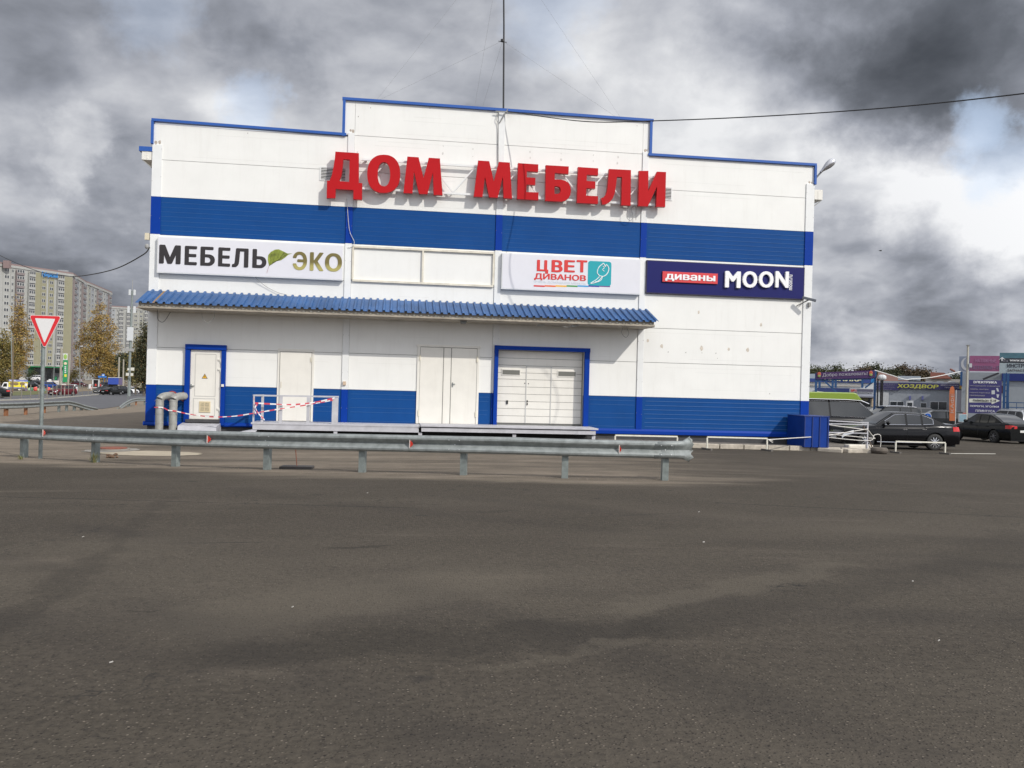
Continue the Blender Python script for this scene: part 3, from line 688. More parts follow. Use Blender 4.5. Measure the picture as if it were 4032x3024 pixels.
# single plain door
wp('door_frame', MB().box((4.17, -.03, .16), (4.24, -.002, 2.58)).box((5.29, -.03, .16), (5.36, -.002, 2.58)).box((4.24, -.03, 2.49), (5.29, -.002, 2.58)), door_white, bevel=.004)
wp('door', MB().box((4.245, -.045, .17), (5.285, -.003, 2.485)), door_white, bevel=.005)
wp('door_handle', MB().box((4.285, -.055, 1.27), (4.315, -.0455, 1.47)), mat('handle_cream', (.6, .55, .45), .4))
wp('hinge', MB().box((5.24, -.07, 2.16), (5.28, -.0455, 2.31)).box((5.24, -.07, .38), (5.28, -.0455, .55)), mat('hinge_cream', (.68, .64, .52), .5))
# double door
wp('door_frame', MB().box((8.80, -.04, .17), (8.89, -.002, 2.80)).box((10.85, -.04, .17), (10.93, -.002, 2.80)).box((8.77, -.06, 2.80), (10.96, -.002, 2.875)), door_white, bevel=.004)
for x0, x1 in ((8.895, 9.69), (9.70, 9.955), (9.965, 10.845)): wp('door', MB().box((x0, -.035, .175), (x1, -.003, 2.79)), door_white, bevel=.006)
wp('door_handle', MB().box((10.0, -.05, 1.44), (10.04, -.0355, 1.60)).box((10.01, -.075, 1.535), (10.11, -.0505, 1.56)), galv)
wp('hinge', MB().box((8.87, -.07, 2.32), (8.91, -.0405, 2.52)).box((8.87, -.07, .43), (8.91, -.0405, .62)).box((10.83, -.07, 2.32), (10.87, -.0405, 2.52)).box((10.83, -.07, .43), (10.87, -.0405, .62)), mat('hinge_cream', (.68, .64, .52), .5))
gp_ = mat('gap_line', (.22, .21, .19), .8)
for (x0, x1, z0, z1, y) in ((4.245, 5.285, .17, 2.485, -.0455), (8.895, 9.69, .175, 2.79, -.0355), (9.70, 9.955, .175, 2.79, -.0355), (9.965, 10.845, .175, 2.79, -.0355), (1.385, 2.365, .17, 2.455, -.0505)):
    m_ = MB()
    for a_, c_ in (((x0 - .004, z0), (x0 + .008, z1)), ((x1 - .008, z0), (x1 + .004, z1)), ((x0 + .008, z1 - .010), (x1 - .008, z1 + .003)), ((x0 + .008, z0 - .003), (x1 - .008, z0 + .010))): m_.box((a_[0], y - .002, a_[1]), (c_[0], y - .0003, c_[1]))
    wp('door_seal', m_, gp_, whole=True)
# sectional door
GD = .30
wp('door_reveal', MB().box((14.6155, .0, .15), (14.64, .37, 2.78)).box((11.55, .31, .15), (11.5745, .37, 2.78)).box((11.55, .061, 2.7805), (14.64, .37, 2.80)).box((11.55, .0, .12), (14.64, .37, .149)), greywhite, whole=True)
wp('door_frame', MB().box((11.44, -.13, .12), (11.575, .30, 2.78)).box((14.615, -.13, .12), (14.79, -.002, 2.78)).box((11.44, -.15, 2.78), (14.80, -.002, 2.92)), blue_p, bevel=.006)
b = MB(); zs = [.24, .49, .745, 1.0, 1.255, 1.51, 1.77, 2.0, 2.26, 2.51, 2.775]
for a, c in zip(zs, zs[1:]):
    segs = ((11.58, 12.605), (12.63, 13.49), (13.515, 14.60)) if a < 2.2 else ((11.58, 14.60),)
    for x0, x1 in segs: b.box((x0, -.065 + GD, a + .006), (x1, -.038 + GD, c - .006))
gd = wp('garage_door', b, door_white, bevel=.004)
wp('garage_backing', MB().box((11.577, -.045 + GD, .17), (14.612, -.0375 + GD, 2.779)), mat('gap_grey', (.16, .16, .15), .8))
wp('wicket_frame', MB().box((12.60, -.078 + GD, .24), (12.635, -.0655 + GD, 2.24)).box((13.485, -.078 + GD, .24), (13.52, -.0655 + GD, 2.24)).box((12.60, -.08 + GD, 2.24), (13.53, -.0655 + GD, 2.265)), mat('alu_grey', (.50, .50, .48), .45))
for x0, x1 in ((11.76, 12.39), (13.74, 14.38)):
    w = wp('window', MB().box((x0 - .02, -.085 + GD, 1.90), (x1 + .02, -.0655 + GD, 2.12)), door_white)
    wp('window_pane', MB().box((x0 + .01, -.09 + GD, 1.93), (x1 - .01, -.0855 + GD, 2.09)), mat('grey_pane', (.16, .16, .14), .15))
wp('door_handle', MB().box((11.93, -.10 + GD, .90), (11.99, -.0655 + GD, 1.03)).box((12.655, -.09 + GD, .98), (12.69, -.0655 + GD, 1.05)).box((12.655, -.09 + GD, .88), (12.69, -.0655 + GD, .95)), black)
wp('lock', MB().ball((12.57, -.07 + GD, 1.64), .018, 6).ball((12.70, -.07 + GD, 1.63), .018, 6), black)
wp('wall_socket', MB().box((6.33, -.10, 1.42), (6.43, -.037, 1.54)), mat('socket_brown', (.55, .42, .30), .5))
# stains and filled holes on the panels
def stains(name, pts, col, r0, r1):
    m = mat('stain_' + name, col, .8, var=.3, vscale=20); b = MB()
    for i, (x, z) in enumerate(pts):
        r = random.uniform(r0, r1); n = 11; ring = [(x + cos(2 * pi * k / n) * r * random.uniform(.6, 1.1) * .8, -.0025, z + sin(2 * pi * k / n) * r * random.uniform(.7, 1.3)) for k in range(n)]
        b.add([(x, -.0028, z)] + ring, [(0, 1 + (k + 1) % n, 1 + k) for k in range(n)])
    wp('stain', b, m)
stains('putty', [(16.85 + .05, 3.27), (17.42, 3.09), (18.89, 3.07), (19.91, 3.06), (20.62, 3.06), (18.75, 4.35), (21.1, 3.98)], (.56, .50, .43), .05, .09)
stains('hole', [(17.66, 2.89), (18.31, 2.89), (18.91, 2.9), (19.43, 2.9), (19.49, 2.72), (7.0, 10.83), (6.6, 10.5), (16.3, 10.85), (21.5, 1.5), (3.0, 9.7), (9.0, 10.95)], (.30, .28, .26), .015, .025)
stains('drip', [(9.49, 9.69), (9.48, 9.44), (10.51, 9.65), (10.51, 9.4), (12.5, 9.68), (12.51, 9.48), (13.6, 9.69), (13.6, 9.48), (14.75, 9.71), (14.75, 9.5), (15.64, 9.7), (15.62, 9.48), (6.6, 9.3)], (.58, .57, .54), .02, .05)
stains('soot', [(.10, 9.20), (.22, 9.22), (6.36, 10.02), (6.44, 9.99), (16.62, 9.985), (16.68, 10.0), (22.8, 9.23), (22.9, 9.22)], (.42, .36, .30), .04, .07)

# service wires on the facade
def wire(name, pts, r, m, label, n=5):
    return tag(MB().tube(pts, r, n).build(name, m, smooth=50), label, 'cable')
def curve_pts(P, n=8):          # Catmull-Rom through the points
    P = [Vector(p) for p in P]; out = []
    for i in range(len(P) - 1):
        a, b_, c, d_ = P[max(i - 1, 0)], P[i], P[i + 1], P[min(i + 2, len(P) - 1)]
        for k in range(n):
            t = k / n; out.append(.5 * ((2 * b_) + (c - a) * t + (2 * a - 5 * b_ + 4 * c - d_) * t * t + (3 * b_ - a - 3 * c + d_) * t ** 3))
    return out + [P[-1]]
wire('wall_cable', curve_pts([(6.30, -.05, 7.7), (6.34, -.06, 7.2), (6.42, -.07, 6.6), (6.58, -.08, 6.25), (6.50, -.07, 6.08), (6.36, -.05, 6.05)]), .009, cable_l, 'thin white cable hanging down across the blue band at the second pilaster')
wire('wall_cable', curve_pts([(3.35, -.14, 4.95), (3.7, -.06, 4.65), (4.1, -.06, 4.45), (4.4, -.10, 4.38)]), .008, seam, 'thin grey cable drooping below the black and green lettered sign')
wire('wall_cable', curve_pts([(11.35, -.05, 10.95), (11.30, -.07, 10.7), (11.36, -.05, 10.45), (11.40, -.05, 9.2), (11.50, -.05, 9.1)]), .012, seam, 'grey cable running down the middle pilaster from the parapet')
wire('wall_cable', curve_pts([(16.0, -.25, 7.98), (15.95, -.2, 7.6), (16.1, -.15, 7.45), (16.2, -.1, 7.6), (16.15, -.1, 7.9), (16.3, -.1, 7.95), (16.32, -.1, 7.5)]), .010, seam, 'loop of grey wire hanging under the last red letters')
wire('wall_cable', curve_pts([(.55, -1.0, 3.66), (.58, -1.0, 3.35), (.75, -1.0, 3.28), (.95, -1.0, 3.6)]), .008, cable, 'black wire loop hanging from the left end of the canopy')
wire('wall_cable', curve_pts([(1.9, -1.0, 3.66), (1.95, -1.0, 3.4), (2.1, -1.0, 3.3), (2.28, -1.0, 3.45), (2.3, -1.0, 3.66)]), .007, seam, 'thin wire loop hanging from canopy above the electrical door')
wire('wall_cable', curve_pts([(15.75, -.9, 3.68), (15.7, -.9, 3.45), (15.85, -.9, 3.3), (15.95, -.9, 3.45), (15.85, -.9, 3.68)]), .010, seam, 'wire loop hanging from the right end of the canopy')
A = onY(1993, 447, -.15); b = MB(); b.bar((11.25, -.12, 10.97), (11.66, -.15, 10.97), .03); b.bar((11.66, -.15, 11.05), (11.40, -.05, 10.6), .03); tag(b.build('wire_bracket', seam), 'small steel bracket holding the overhead cable at the parapet', 'bracket')
wire('overhead_cable', curve_pts([(11.66, -.15, 10.98), at(2300, 478, 27.5), at(2565, 471 + 5, 25.5), at(3000, 458, 24), at(3500, 424, 22.5), at(4032, 368, 19.3), at(4500, 300, 17.6)], 10), .016, cable, 'black overhead cable crossing the sky to the right of the parapet', 6)
wire('overhead_cable', curve_pts([(.0, -.06, 5.75), at(560, 1005, 31), at(450, 1060, 36), at(324, 1086, 42), at(250, 1086, 48), at(150, 1068, 55), at(0, 1006, 64), at(-200, 900, 75)], 10), .022, cable, 'sagging overhead cable left of the store above apartment roofs', 6)
b = MB(); b.box((-.16, -.05, 6.0), (-.02, .05, 6.22)); wp('junction_box', b, mat('box_cream', (.62, .56, .42), .6))
b = MB(); b.ball((-.08, -.05, 5.78), (.07, .07, .09), 8); wp('insulator', b, seam)
# roof mast
mp_ = onY(1983, 430, 1.2)
mast = thing('antenna_mast', 'thin black antenna mast with guy wires on the store roof', 'mast', (mp_.x, 1.2, 9.3))
b = MB(); tp = onY(1977, -200, 1.2); MT = [Vector((mp_.x, 1.2, 9.3)), Vector((mp_.x, 1.2, 11.2)), Vector((mp_.x - .07, 1.2, 14.5)), Vector((tp.x, 1.2, 18.5))]
b.tube(MT, .035, 8, r2=.028); b.build('pole', cable, mast, world=True)
c = onY(1979, 161, 1.2); b = MB(); b.tube([c + Vector((0, 0, -.03)), c + Vector((0, 0, .05))], .07, 8); b.bar(c + Vector((-.15, 0, -.02)), c + Vector((.15, 0, -.04)), .02); b.build('collar', cable, mast, world=True)
b = MB(); top = Vector((tp.x, 1.2, 17.5))
for p0, px, py, Y in ((c, 1480, 400, 3), (c, 2440, 470, 2.5), (c, 1893, 445, 5), (top, 1470, 410, 3.2), (top, 2455, 480, 2.7), (top, 1865, 445, 5.3)):
    b.tube([p0, onY(px, py, Y)], .003, 4)
b.build('guy_wire', seam, mast, world=True)

# ---------------------------------------------------------------- big red letters
def big_letters():
    S1 = lambda a, c: (1200 + a / 2.4578, 340 + c / 2.4578); S2 = lambda a, c: (1900 + a / 2.4578, 340 + c / 2.4578)
    sign = thing('letter_sign', 'large red three dimensional letters ДОМ МЕБЕЛИ on a white truss across the parapet', 'sign', (6.2, 0, 7.6))
    YF, YB = -.36, -.20
    def conv(T, pts): return [(p.x, p.z) for p in (onY(*T(*q), YF) for q in pts)]
    def letter(outer, holes=()):
        c = bpy.data.curves.new('glyph', 'CURVE'); c.dimensions = '2D'; c.fill_mode = 'BOTH'; c.extrude = (YB - YF) / 2
        for pts in (outer, *holes):
            s = c.splines.new('POLY'); s.points.add(len(pts) - 1)
            for i, (x, z) in enumerate(pts): s.points[i].co = (x, z, 0, 1)
            s.use_cyclic_u = True
        o = bpy.data.objects.new('glyph', c); COL.objects.link(o); bpy.context.view_layer.update()
        me = bpy.data.meshes.new_from_object(o.evaluated_get(bpy.context.evaluated_depsgraph_get()))
        vs = [Vector((v.co.x, (YF + YB) / 2 - v.co.z, v.co.y)) for v in me.vertices]; fs = [tuple(p.vertices) for p in me.polygons]
        bpy.data.objects.remove(o); bpy.data.curves.remove(c); bpy.data.meshes.remove(me)
        mb = MB(); mb.add(vs, fs); mb.m = []
        for f in fs:
            n = (vs[f[1]] - vs[f[0]]).cross(vs[f[2]] - vs[f[0]]); n = n.normalized() if n.length > 1e-9 else Vector((0, 1, 0)); mb.m.append(0 if abs(n.y) > .9 else 1)
        mb.build('letter', [red, redside], sign, world=True)
    def arc(cx, cy, rx, ry, a0, a1, n=24, e=2.3):
        out = []
        for i in range(n + 1):
            t = radians(a0 + (a1 - a0) * i / n); c_, s_ = cos(t), sin(t)
            out.append((cx + rx * math.copysign(abs(c_) ** (2 / e), c_), cy - ry * math.copysign(abs(s_) ** (2 / e), s_)))
        return out
    letter(conv(S1, [(296, 631), (523, 646), (523, 935), (556, 936), (553, 1098), (470, 1092), (470, 1003), (299, 993), (295, 1082), (212, 1082), (215, 910), (240, 912), (262, 860), (280, 770), (292, 690)]),
           [conv(S1, [(373, 706), (434, 709), (430, 925), (333, 917), (355, 860), (366, 780)])])
    letter(conv(S1, arc(764, 846, 160, 185, 0, 360, 40)[:-1]), [conv(S1, arc(766, 850, 60, 117, 0, 360, 40)[:-1])])
    letter(conv(S1, [(993, 679), (1102, 686), (1150, 885), (1200, 691), (1308, 697), (1334, 1053), (1248, 1050), (1240, 835), (1187, 1043), (1106, 1040), (1057, 822), (1043, 1035), (955, 1032)]))
    letter(conv(S1, [(1679, 717), (1786, 724), (1830, 920), (1879, 730), (1985, 737), (2007, 1087), (1925, 1082), (1917, 875), (1868, 1078), (1785, 1073), (1744, 875), (1721, 1070), (1636, 1067)]))
    letter(conv(S2, [(344, 742), (540, 755), (538, 828), (430, 820), (428, 880), (512, 885), (510, 955), (425, 950), (423, 1022), (542, 1026), (540, 1102), (335, 1090)]))
    letter(conv(S2, [(612, 762), (835, 775), (832, 848), (700, 838), (698, 900), (760, 902), (800, 912), (832, 935), (850, 968), (856, 1008), (850, 1050), (832, 1083), (800, 1106), (765, 1115), (608, 1108)]),
           [conv(S2, [(697, 968), (725, 968), (745, 975), (755, 990), (756, 1012), (748, 1030), (728, 1040), (697, 1040)])])
    letter(conv(S2, [(925, 780), (1120, 793), (1118, 862), (1010, 855), (1008, 915), (1093, 920), (1091, 990), (1005, 985), (1003, 1057), (1118, 1063), (1117, 1138), (913, 1127)]))
    letter(conv(S2, [(1225, 799), (1437, 810), (1433, 1155), (1343, 1150), (1350, 878), (1302, 876), (1290, 975), (1278, 1040), (1258, 1087), (1230, 1120), (1200, 1138), (1160, 1145), (1147, 1082), (1175, 1072), (1195, 1045), (1207, 1000), (1213, 950), (1219, 880)]))
    letter(conv(S2, [(1515, 817), (1606, 818), (1604, 1015), (1690, 825), (1776, 829), (1768, 1168), (1680, 1165), (1689, 968), (1600, 1162), (1508, 1158)]))
    fr = MB(); Y = -.17
    for z in (9.02, 8.05): fr.box((6.75, Y - .03, z - .035), (17.0, Y + .03, z + .035))
    x = 6.85; up = True
    while x < 16.6:
        fr.bar((x, Y, 8.08 if up else 9.0), (x + .75, Y, 9.0 if up else 8.08), .04); up = not up; x += .75
    for x in (6.9, 9.2, 11.0, 13.2, 15.2, 16.9):
        for z in (9.02, 8.05): fr.box((x - .03, Y, z - .03), (x + .03, -.002, z + .03))
    fr.build('truss', white_p, sign, world=True)
big_letters()

# ---------------------------------------------------------------- shop signs
def sign_box(label, x0, x1, z0, z1, dep, face, side=None):
    t = thing('shop_sign', label, 'sign', ((x0 + x1) / 2, 0, z0))
    MB().box((x0, -dep, z0), (x1, -.005, z1)).build('box', side or white_p, t, world=True, bevel=.006)
    MB().box((x0 + .03, -dep - .006, z0 + .03), (x1 - .03, -dep - .001, z1 - .03)).build('face', face, t, world=True)
    return t
def wtext(body, x0, x1, z0, z1, y, m, t, **k):
    L_ = t.location; o = text(body, x0 - L_.x, x1 - L_.x, z0 - L_.z, z1 - L_.z, y, m, t, **k); return o
face_w = mat('sign_face_white', (.68, .68, .72), .35, var=.02)
t1 = sign_box('white lightbox sign МЕБЕЛЬ ЭКО with a green leaf', .28, 6.24, 4.92, 6.11, .18, face_w, white_p)
ink = mat('ink_black', (.022, .018, .02), .5); olive = mat('olive_gold', (.20, .17, .045), .5); 
def gold():
    m = bpy.data.materials.new('olive_gradient'); m.use_nodes = True; N = m.node_tree.nodes; L = m.node_tree.links; tc = N.new('ShaderNodeTexCoord'); s = N.new('ShaderNodeSeparateXYZ'); r = N.new('ShaderNodeValToRGB')
    L.new(tc.outputs['Generated'], s.inputs[0]); L.new(s.outputs[2], r.inputs[0]); e = r.color_ramp.elements; e[0].position = 0; e[0].color = (.42, .37, .12, 1); e[1].position = .45; e[1].color = (.16, .13, .035, 1)
    q = e.new(.25); q.color = (.36, .32, .10, 1); L.new(r.outputs[0], N['Principled BSDF'].inputs['Base Color']); return m
ZM = 5.55
def fx(c): return .28 + (c - 107) / (2085 - 107) * 5.96      # the sign's own width in its printed layout
for ch, a, c_, z0, z1, bo in (('М', 128, 352, 5.225, 5.84, .035), ('Е', 393, 522, 5.215, 5.84, .035), ('Б', 557, 710, 5.215, 5.84, .035), ('Е', 744, 872, 5.215, 5.84, .035), ('Л', 890, 1064, 5.21, 5.84, .035), ('Ь', 1106, 1256, 5.215, 5.84, .035)):
    wtext(ch, fx(a), fx(c_), z0, z1, -.187, ink, t1, name='letter', depth=.003, bold=.05)
gm = gold()
for ch, a, c_ in (('Э', 1538, 1692), ('К', 1722, 1872), ('О', 1886, 2072)): wtext(ch, fx(a), fx(c_), 5.205, 5.82, -.187, gm, t1, name='letter', depth=.003, bold=.045)
leafm = mat('leaf_green', (.20, .24, .03), .5, var=.5, vscale=6); leafd = mat('leaf_dark', (.07, .08, .012), .5)
def LP(c, y): return (fx(c), 5.225 + (435 - y) / 200 * .625 + (c - 1256) * .00025)
leaf = [LP(*q) for q in ((1285, 412), (1270, 350), (1272, 300), (1300, 265), (1345, 242), (1385, 240), (1430, 262), (1480, 288), (1530, 290), (1490, 300), (1455, 330), (1410, 358), (1355, 368), (1315, 390))]
o = MB().prism(leaf, 'y', -.190, -.1875); o.build('leaf', leafm, t1, world=True)
o = MB()
for a, c_ in (((1285, 412), (1480, 292)), ((1300, 392), (1300, 285)), ((1330, 372), (1345, 255)), ((1365, 352), (1395, 262)), ((1400, 335), (1440, 282)), ((1320, 382), (1400, 350))):
    a = LP(*a); c_ = LP(*c_); o.bar((a[0], -.1915, a[1]), (c_[0], -.1915, c_[1]), .002, .018, up=(0, 0, 1))
o.build('leaf_vein', leafd, t1, world=True)
a = LP(1285, 410); c_ = LP(1262, 490); MB().bar((a[0], -.189, a[1]), (c_[0], -.189, c_[1]), .003, .02).build('leaf_stem', mat('stem_red', (.30, .06, .04), .5), t1, world=True)
t2 = sign_box('white lightbox sign ЦВЕТ ДИВАНОВ with teal tulip square', 11.60, 16.53, 4.86, 6.11, .18, face_w, white_p)
def gx(c): return 11.62 + (c - 131) / (1055 - 131) * 4.88
def gz(c, y): return 6.11 - (y - (62 + (c - 131) * .041)) / 243 * 1.25
rd = mat('sign_red', (.62, .035, .03), .45); teal = mat('sign_teal', (.005, .33, .38), .45); pale = mat('sign_pale_grey', (.48, .56, .60), .5)
for ch, a, b_ in (('Ц', 358, 434), ('В', 455, 530), ('Е', 540, 612), ('Т', 622, 694)):
    wtext(ch, gx(a), gx(b_), gz(a, 190) + (-.045 if ch == 'Ц' else 0), gz(a, 108), -.187, rd, t2, name='letter', depth=.003, bold=.05)
wtext('ДИВАНОВ', gx(342), gx(688), gz(342, 244), gz(342, 197), -.187, rd, t2, name='letter', depth=.003, bold=.035)
wtext('ОЧЕНЬ ДОМАШНЯЯ МЕБЕЛЬ', gx(340), gx(688), gz(340, 264), gz(340, 249), -.187, pale, t2, name='letter', depth=.003, bold=.0)
def rrect(x0, x1, z0, z1, r, n=5):
    P = []
    for cx, cz, a0 in ((x1 - r, z1 - r, 0), (x0 + r, z1 - r, 90), (x0 + r, z0 + r, 180), (x1 - r, z0 + r, 270)):
        for i in range(n + 1): a = radians(a0 + 90 * i / n); P.append((cx + r * cos(a), cz + r * sin(a)))
    return P
sx0, sx1, sz0, sz1 = gx(700), gx(858), gz(780, 278) - .02, gz(780, 116); MB().prism(rrect(sx0, sx1, sz0, sz1, .09), 'y', -.190, -.1865).build('logo_square', teal, t2, world=True)
def TP(u, v): return (sx0 + (sx1 - sx0) * u, -.193, sz0 + (sz1 - sz0) * v)
tl = MB()
tl.tube(curve_pts([TP(.62, .90), TP(.45, .74), TP(.40, .52), TP(.52, .40), TP(.70, .40), TP(.85, .55), TP(.88, .75), TP(.78, .88), TP(.74, .80), TP(.66, .92), TP(.62, .90)], 5), .016, 5)
tl.tube(curve_pts([TP(.62, .80), TP(.70, .76), TP(.62, .66), TP(.70, .60)], 4), .012, 5)
tl.tube(curve_pts([TP(.50, .38), TP(.36, .24), TP(.12, .08), TP(.32, .12), TP(.55, .22), TP(.62, .38), TP(.46, .20), TP(.30, .14)], 5), .014, 5)
tl.build('logo_tulip', lettwhite, t2, world=True)
for i, c_ in enumerate(((.62, .04, .03), (.75, .14, .02), (.80, .42, .03), (.04, .28, .05), (.04, .30, .60), (.03, .04, .30), (.14, .04, .20))):
    a = 340 + i * 73.2; z = gz(a + 36, 284); MB().box((gx(a), -.189, z - .03), (gx(a + 73.2) - .002, -.1866, z + .022)).build('colour_bar', mat('bar%d' % i, c_, .5), t2, world=True)
navy = mat('sign_navy', (.011, .013, .11), .45, spec=.2, var=.03); t3 = sign_box('navy sign with red ДИВАНЫ plate and white MOON letters', 16.755, 22.67, 4.94, 6.11, .10, navy, mat('sign_navy_side', (.03, .025, .06), .5))
def hx(c): return 16.76 + (c - 115) / (1645 - 115) * 5.91
def hz(c, y): return 6.10 - (y - (1145 + (c - 115) * .0438)) / 315 * 1.16
rp = mat('plate_red', (.62, .045, .05), .4)
MB().box((hx(262), -.16, hz(262, 1352)), (hx(789), -.107, hz(262, 1252))).build('plate', rp, t3, world=True, bevel=.004)
wtext('диваны', hx(287), hx(765), hz(262, 1343), hz(262, 1274), -.161, lettwhite, t3, name='letter', depth=.006, bold=.035)
for ch, a, b_ in (('M', 858, 1010), ('O', 1028, 1172), ('O', 1186, 1330), ('N', 1348, 1480)): wtext(ch, hx(a), hx(b_), hz(a, 1408), hz(a, 1248), -.107, lettwhite, t3, name='letter', depth=.07, bold=.045)
wtext('moon.ru', hx(1492), hx(1522), hz(1500, 1432), hz(1500, 1282), -.107, lettwhite, t3, name='letter', depth=.004, bold=.01, rot90=True)

# camera, lamp on right corner
cc = thing('security_camera', 'dark grey security camera below the right end of the navy sign', 'camera', (22.8, 0, 4.8))
MB().bar((22.5, -.30, 5.0), (22.95, -.45, 4.88), .09, .09).build('body', mat('cam_grey', (.10, .11, .13), .4), cc, world=True, bevel=.01)
MB().bar((22.45, -.002, 4.72), (22.7, -.38, 4.9), .03).bar((22.68, -.02, 4.85), (22.7, -.36, 4.92), .02).box((22.85, -.12, 4.7), (22.93, -.037, 4.85)).build('bracket', seam, cc, world=True)
lp = thing('wall_lamp', 'silver street lamp head on bracket at the top right corner of the store', 'lamp', (23.05, 0, 9.2))
MB().tube([(23.06, .15, 9.25), (23.12, .1, 9.45), (23.28, 0, 9.66)], .035, 8).build('bracket', seam, lp, world=True)
a_ = Vector((23.22, 0.0, 9.62)); b_ = Vector((23.72, -.15, 10.12)); q = MB(); dv = (b_ - a_)
prof = [(0, .05), (.10, .065), (.20, .09), (.35, .14), (.55, .19), (.75, .20), (.92, .14), (1.0, .03)]
rings = []; ax = dv.normalized(); s1 = ax.cross(Vector((0, 1, 0))).normalized(); s2 = s1.cross(ax)
for t, r in prof: rings.append([a_ + dv * t * .95 + s1 * cos(2 * pi * k / 14) * r * .72 + s2 * sin(2 * pi * k / 14) * r * .88 for k in range(15)])
q.grid(rings); q.build('housing', mat('lamp_silver', (.62, .62, .64), .25, metal=.7), lp, world=True, smooth=50)

# pipes by the left corner
for i, (x, y) in enumerate(((.60, -.62), (1.02, -.62))):
    t = thing('vent_pipe', ['left grey galvanised vent pipe bending into the blue wall', 'right grey galvanised vent pipe bending into the blue wall'][i], 'pipe', (x, y, -.5), group='pair of vent pipes')
    pts = [(x, y, -.5), (x, y, .2), (x, y, .78)]
    for a in range(0, 91, 15): A_ = radians(a); pts.append((x + .15 * (1 - cos(A_)) * 1.2, y + .28 * (1 - cos(A_)), .78 + .14 * sin(A_)))
    pts.append((x + .22, -.0, .92)); MB().tube(pts, .125, 16).build('pipe', steelpipe, t, world=True, smooth=40)
    c = MB(); 
    for z in (.05, .35, .62, .78): c.tube([(x, y, z - .015), (x, y, z + .015)], .131, 16)
    c.build('collar', steelpipe, t, world=True, smooth=40)
    MB().tube([(x + .22, -.02, .90), (x + .22, -.004, .90)], .18, 16).build('flange', mat('foam_red', (.30, .05, .04), .9, var=.4, vscale=20), t, world=True)
def tape(pts, w, label, seg=.14):
    P = curve_pts(pts, 10); b = MB(); acc = 0; mi = 0
    for a, c in zip(P, P[1:]):
        n = max(1, int((c - a).length / .035))
        for i in range(n):
            p0 = a.lerp(c, i / n); p1 = a.lerp(c, (i + 1) / n); acc += (p1 - p0).length
            if acc > seg: acc = 0; mi = 1 - mi
            tw = .5 + .5 * abs(sin((p0.x + p0.z) * 3)); h = Vector((0, .25 * (1 - tw), tw)) * w / 2
            b.add([p0 - h, p1 - h, p1 + h, p0 + h], [(0, 1, 2, 3)], mi)
    return tag(b.build('barrier_tape', [tape_r, tape_w]), label, 'tape')
tape([(.47, -.76, .55), (.6, -.77, .56), (.73, -.74, .55), (.9, -.74, .47), (1.02, -.77, .46), (1.16, -.76, .44), (1.6, -.85, .36), (2.3, -1.05, .30), (3.0, -1.18, .34), (3.62, -1.26, .45), (4.4, -1.27, .60), (5.2, -1.27, .74), (6.1, -1.27, .93)], .04, 'red and white barrier tape sagging from the vent pipes to the dock railing')
tape([(3.66, -1.28, .78), (4.2, -1.28, .76), (4.9, -1.28, .76), (5.6, -1.28, .86), (6.15, -1.28, 1.0)], .05, 'second red and white tape across the dock railing')
tape([(3.62, -1.28, .95), (3.68, -1.3, .7), (3.75, -1.3, .5), (3.98, -1.3, .25)], .08, 'loose knotted ends of striped tape at the railing corner', .09)
tape([(3.75, -1.3, .75), (3.66, -1.31, .6), (3.72, -1.31, .42)], .09, 'bunched striped tape tied round the railing corner post', .08)

# loading dock
dock = thing('loading_dock', 'low pale grey steel loading dock with railing in front of the doors', 'dock', (9, -.6, -.45))
MB().box((3.55, -1.22, .10), (8.92, -.06, .16)).box((8.93, -1.30, .13), (14.88, -.06, .185)).build('deck', greywhite, dock, world=True, bevel=.004)
MB().box((3.60, -1.205, -.07), (8.88, -1.15, .10)).build('edge_beam', greywhite, dock, world=True)
MB().box((8.96, -1.25, -.03), (14.80, -1.20, .10)).build('edge_beam', greywhite, dock, world=True)
for x in (3.62, 6.2, 8.93, 12.05, 14.75):
    MB().box((x - .06, -1.18, -.5), (x + .06, -1.08, -.0705)).build('leg', greywhite, dock, world=True)
MB().box((3.7, -.45, -.5), (14.7, -.40, .09)).build('shadow_wall', dark, dock, world=True)  # near-black sheet standing in for the shade in the void below the deck
for x, w in ((3.62, .05), (4.46, .10), (5.32, .10), (6.17, .20)): MB().box((x - w / 2, -1.21, .16), (x + w / 2, -1.17, 1.0)).build('railing_post', greywhite, dock, world=True)
MB().box((3.78, -.75, .16), (3.86, -.71, 1.0)).build('railing_post', greywhite, dock, world=True)
MB().bar((3.60, -1.19, 1.02), (6.28, -1.19, 1.04), .05, .05).bar((3.60, -1.19, 1.02), (3.84, -.70, 1.02), .05, .05).build('railing_rail', greywhite, dock, world=True)
b = MB().add([(2.95, -1.25, -.40), (3.3, -1.3, -.12), (3.75, -1.3, -.10), (3.7, -.9, -.05), (3.1, -.9, -.18), (3.5, -1.4, -.35)], [(0, 5, 1), (5, 2, 1), (1, 2, 3, 4), (0, 1, 4)])
tag(b.build('plastic_sheet', mat('sheet_grey', (.45, .45, .47), .4)), 'crumpled grey sheet lying at the left end of the dock', 'sheet')

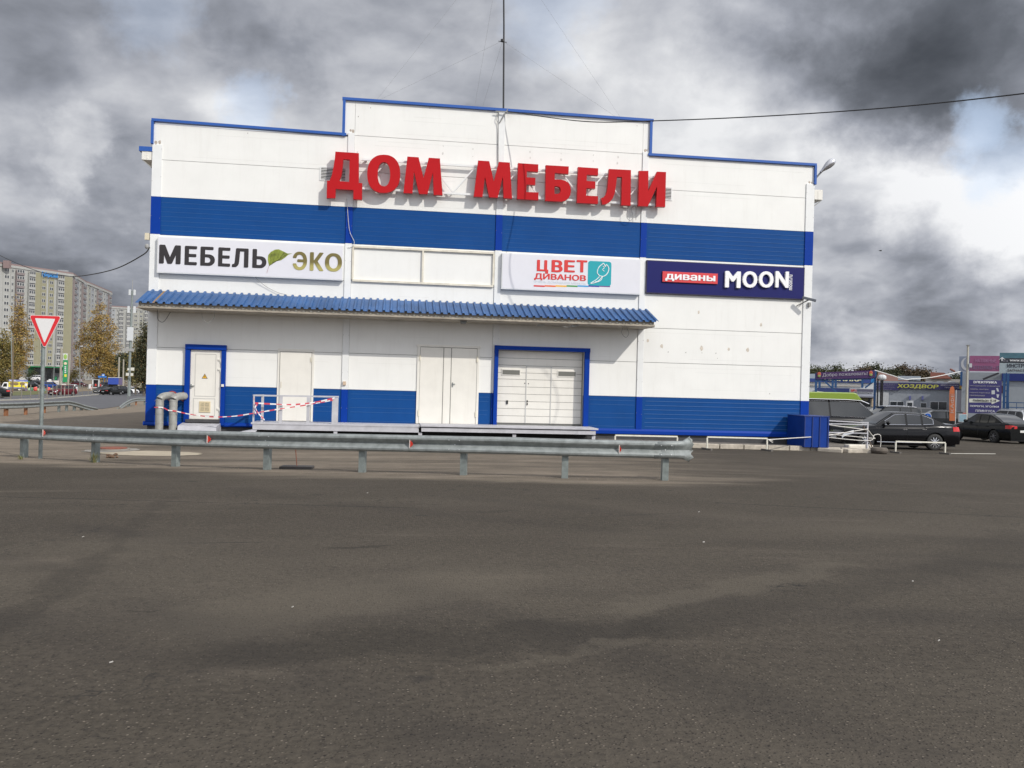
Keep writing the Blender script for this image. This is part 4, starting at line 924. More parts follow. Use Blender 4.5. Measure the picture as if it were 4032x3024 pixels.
# ---------------------------------------------------------------- guardrail in front
def guardrail(name, label, posts, h, post_w, beam_h, side, pm, bm, segs=4, slope_end=None, loc=None, terminal=True, refl=True, zs=None):
    posts = [Vector(p) for p in posts]; root = thing(name, label, 'guardrail', posts[0])
    P = curve_pts([(p.x, p.y, 0) for p in posts], segs)
    def gz(p, i): return G(p.x, p.y) + (zs[min(i // segs, len(zs) - 1)] * (1 - (i % segs) / segs) + zs[min(i // segs + 1, len(zs) - 1)] * ((i % segs) / segs) if zs else 0)
    prof = [(0.0, 0), (.045, .004), (.08, .035), (.085, .062), (.065, .092), (.004, .148), (.004, .160), (.070, .222), (.085, .245), (.083, .272), (.055, .302), (.0, .311)]
    k = beam_h / .311; rows = []
    for i, p in enumerate(P):
        d = (P[min(i + 1, len(P) - 1)] - P[max(i - 1, 0)]).normalized(); nn = Vector((d.y, -d.x, 0)) * side
        rows.append([(p.x + nn.x * (a * k + .10), p.y + nn.y * (a * k + .10), gz(p, i) + h - beam_h + c * k) for a, c in prof])
    mb = MB().grid(rows); rb = [[(x - .0, y + .004 * side, z) for x, y, z in r] for r in rows]
    o = mb.build('beam', bm, root, world=True, smooth=12, solid=.006)
    for i, p in enumerate(posts):
        if i % 1: continue
        d = (P[min(i * segs + 1, len(P) - 1)] - P[max(i * segs - 1, 0)]).normalized(); nn = Vector((d.y, -d.x, 0)) * side; g = gz(p, i * segs)
        w = post_w; q = MB(); base = Vector((p.x, p.y, g - .15)); hh = (h - .06) + .15
        def L_(a, b_, z): v = base + d * a + nn * b_; return (v.x, v.y, g - .15 + z)
        # C section post
        for a0, a1, b0, b1 in ((-w / 2, w / 2, .055, .065), (-w / 2, -w / 2 + .008, -.06, .055), (w / 2 - .008, w / 2, -.06, .055)):
            vs = [L_(a0, b0, 0), L_(a1, b0, 0), L_(a1, b1, 0), L_(a0, b1, 0), L_(a0, b0, hh), L_(a1, b0, hh), L_(a1, b1, hh), L_(a0, b1, hh)]
            q.add(vs, [(0, 3, 2, 1), (4, 5, 6, 7), (0, 1, 5, 4), (1, 2, 6, 5), (2, 3, 7, 6), (3, 0, 4, 7)])
        q.build('post', pm[i % len(pm)] if isinstance(pm, list) else pm, root, world=True)
    return root, P, rows
RP = [(-8.6, -2.5, 0), (-6.5, -4.0, 0), (-4.4, -5.6, 0), (-2.3, -7.15, 0), (-.19, -8.68, 0), (1.78, -10.02, 0), (3.68, -11.08, 0), (5.61, -11.85, 0), (7.49, -12.40, 0), (9.42, -12.98, 0), (11.3, -13.44, 0), (13.20, -13.60, 0)]
gr, GP, GR = guardrail('guardrail', 'long galvanised steel guardrail curving across the foreground with red reflectors', RP, .745, .12, .315, 1, galv2, galv)
# flared end, overlaps, bolts, reflectors
def rail_at(t):         # t in post index -> (point on curve, direction, outward normal, ground)
    i = t * 4; k = int(i); f = i - k; p = GP[k].lerp(GP[min(k + 1, len(GP) - 1)], f); d = (GP[min(k + 1, len(GP) - 1)] - GP[max(k, 0)]).normalized() if k + 1 < len(GP) else (GP[-1] - GP[-2]).normalized()
    return p, d, Vector((d.y, -d.x, 0)), G(p.x, p.y)
p, d, n_, g = rail_at(11)
rows = []; prof = [(0.0, 0), (.045, .004), (.08, .035), (.085, .062), (.065, .092), (.004, .148), (.004, .160), (.070, .222), (.085, .245), (.083, .272), (.055, .302), (.0, .311)]
for t, bend, sp, jit in ((-.25, 0, 1, 0), (0, 0, 1, 0), (.22, -.01, 1.02, .0), (.32, -.05, 1.06, .008), (.41, -.12, 1.18, .015), (.50, -.20, 1.38, .03), (.56, -.24, 1.55, .045)):
    rows.append([(p + d * (t + (abs(c - .155) * -.25 if t > .38 else 0) + random.uniform(-jit, jit)) + n_ * (.104 + a * 1.02 + bend + random.uniform(-jit, jit))) * 1.0 + Vector((0, 0, g + .745 - .155 - .16 * sp * (1 - 2 * c / .311) - (.01 if t < 0 else 0))) for a, c in prof])
o = MB().grid(rows).build('end_terminal', galv, gr, world=True, smooth=40); s = o.modifiers.new('s', 'SOLIDIFY'); s.thickness = .005
bolts = MB(); laps = MB()
for t in (3.05, 5.02, 7.0, 8.92, 10.98):
    p, d, n_, g = rail_at(min(t, 10.99))
    lr = [p + d * .16 + n_ * (.1025 + a * 1.0) + Vector((0, 0, g + .745 - .311 + c)) for a, c in prof]; laps.tube(lr, .0035, 4)
    for s_ in (-.1, .1):
        for c in (.068, .243): v = p + d * s_ + n_ * (.188) + Vector((0, 0, g + .745 - .315 + c)); bolts.ball(v, .011, 6)
    v = p + n_ * .115 + Vector((0, 0, g + .745 - .16)); bolts.ball(v, .014, 6)
laps.build('beam_joint', mat('joint_dark', (.06, .065, .065), .7), gr, world=True)
bolts.build('bolt', mat('bolt_steel', (.55, .56, .57), .3, metal=.6), gr, world=True)
refm = mat('reflector_red', (.75, .05, .03), .25); refw = mat('reflector_back', (.55, .50, .46), .5)
for px, wd in ((182, .9), (828, .8), (1622, .6), (2440, .28)):
    best = min(range(0, 1100), key=lambda i: abs((lambda q: (2016 + FPX * (q - CAM).dot(RT) / (q - CAM).dot(FW)))(rail_at(i / 100)[0] + Vector((0, 0, .5)) + rail_at(i / 100)[2] * .15) - px))
    p, d, n_, g = rail_at(best / 100); c = p + n_ * .13 + Vector((0, 0, g + .745 - .16))
    r = MB(); sc = .085
    if wd > .5: face_d = (d * -.0 + n_); 
    A_ = c + d * (-.05 * wd) + n_ * .05; pts = [A_ + Vector((0, 0, .065)), A_ + Vector((0, 0, -.065)), A_ + d * .10 * wd + n_ * .03 + Vector((0, 0, -.02)), A_ + d * .10 * wd + n_ * .03 + Vector((0, 0, .02))]
    r.add(pts + [q - n_ * .012 for q in pts], [(0, 1, 2, 3), (7, 6, 5, 4), (0, 4, 5, 1), (1, 5, 6, 2), (2, 6, 7, 3), (3, 7, 4, 0)])
    r.build('reflector', refm, gr, world=True)
    r = MB(); B_ = A_ - d * .008; r.bar(B_ + Vector((0, 0, .08)) - n_ * .01, B_ + Vector((0, 0, -.08)) - n_ * .01, .012, .06, up=(n_.x, n_.y, 0)); r.build('reflector_plate', refw, gr, world=True)
# rubble line and weeds along the rail
weed = mat('weed_green', (.09, .13, .04), .8, island=[(.07, .10, .03), (.14, .16, .05), (.20, .17, .08)])
def weed_clump(c, n, h, label):
    b = MB()
    for i in range(n):
        a = random.uniform(0, 2 * pi); r = random.uniform(0, .06); x, y = c.x + cos(a) * r, c.y + sin(a) * r; l = h * random.uniform(.4, 1); lean = random.uniform(.1, .7); w = .008
        dx, dy = cos(a) * lean * l, sin(a) * lean * l; px_, py_ = -sin(a) * w, cos(a) * w; z = G(x, y)
        b.add([(x - px_, y - py_, z), (x + px_, y + py_, z), (x + dx * .5 + px_, y + dy * .5 + py_, z + l * .6), (x + dx * .5 - px_, y + dy * .5 - py_, z + l * .6), (x + dx, y + dy, z + l)], [(0, 1, 2, 3), (3, 2, 4)])
    return tag(b.build('weed', weed), label, 'weed')
weed_clump(Vector((1.78, -10.12, 0)), 30, .28, 'small tuft of weeds at the foot of a guardrail post beside manhole')
weed_clump(Vector((.0, -9.3, 0)), 18, .12, 'dry little weed clump beside the give way sign post')
b = MB()
for i in range(260):
    t = random.uniform(3.2, 11.3); p, d, n_, g = rail_at(min(t, 10.9)); s_ = random.gauss(.12, .16); q = p + n_ * s_ + d * random.uniform(-.3, .3); r = random.uniform(.004, .014); b.ball((q.x, q.y, G(q.x, q.y) + r * .3), (r, r * 1.3, r * .6), 5)
o = b.build('gravel', mat('grit_brown', (.22, .18, .14), .9)); o['kind'] = 'stuff'; o['label'] = 'scattered grit and pebbles along the foot of the guardrail'; o['category'] = 'gravel'
def litter(px, py, l, w, label, m=lettwhite, cat='litter'):
    p = spot(px, py); a = random.uniform(-.3, .3); b = MB(); b.bar((p.x - l / 2, p.y, p.z + .008), (p.x + l / 2, p.y + l * a, p.z + .014), w, .006); return tag(b.build('litter', m), label, cat)
for px, py, l, w, lb in ((438, 2614, .055, .01, 'pale twig shaped scrap of litter in the left foreground'), (3697, 2528, .035, .01, 'small white scrap of litter in the right foreground'), (3594, 2293, .025, .025, 'tiny white paper crumb on the road right of centre'),
                         (1152, 2395, .03, .02, 'tiny white crumb on the road left of centre'), (327, 2117, .06, .012, 'orange brown cigarette end on the left of road'), (1447, 1943, .06, .03, 'little white paper on the road near guardrail'), (2771, 2138, .05, .05, 'white bottle cap sized litter on the road'), (2752, 2018, .06, .04, 'small white paper scrap on far part of road')):
    litter(px, py, l * .34, w * .36, lb, mat('paper_scrap', (.5, .48, .44), .8))
# manhole, concrete patches
pm_ = mat('patch_concrete', (.36, .31, .23), .9, var=.15, vscale=2); pm2 = mat('patch_grey', (.22, .205, .18), .9, var=.2, vscale=3)
def blob(name, c, rx, ry, ang, dz, m, jit=.08, n=36):
    P = []
    for i in range(n):
        a = 2 * pi * i / n; r = 1 + random.uniform(-jit, jit); x, y = rx * cos(a) * r, ry * sin(a) * r; X = c[0] + x * cos(ang) - y * sin(ang); Y = c[1] + x * sin(ang) + y * cos(ang); P.append((X, Y, G(X, Y) + dz))
    return MB().add([(c[0], c[1], G(*c) + dz)] + P, [(0, 1 + i, 1 + (i + 1) % n) for i in range(n)]).build(name, m)
o = blob('concrete_patch', (2.15, -7.25), 1.35, .80, -.45, .008, pm_); struct(o)
o = blob('concrete_patch', (.92, -6.2), .62, .80, -.3, .014, pm2); struct(o)
mh = thing('manhole', 'round rusty red manhole cover set in pale concrete beyond the guardrail', 'manhole', (.90, -6.05, G(.9, -6.05)))
MB().tube([(0, 0, 0), (0, 0, .05)], .40, 28).build('ring', pm2, mh); MB().tube([(0, 0, .0505), (0, 0, .07)], .34, 28).build('cover', rust, mh)
r_ = MB(); 
for i in range(14):
    r = random.uniform(.02, .06); r_.ball((random.uniform(-.14, .14), random.uniform(-.05, .05), r * .6 + (random.random() < .3) * .05), (r, r, r * .7), 6)
o = r_.build('rubble_pile', mat('rubble_brown', (.13, .08, .05), .95, var=.4, vscale=20)); o.location = (1.72, -8.75, G(1.72, -8.75)); tag(o, 'small pile of brown rubble on the edge of the concrete patch', 'rubble')
# plank with a leaning rod
bd = thing('rubber_base', 'dark flat rubber block with a thin rod standing behind the guardrail', 'block', (6.15, -11.55, G(6.15, -11.55)), -.04)
MB().prism([(-.32, -.19), (.32, -.19), (.33, .16), (-.30, .18)], 'z', 0, .055).build('block', mat('old_board', (.06, .055, .052), .85, var=.2), bd, bevel=.01)
MB().tube([(-.0, 0, .04), (-.05, .02, .5)], .008, 6).build('rod', rust, bd)
# give way sign
gw = thing('give_way_sign', 'white and red triangular give way sign on grey steel post', 'road sign', (.28, -9.0, G(.28, -9)))
z0 = G(.28, -9)
MB().tube([(0, 0, -.1), (0, 0, 2.95)], .042, 12).build('post', galv2, gw, smooth=40)
def tri(cx, cz, w, h, r, n=5):
    P = []; C = [(-w / 2 + r * 1.7, h - r), (w / 2 - r * 1.7, h - r), (0, 2.1 * r)]
    for (x, z), a0 in zip(C, (210 + 0, 90, -30)):
        for i in range(n + 1):
            a = radians({210: 210, 90: 90, -30: -30}[a0] - 120 * i / n); P.append((cx + x + r * cos(a), cz + z + r * sin(a)))
    return P
tz = 2.42 + .0; A1 = onY(112.8, 1238, -9.06); A2 = onY(244.5, 1246, -9.06); A3 = onY(177, 1374, -9.06); cx = (A1.x + A2.x) / 2 - .28; wd = A2.x - A1.x; hh = (A1.z + A2.z) / 2 - A3.z; zb = A3.z - z0
MB().prism(tri(cx, zb, wd, hh, .04), 'y', -.066, -.052, 0).build('plate', mat('plate_edge', (.65, .62, .60), .4), gw)
MB().prism(tri(cx, zb + .02, wd - .035, hh - .03, .035), 'y', -.070, -.0665).build('border', mat('sign_border_red', (.62, .018, .025), .3), gw)
MB().prism(tri(cx, zb + .135, wd - .27, hh - .205, .012), 'y', -.074, -.0705).build('face', mat('sign_white', (.68, .67, .66), .35), gw)

# ---------------------------------------------------------------- right side: kerb, barriers, blue box
kz = lambda x, y: G(x, y) + .14
pv = MB(); KP = [(14.95, -1.9), (17, -1.75), (19, -1.6), (20.8, -1.4), (22.5, -1.15), (24.6, -1.5)]
rows = []
for x, y in KP: rows.append([(x, y, kz(x, y)), (x, (y + .04) * .5, kz(x, y) + .0), (x, .04, kz(x, 0))])
pv.grid(rows); pv.grid([[(24.6, -1.5, kz(24.6, -1.5)), (24.6, 0, kz(24.6, 0)), (24.6, 5.5, kz(24.6, 5.5))], [(27.2, .3, kz(27.2, .3) - .1), (27.2, 2, kz(27.2, 2) - .1), (27.2, 5.5, kz(27.2, 5.5) - .1)]]) if False else None
pv.box((22.9, .05, -1), (25.9, 8, G(24, 3) + .13)); o = pv.build('pavement', mat('pavement_asphalt', (.13, .115, .098), .9, var=.25, vscale=2, bump=.4, bscale=40)); struct(o)
kb = thing('kerb', 'weathered pale concrete kerb along the right end of the store', 'kerb', (20, -1.6, G(20, -1.6)))
for (x, y), (x2, y2) in zip(KP, KP[1:]):
    for i in range(2):
        a = Vector((x + (x2 - x) * i / 2 + .015, y + (y2 - y) * i / 2, 0)); c = Vector((x + (x2 - x) * (i + 1) / 2 - .015, y + (y2 - y) * (i + 1) / 2, 0)); a.z = G(a.x, a.y) + .07 + random.uniform(-.012, .012); c.z = G(c.x, c.y) + .07 + random.uniform(-.012, .012)
        MB().bar(a, c, .15, .17).build('kerb_stone', concrete, kb, world=True, bevel=.02)
for (a, c) in (((22.75, -1.25), (23.4, -1.75)), ((23.5, -1.7), (24.3, -1.35))):
    a = Vector((*a, G(*a) + .06)); c = Vector((*c, G(*c) + .05)); MB().bar(a, c, .3, .14).build('kerb_stone', concrete, kb, world=True, bevel=.03)
def low_barrier(x0, y0, x1, y1, h, label):
    a = Vector((x0, y0, G(x0, y0))); c = Vector((x1, y1, G(x1, y1))); t = thing('low_barrier', label, 'barrier', a, group='low cream tube barriers')
    d = (c - a).normalized(); n = Vector((-d.y, d.x, 0))
    MB().bar(a + Vector((0, 0, h)), c + Vector((0, 0, h)), .045, .045).build('rail', pale_metal, t, world=True)
    for p in (a, c):
        MB().bar(p, p + Vector((0, 0, h - .023)), .045, .045).build('upright', pale_metal, t, world=True)
        MB().bar(p - n * .28 + Vector((0, 0, .03)), p + n * .28 + Vector((0, 0, .03)), .07, .06).build('foot', mat('foot_dark', (.12, .11, .10), .7), t, world=True)
low_barrier(14.75, -4.0, 16.90, -3.45, .43, 'low cream tube barrier just behind the flared end of guardrail')
low_barrier(18.16, -2.71, 20.42, -2.25, .42, 'low cream tube barrier standing alone in front of the kerb')
low_barrier(25.86, -.95, 27.85, -.85, .42, 'low cream tube barrier in front of the black sedan with bright wheels')
# tall barrier with ropes
a = Vector((22.98, -1.10, G(22.98, -1.1))); c = Vector((24.62, -1.2, G(24.6, -1.2))); tb = thing('tall_barrier', 'tall white tube barrier wound with ropes beside the blue box', 'barrier', a)
for p in (a, c):
    MB().bar(p, p + Vector((0, 0, 1.08)), .04, .04).build('upright', greywhite, tb, world=True); MB().bar(p + Vector((-.3, -.1, .02)), p + Vector((.3, .0, .02)), .08, .05).build('foot', mat('foot_dark', (.12, .11, .10), .7), tb, world=True)
for h0, h1 in ((1.08, 1.05), (.96, .99), (.66, .68)): MB().bar(a + Vector((0, 0, h0)), c + Vector((0, 0, h1)), .035, .035).build('rail', greywhite, tb, world=True)
rope = mat('rope_white', (.62, .60, .56), .8)
wire('rope', [a + Vector((0, -.03, .95)), c + Vector((0, -.03, .80)), c + Vector((.3, 0, .5)), a + Vector((0, -.04, .62))], .014, rope, 'white rope zigzagging inside the tall barrier')
wire('rope', [Vector((20.45, -2.25, G(20.4, -2.2) + .38)), a + Vector((0, -.04, .52)), c + Vector((0, -.04, .84))], .016, rope, 'white rope stretched from the lone low barrier to the tall barrier')
wire('rope', curve_pts([a + Vector((0, -.04, .50)), c + Vector((0, -.04, .42)), c + Vector((.25, 0, .62)), c + Vector((.5, 0, .60)), c + Vector((.5, 0, .1))], 4), .014, rope, 'rope tied from the tall barrier round a leaning stick')
tag(MB().tube([(20.43, -2.27, G(20.4, -2.2) + .40), (20.6, -2.3, G(20.4, -2.2) + .28)], .012, 5).tube([(20.43, -2.27, G(20.4, -2.2) + .40), (20.65, -2.2, G(20.4, -2.2) + .33)], .012, 5).build('rope_end', rope), 'frayed rope ends hanging at the low barrier corner', 'rope')
sp_ = spot(3438, 1783); tag(MB().tube([(sp_.x + .05, sp_.y, sp_.z), (sp_.x - .35, sp_.y + .1, sp_.z + .95)], .022, 6).build('stick', mat('dark_wood', (.10, .07, .05), .8)), 'dark wooden stick leaning beside the old tyre', 'stick')
q = spot(3381, 1780); st = MB(); st.box((-.50, -.16, 0), (.48, .18, .27)); o = st.build('stone_block', mat('white_stone', (.62, .58, .50), .85, var=.15, vscale=4, bump=.5, bscale=10), bevel=.05); o.location = (q.x, q.y, q.z); o.rotation_euler = (0, 0, .08); tag(o, 'chalky white concrete block lying in front of the tall barrier', 'block')
q = spot(3461, 1786); ty = MB(); R_, r_t = .21, .085; rows = []
for i in range(21):
    A_ = 2 * pi * i / 20; rows.append([(cos(A_) * (R_ + r_t * cos(2 * pi * k / 10)), sin(A_) * (R_ + r_t * cos(2 * pi * k / 10)), r_t * 1.3 + r_t * 1.3 * sin(2 * pi * k / 10)) for k in range(11)])
ty.grid(rows); o = ty.build('old_tyre', mat('dusty_tyre', (.10, .085, .07), .9, var=.3, vscale=8), smooth=60); o.location = q; tag(o, 'dusty old tyre lying on the ground by the white block', 'tyre')
# blue steel box: stands on the pavement beside the corner
bz = G(24, 1) + .13
bx = thing('steel_box', 'tall bright blue sheet steel box at the right corner of the store', 'box', (24, 0, bz))
c0 = onY(3090, 1637, -1.30); c1 = onY(3166, 1638, -1.75)
P0 = Vector((22.15, -.12, 0)); P1 = Vector((22.15, -1.40, 0)); P2 = Vector((23.07, -1.40, 0)); P3 = Vector((23.07, -.12, 0)); zt = .745
z_b = kz(23, -1.2) + .0
def quadbox(m, P, z0, z1): m.add([(p.x, p.y, z0) for p in P] + [(p.x, p.y, z1) for p in P], [(0, 3, 2, 1), (4, 5, 6, 7), (0, 1, 5, 4), (1, 2, 6, 5), (2, 3, 7, 6), (3, 0, 4, 7)])
m = MB(); quadbox(m, (P0, P1, P2, P3), z_b, zt); m.build('shell', mat('box_blue', (.004, .035, .22), .6, spec=.2, var=.12, vscale=3), bx, world=True, bevel=.008)
m = MB(); cen = (P0 + P1 + P2 + P3) / 4; quadbox(m, [cen + (p - cen) * 1.02 for p in (P0, P1, P2, P3)], zt + .002, zt + .03); m.build('lid', mat('box_blue_dark', (.01, .03, .16), .5), bx, world=True)
m = MB()
nf = (P2 - P1).normalized(); nn = Vector((nf.y, -nf.x, 0))
for t in (.02, .33, .62, .95): p = P1.lerp(P2, t) + nn * .012; m.bar((p.x, p.y, z_b + .02), (p.x, p.y, zt - .01), .03, .03, up=(nn.x, nn.y, 0))
m.build('rib', mat('box_blue_dark', (.01, .03, .16), .5), bx, world=True)
o = ribbon('parking_line', [spot(3713, 1785), spot(3920, 1786.5)], [spot(3713, 1787), spot(3920, 1788.5)], 6, 1, mat('line_paint', (.5, .48, .42), .8, var=.3, vscale=10), .006); struct(o)

# ---------------------------------------------------------------- cars
glass_m = mat('car_glass', (.008, .010, .012), .04, spec=.5); glass_m.node_tree.nodes['Principled BSDF'].inputs['IOR'].default_value = 1.65
chrome = mat('chrome', (.75, .75, .77), .12, metal=1.0)
rimm = mat('rim_silver', (.55, .56, .58), .25, metal=.8); rim_d = mat('rim_dark', (.22, .22, .23), .35, metal=.7)
headl = mat('headlight_glass', (.62, .65, .68), .1); taill = mat('taillight_red', (.45, .012, .012), .15); platem = mat('plate_white', (.65, .65, .62), .4)
KINDS = {
 'sedan': dict(L=4.72, W=1.82, H=1.46, r=.33, wx=(.92, 3.66), top=[(0, .50), (.04, .60), (.12, .68), (.5, .80), (1.0, .90), (1.45, .96), (3.0, .98), (3.9, 1.03), (4.45, 1.04), (4.66, .98), (4.72, .80)], gh=(1.30, 2.10, 3.15, 4.15)),
 'suv': dict(L=4.6, W=1.86, H=1.70, r=.36, wx=(.90, 3.58), top=[(0, .62), (.04, .75), (.14, .86), (.5, .98), (1.2, 1.07), (3.0, 1.10), (4.2, 1.10), (4.52, 1.05), (4.6, .80)], gh=(1.10, 1.85, 4.0, 4.52)),
 'hatch': dict(L=4.2, W=1.74, H=1.50, r=.31, wx=(.82, 3.42), top=[(0, .52), (.04, .62), (.12, .70), (.5, .84), (1.1, .95), (3.0, .98), (3.9, 1.0), (4.14, .95), (4.2, .78)], gh=(1.0, 1.80, 3.5, 4.08)),
 'van': dict(L=5.1, W=1.92, H=1.95, r=.34, wx=(.92, 3.95), top=[(0, .62), (.04, .78), (.15, .90), (.6, 1.06), (1.0, 1.15), (3.0, 1.17), (4.8, 1.17), (5.05, 1.12), (5.1, .9)], gh=(.85, 1.75, 4.7, 5.04)),
}
def make_car(name, label, kind, paint, loc, rz, group=None, chrome_line=False, rails=False, rim=None, plate_text=None, black_glass=glass_m, spokes=10):
    K = KINDS[kind]; L, W, H, r = K['L'], K['W'], K['H'], K['r']; t = thing(name, label, {'sedan': 'car', 'suv': 'car', 'hatch': 'car', 'van': 'van'}[kind], loc, rz, group)
    def lerpP(P, x):
        if x <= P[0][0]: return P[0][1]
        for (a, za), (b, zb) in zip(P, P[1:]):
            if x <= b: f = (x - a) / (b - a); return za + (zb - za) * f
        return P[-1][1]
    def ztop(x): return sum(lerpP(K['top'], min(max(x + o, 0), L)) for o in (-.08, -.04, 0, .04, .08)) / 5
    def hw(x): s = (x / L - .5) * 2; return W / 2 * (1 - (.20 if s < 0 else .13) * abs(s) ** 5 - .02 * abs(s))
    xa, xb, xc, xd = K['gh']
    def zarch(x):
        z = .20 + (.06 if x < .3 or x > L - .3 else 0)
        for wx in K['wx']:
            R = r + .065; d = abs(x - wx)
            if d < R: z = max(z, r + math.sqrt(R * R - d * d))
        return z
    xs = set([0, .03, .07, .12, .2, .3, L - .3, L - .2, L - .12, L - .06, L - .02, L]); x = .4
    while x < L - .35: xs.add(round(x, 3)); x += .14
    for wx in K['wx']:
        for k in range(-8, 9): xs.add(round(wx + (r + .065) * sin(k / 8 * pi / 2), 4))
    xs = sorted(xs); rows = []
    def side(x, z):      # half width of the body side at height z
        zt = ztop(x); w = hw(x); f = (z - .2) / max(.2, zt - .2)
        P = [(0, .93), (.15, .975), (.4, 1.0), (.62, .992), (.80, .975), (.92, .945), (1.0, .87)]
        return w * lerpP(P, max(0, min(1, f)))
    for x in xs:
        zb, zt = zarch(x), ztop(x); row = []; N = 8
        for i in range(N + 1):
            z = zb + (zt - zb) * (i / N) ** .9; row.append((x, side(x, z), z))
        row += [(x, hw(x) * .70, zt + .022), (x, hw(x) * .35, zt + .035), (x, 0, zt + .04)]
        rows.append(row + [(x, -y, z) for _, y, z in row[-2::-1]])
    m = MB().grid(rows); n = len(rows[0])
    m.f.append(tuple(range(n))); m.m.append(0); k0 = (len(rows) - 1) * n; m.f.append(tuple(range(k0 + n - 1, k0 - 1, -1))); m.m.append(0)
    body = m.build('body', paint, t, smooth=38)
    MB().box((.12, -(W / 2 - .24), .16), (L - .12, W / 2 - .24, .80)).box((r * 2 + K['wx'][0] - .2, -(W / 2 - .1), .17), (K['wx'][1] - r - .2, W / 2 - .1, .3)).build('underbody', black, t)
    # greenhouse
    zbelt = lambda x: ztop(x) - .01
    def zroof(x):
        if x <= xb: f = (x - xa) / (xb - xa); return zbelt(xa) + (H - .015 - zbelt(xa)) * (f ** .92)
        if x <= xc: f = (x - xb) / (xc - xb); return H - .015 + .03 * sin(pi * f) * .6
        f = (x - xc) / (xd - xc); return H - .015 + (zbelt(xd) - H + .015) * f ** (1.35 if kind == 'sedan' else 1.8)
    def gw_(x, z): return hw(x) * .90 - (z - .95) * .30
    gx_ = [xa + (xb - xa) * i / 10 for i in range(10)] + [xb + (xc - xb) * i / 10 for i in range(10)] + [xc + (xd - xc) * i / 10 for i in range(11)]
    rows = []
    for x in gx_:
        z0, z1 = zbelt(x) - .03, max(zroof(x), zbelt(x)); row = []
        for f in (0, .25, .5, .75, .93): z = z0 + (z1 - z0) * f; row.append((x, gw_(x, z), z))
        w = gw_(x, z1); row += [(x, w - .05, z1 - .004), (x, w * .6, z1 + .018), (x, 0, z1 + .026)]
        rows.append(row + [(x, -y, z) for _, y, z in row[-2::-1]])
    MB().grid(rows).build('roof', paint, t, smooth=35)
    # side windows
    pil = [(xa + .38, (xb + xc) / 2 - .12), ((xb + xc) / 2 - .04, xc - .02 if kind == 'sedan' else xc - .45), (xc + .06 if kind == 'sedan' else xc - .37, xd - (.52 if kind == 'sedan' else .22))]
    for s in (-1, 1):
        for (x0, x1) in pil:
            if x1 - x0 < .12: continue
            rr = []
            for i in range(9):
                x = x0 + (x1 - x0) * i / 8; z0 = zbelt(x) + .035; z1 = max(z0 + .005, zroof(x) - .075)
                rr.append([(x, s * (gw_(x, z0 + (z1 - z0) * f) + .007), z0 + (z1 - z0) * f) for f in (0, .5, 1)])
            MB().grid(rr).build('side_window', black_glass, t, smooth=40)
            if chrome_line:
                cb = MB(); lo = [Vector(q[0]) for q in rr]; hi = [Vector(q[2]) for q in rr]
                cb.tube([v + Vector((0, s * .006, -.008)) for v in lo], .011, 5); 
                if x0 == pil[-1][0]: cb.tube([hi[-1], lo[-1]], .012, 5)
                cb.tube([v + Vector((0, s * .004, .004)) for v in hi], .008, 5); cb.build('window_trim', chrome, t)
    def screen(x0, x1, nm):
        rr = []
        for i in range(9):
            x = x0 + (x1 - x0) * i / 8; z = zroof(x); w = gw_(x, z) - .10; rr.append([(x, w * f, z + .030 - .012 * abs(f)) for f in (-1, -.6, -.2, .2, .6, 1)])
        MB().grid(rr).build(nm, black_glass, t, smooth=40)
    screen(xa + .06, xb - .03, 'windscreen'); screen(xc + .08, xd - .05, 'rear_window')
    # door lines, handles
    ln = MB()
    for s in (-1, 1):
        for x in (K['wx'][0] + r + .14, (xb + xc) / 2 - .08, K['wx'][1] - r * .6 if kind != 'van' else 3.3):
            pts = [(x, s * (side(x, z) + .002), z) for z in [.30, .45, .6, .75, ztop(x) - .06]]
            if x > K['wx'][1] - r: pts = pts[2:]
            ln.tube(pts, .006, 4)
    ln.build('door_gap', black, t)
    hd = MB()
    for s in (-1, 1):
        for x in ((xb + xc) / 2 - .25, xc - .0): hd.bar((x, s * (side(x, .86) + .015), ztop(x) - .16), (x + .17, s * (side(x, .86) + .015), ztop(x) - .16), .02, .028)
    hd.build('door_handle', chrome if chrome_line else paint, t)
    if chrome_line:
        sk = MB()
        for s in (-1, 1): sk.tube([(x, s * (side(x, .30) + .006), .30) for x in [1.35 + i * .2 for i in range(10)]], .014, 5)
        sk.tube([(L - .10, -W * .43, .42), (L + .0, -W * .3, .42), (L + .012, 0, .42), (L, W * .3, .42), (L - .1, W * .43, .42)], .013, 5); sk.build('sill_trim', chrome, t)
    for s in (-1, 1):
        MB().ball((xa + .42, s * (W / 2 + .08), zbelt(xa + .4) + .10), (.07, .11, .075), 10).build('mirror', paint, t, smooth=60)
        # lights
        rr = []
        for i in range(6):
            x = .03 + .42 * (i / 5) ** 1.4; zc = ztop(x) - .10; rr.append([(x - .008, s * (side(x, zc - .06) + .008), zc - .075), (x - .006, s * (side(x, zc) + .008), zc + .0), (x + .0, s * (side(x, zc + .05) + .006), zc + .045)])
        rr.insert(0, [(.0 - .01, s * hw(0) * .55, .52 + .0), (-.01, s * hw(0) * .55, .58), (.0, s * hw(0) * .55, .62)] if kind in ('sedan', 'hatch') else [(-.01, s * hw(0) * .6, .66), (-.01, s * hw(0) * .6, .72), (0, s * hw(0) * .6, .77)])
        MB().grid(rr).build('headlight', headl, t, smooth=50)
        rr = []; zz = .86 if kind in ('sedan', 'hatch') else .98
        for i in range(6):
            x = L - .02 - .30 * (i / 5); rr.append([(x + .008, s * (side(x, zz - .08) + .010), zz - .09), (x + .008, s * (side(x, zz) + .010), zz), (x, s * (side(x, zz + .08) + .008), zz + (.085 if kind != 'van' else .2))])
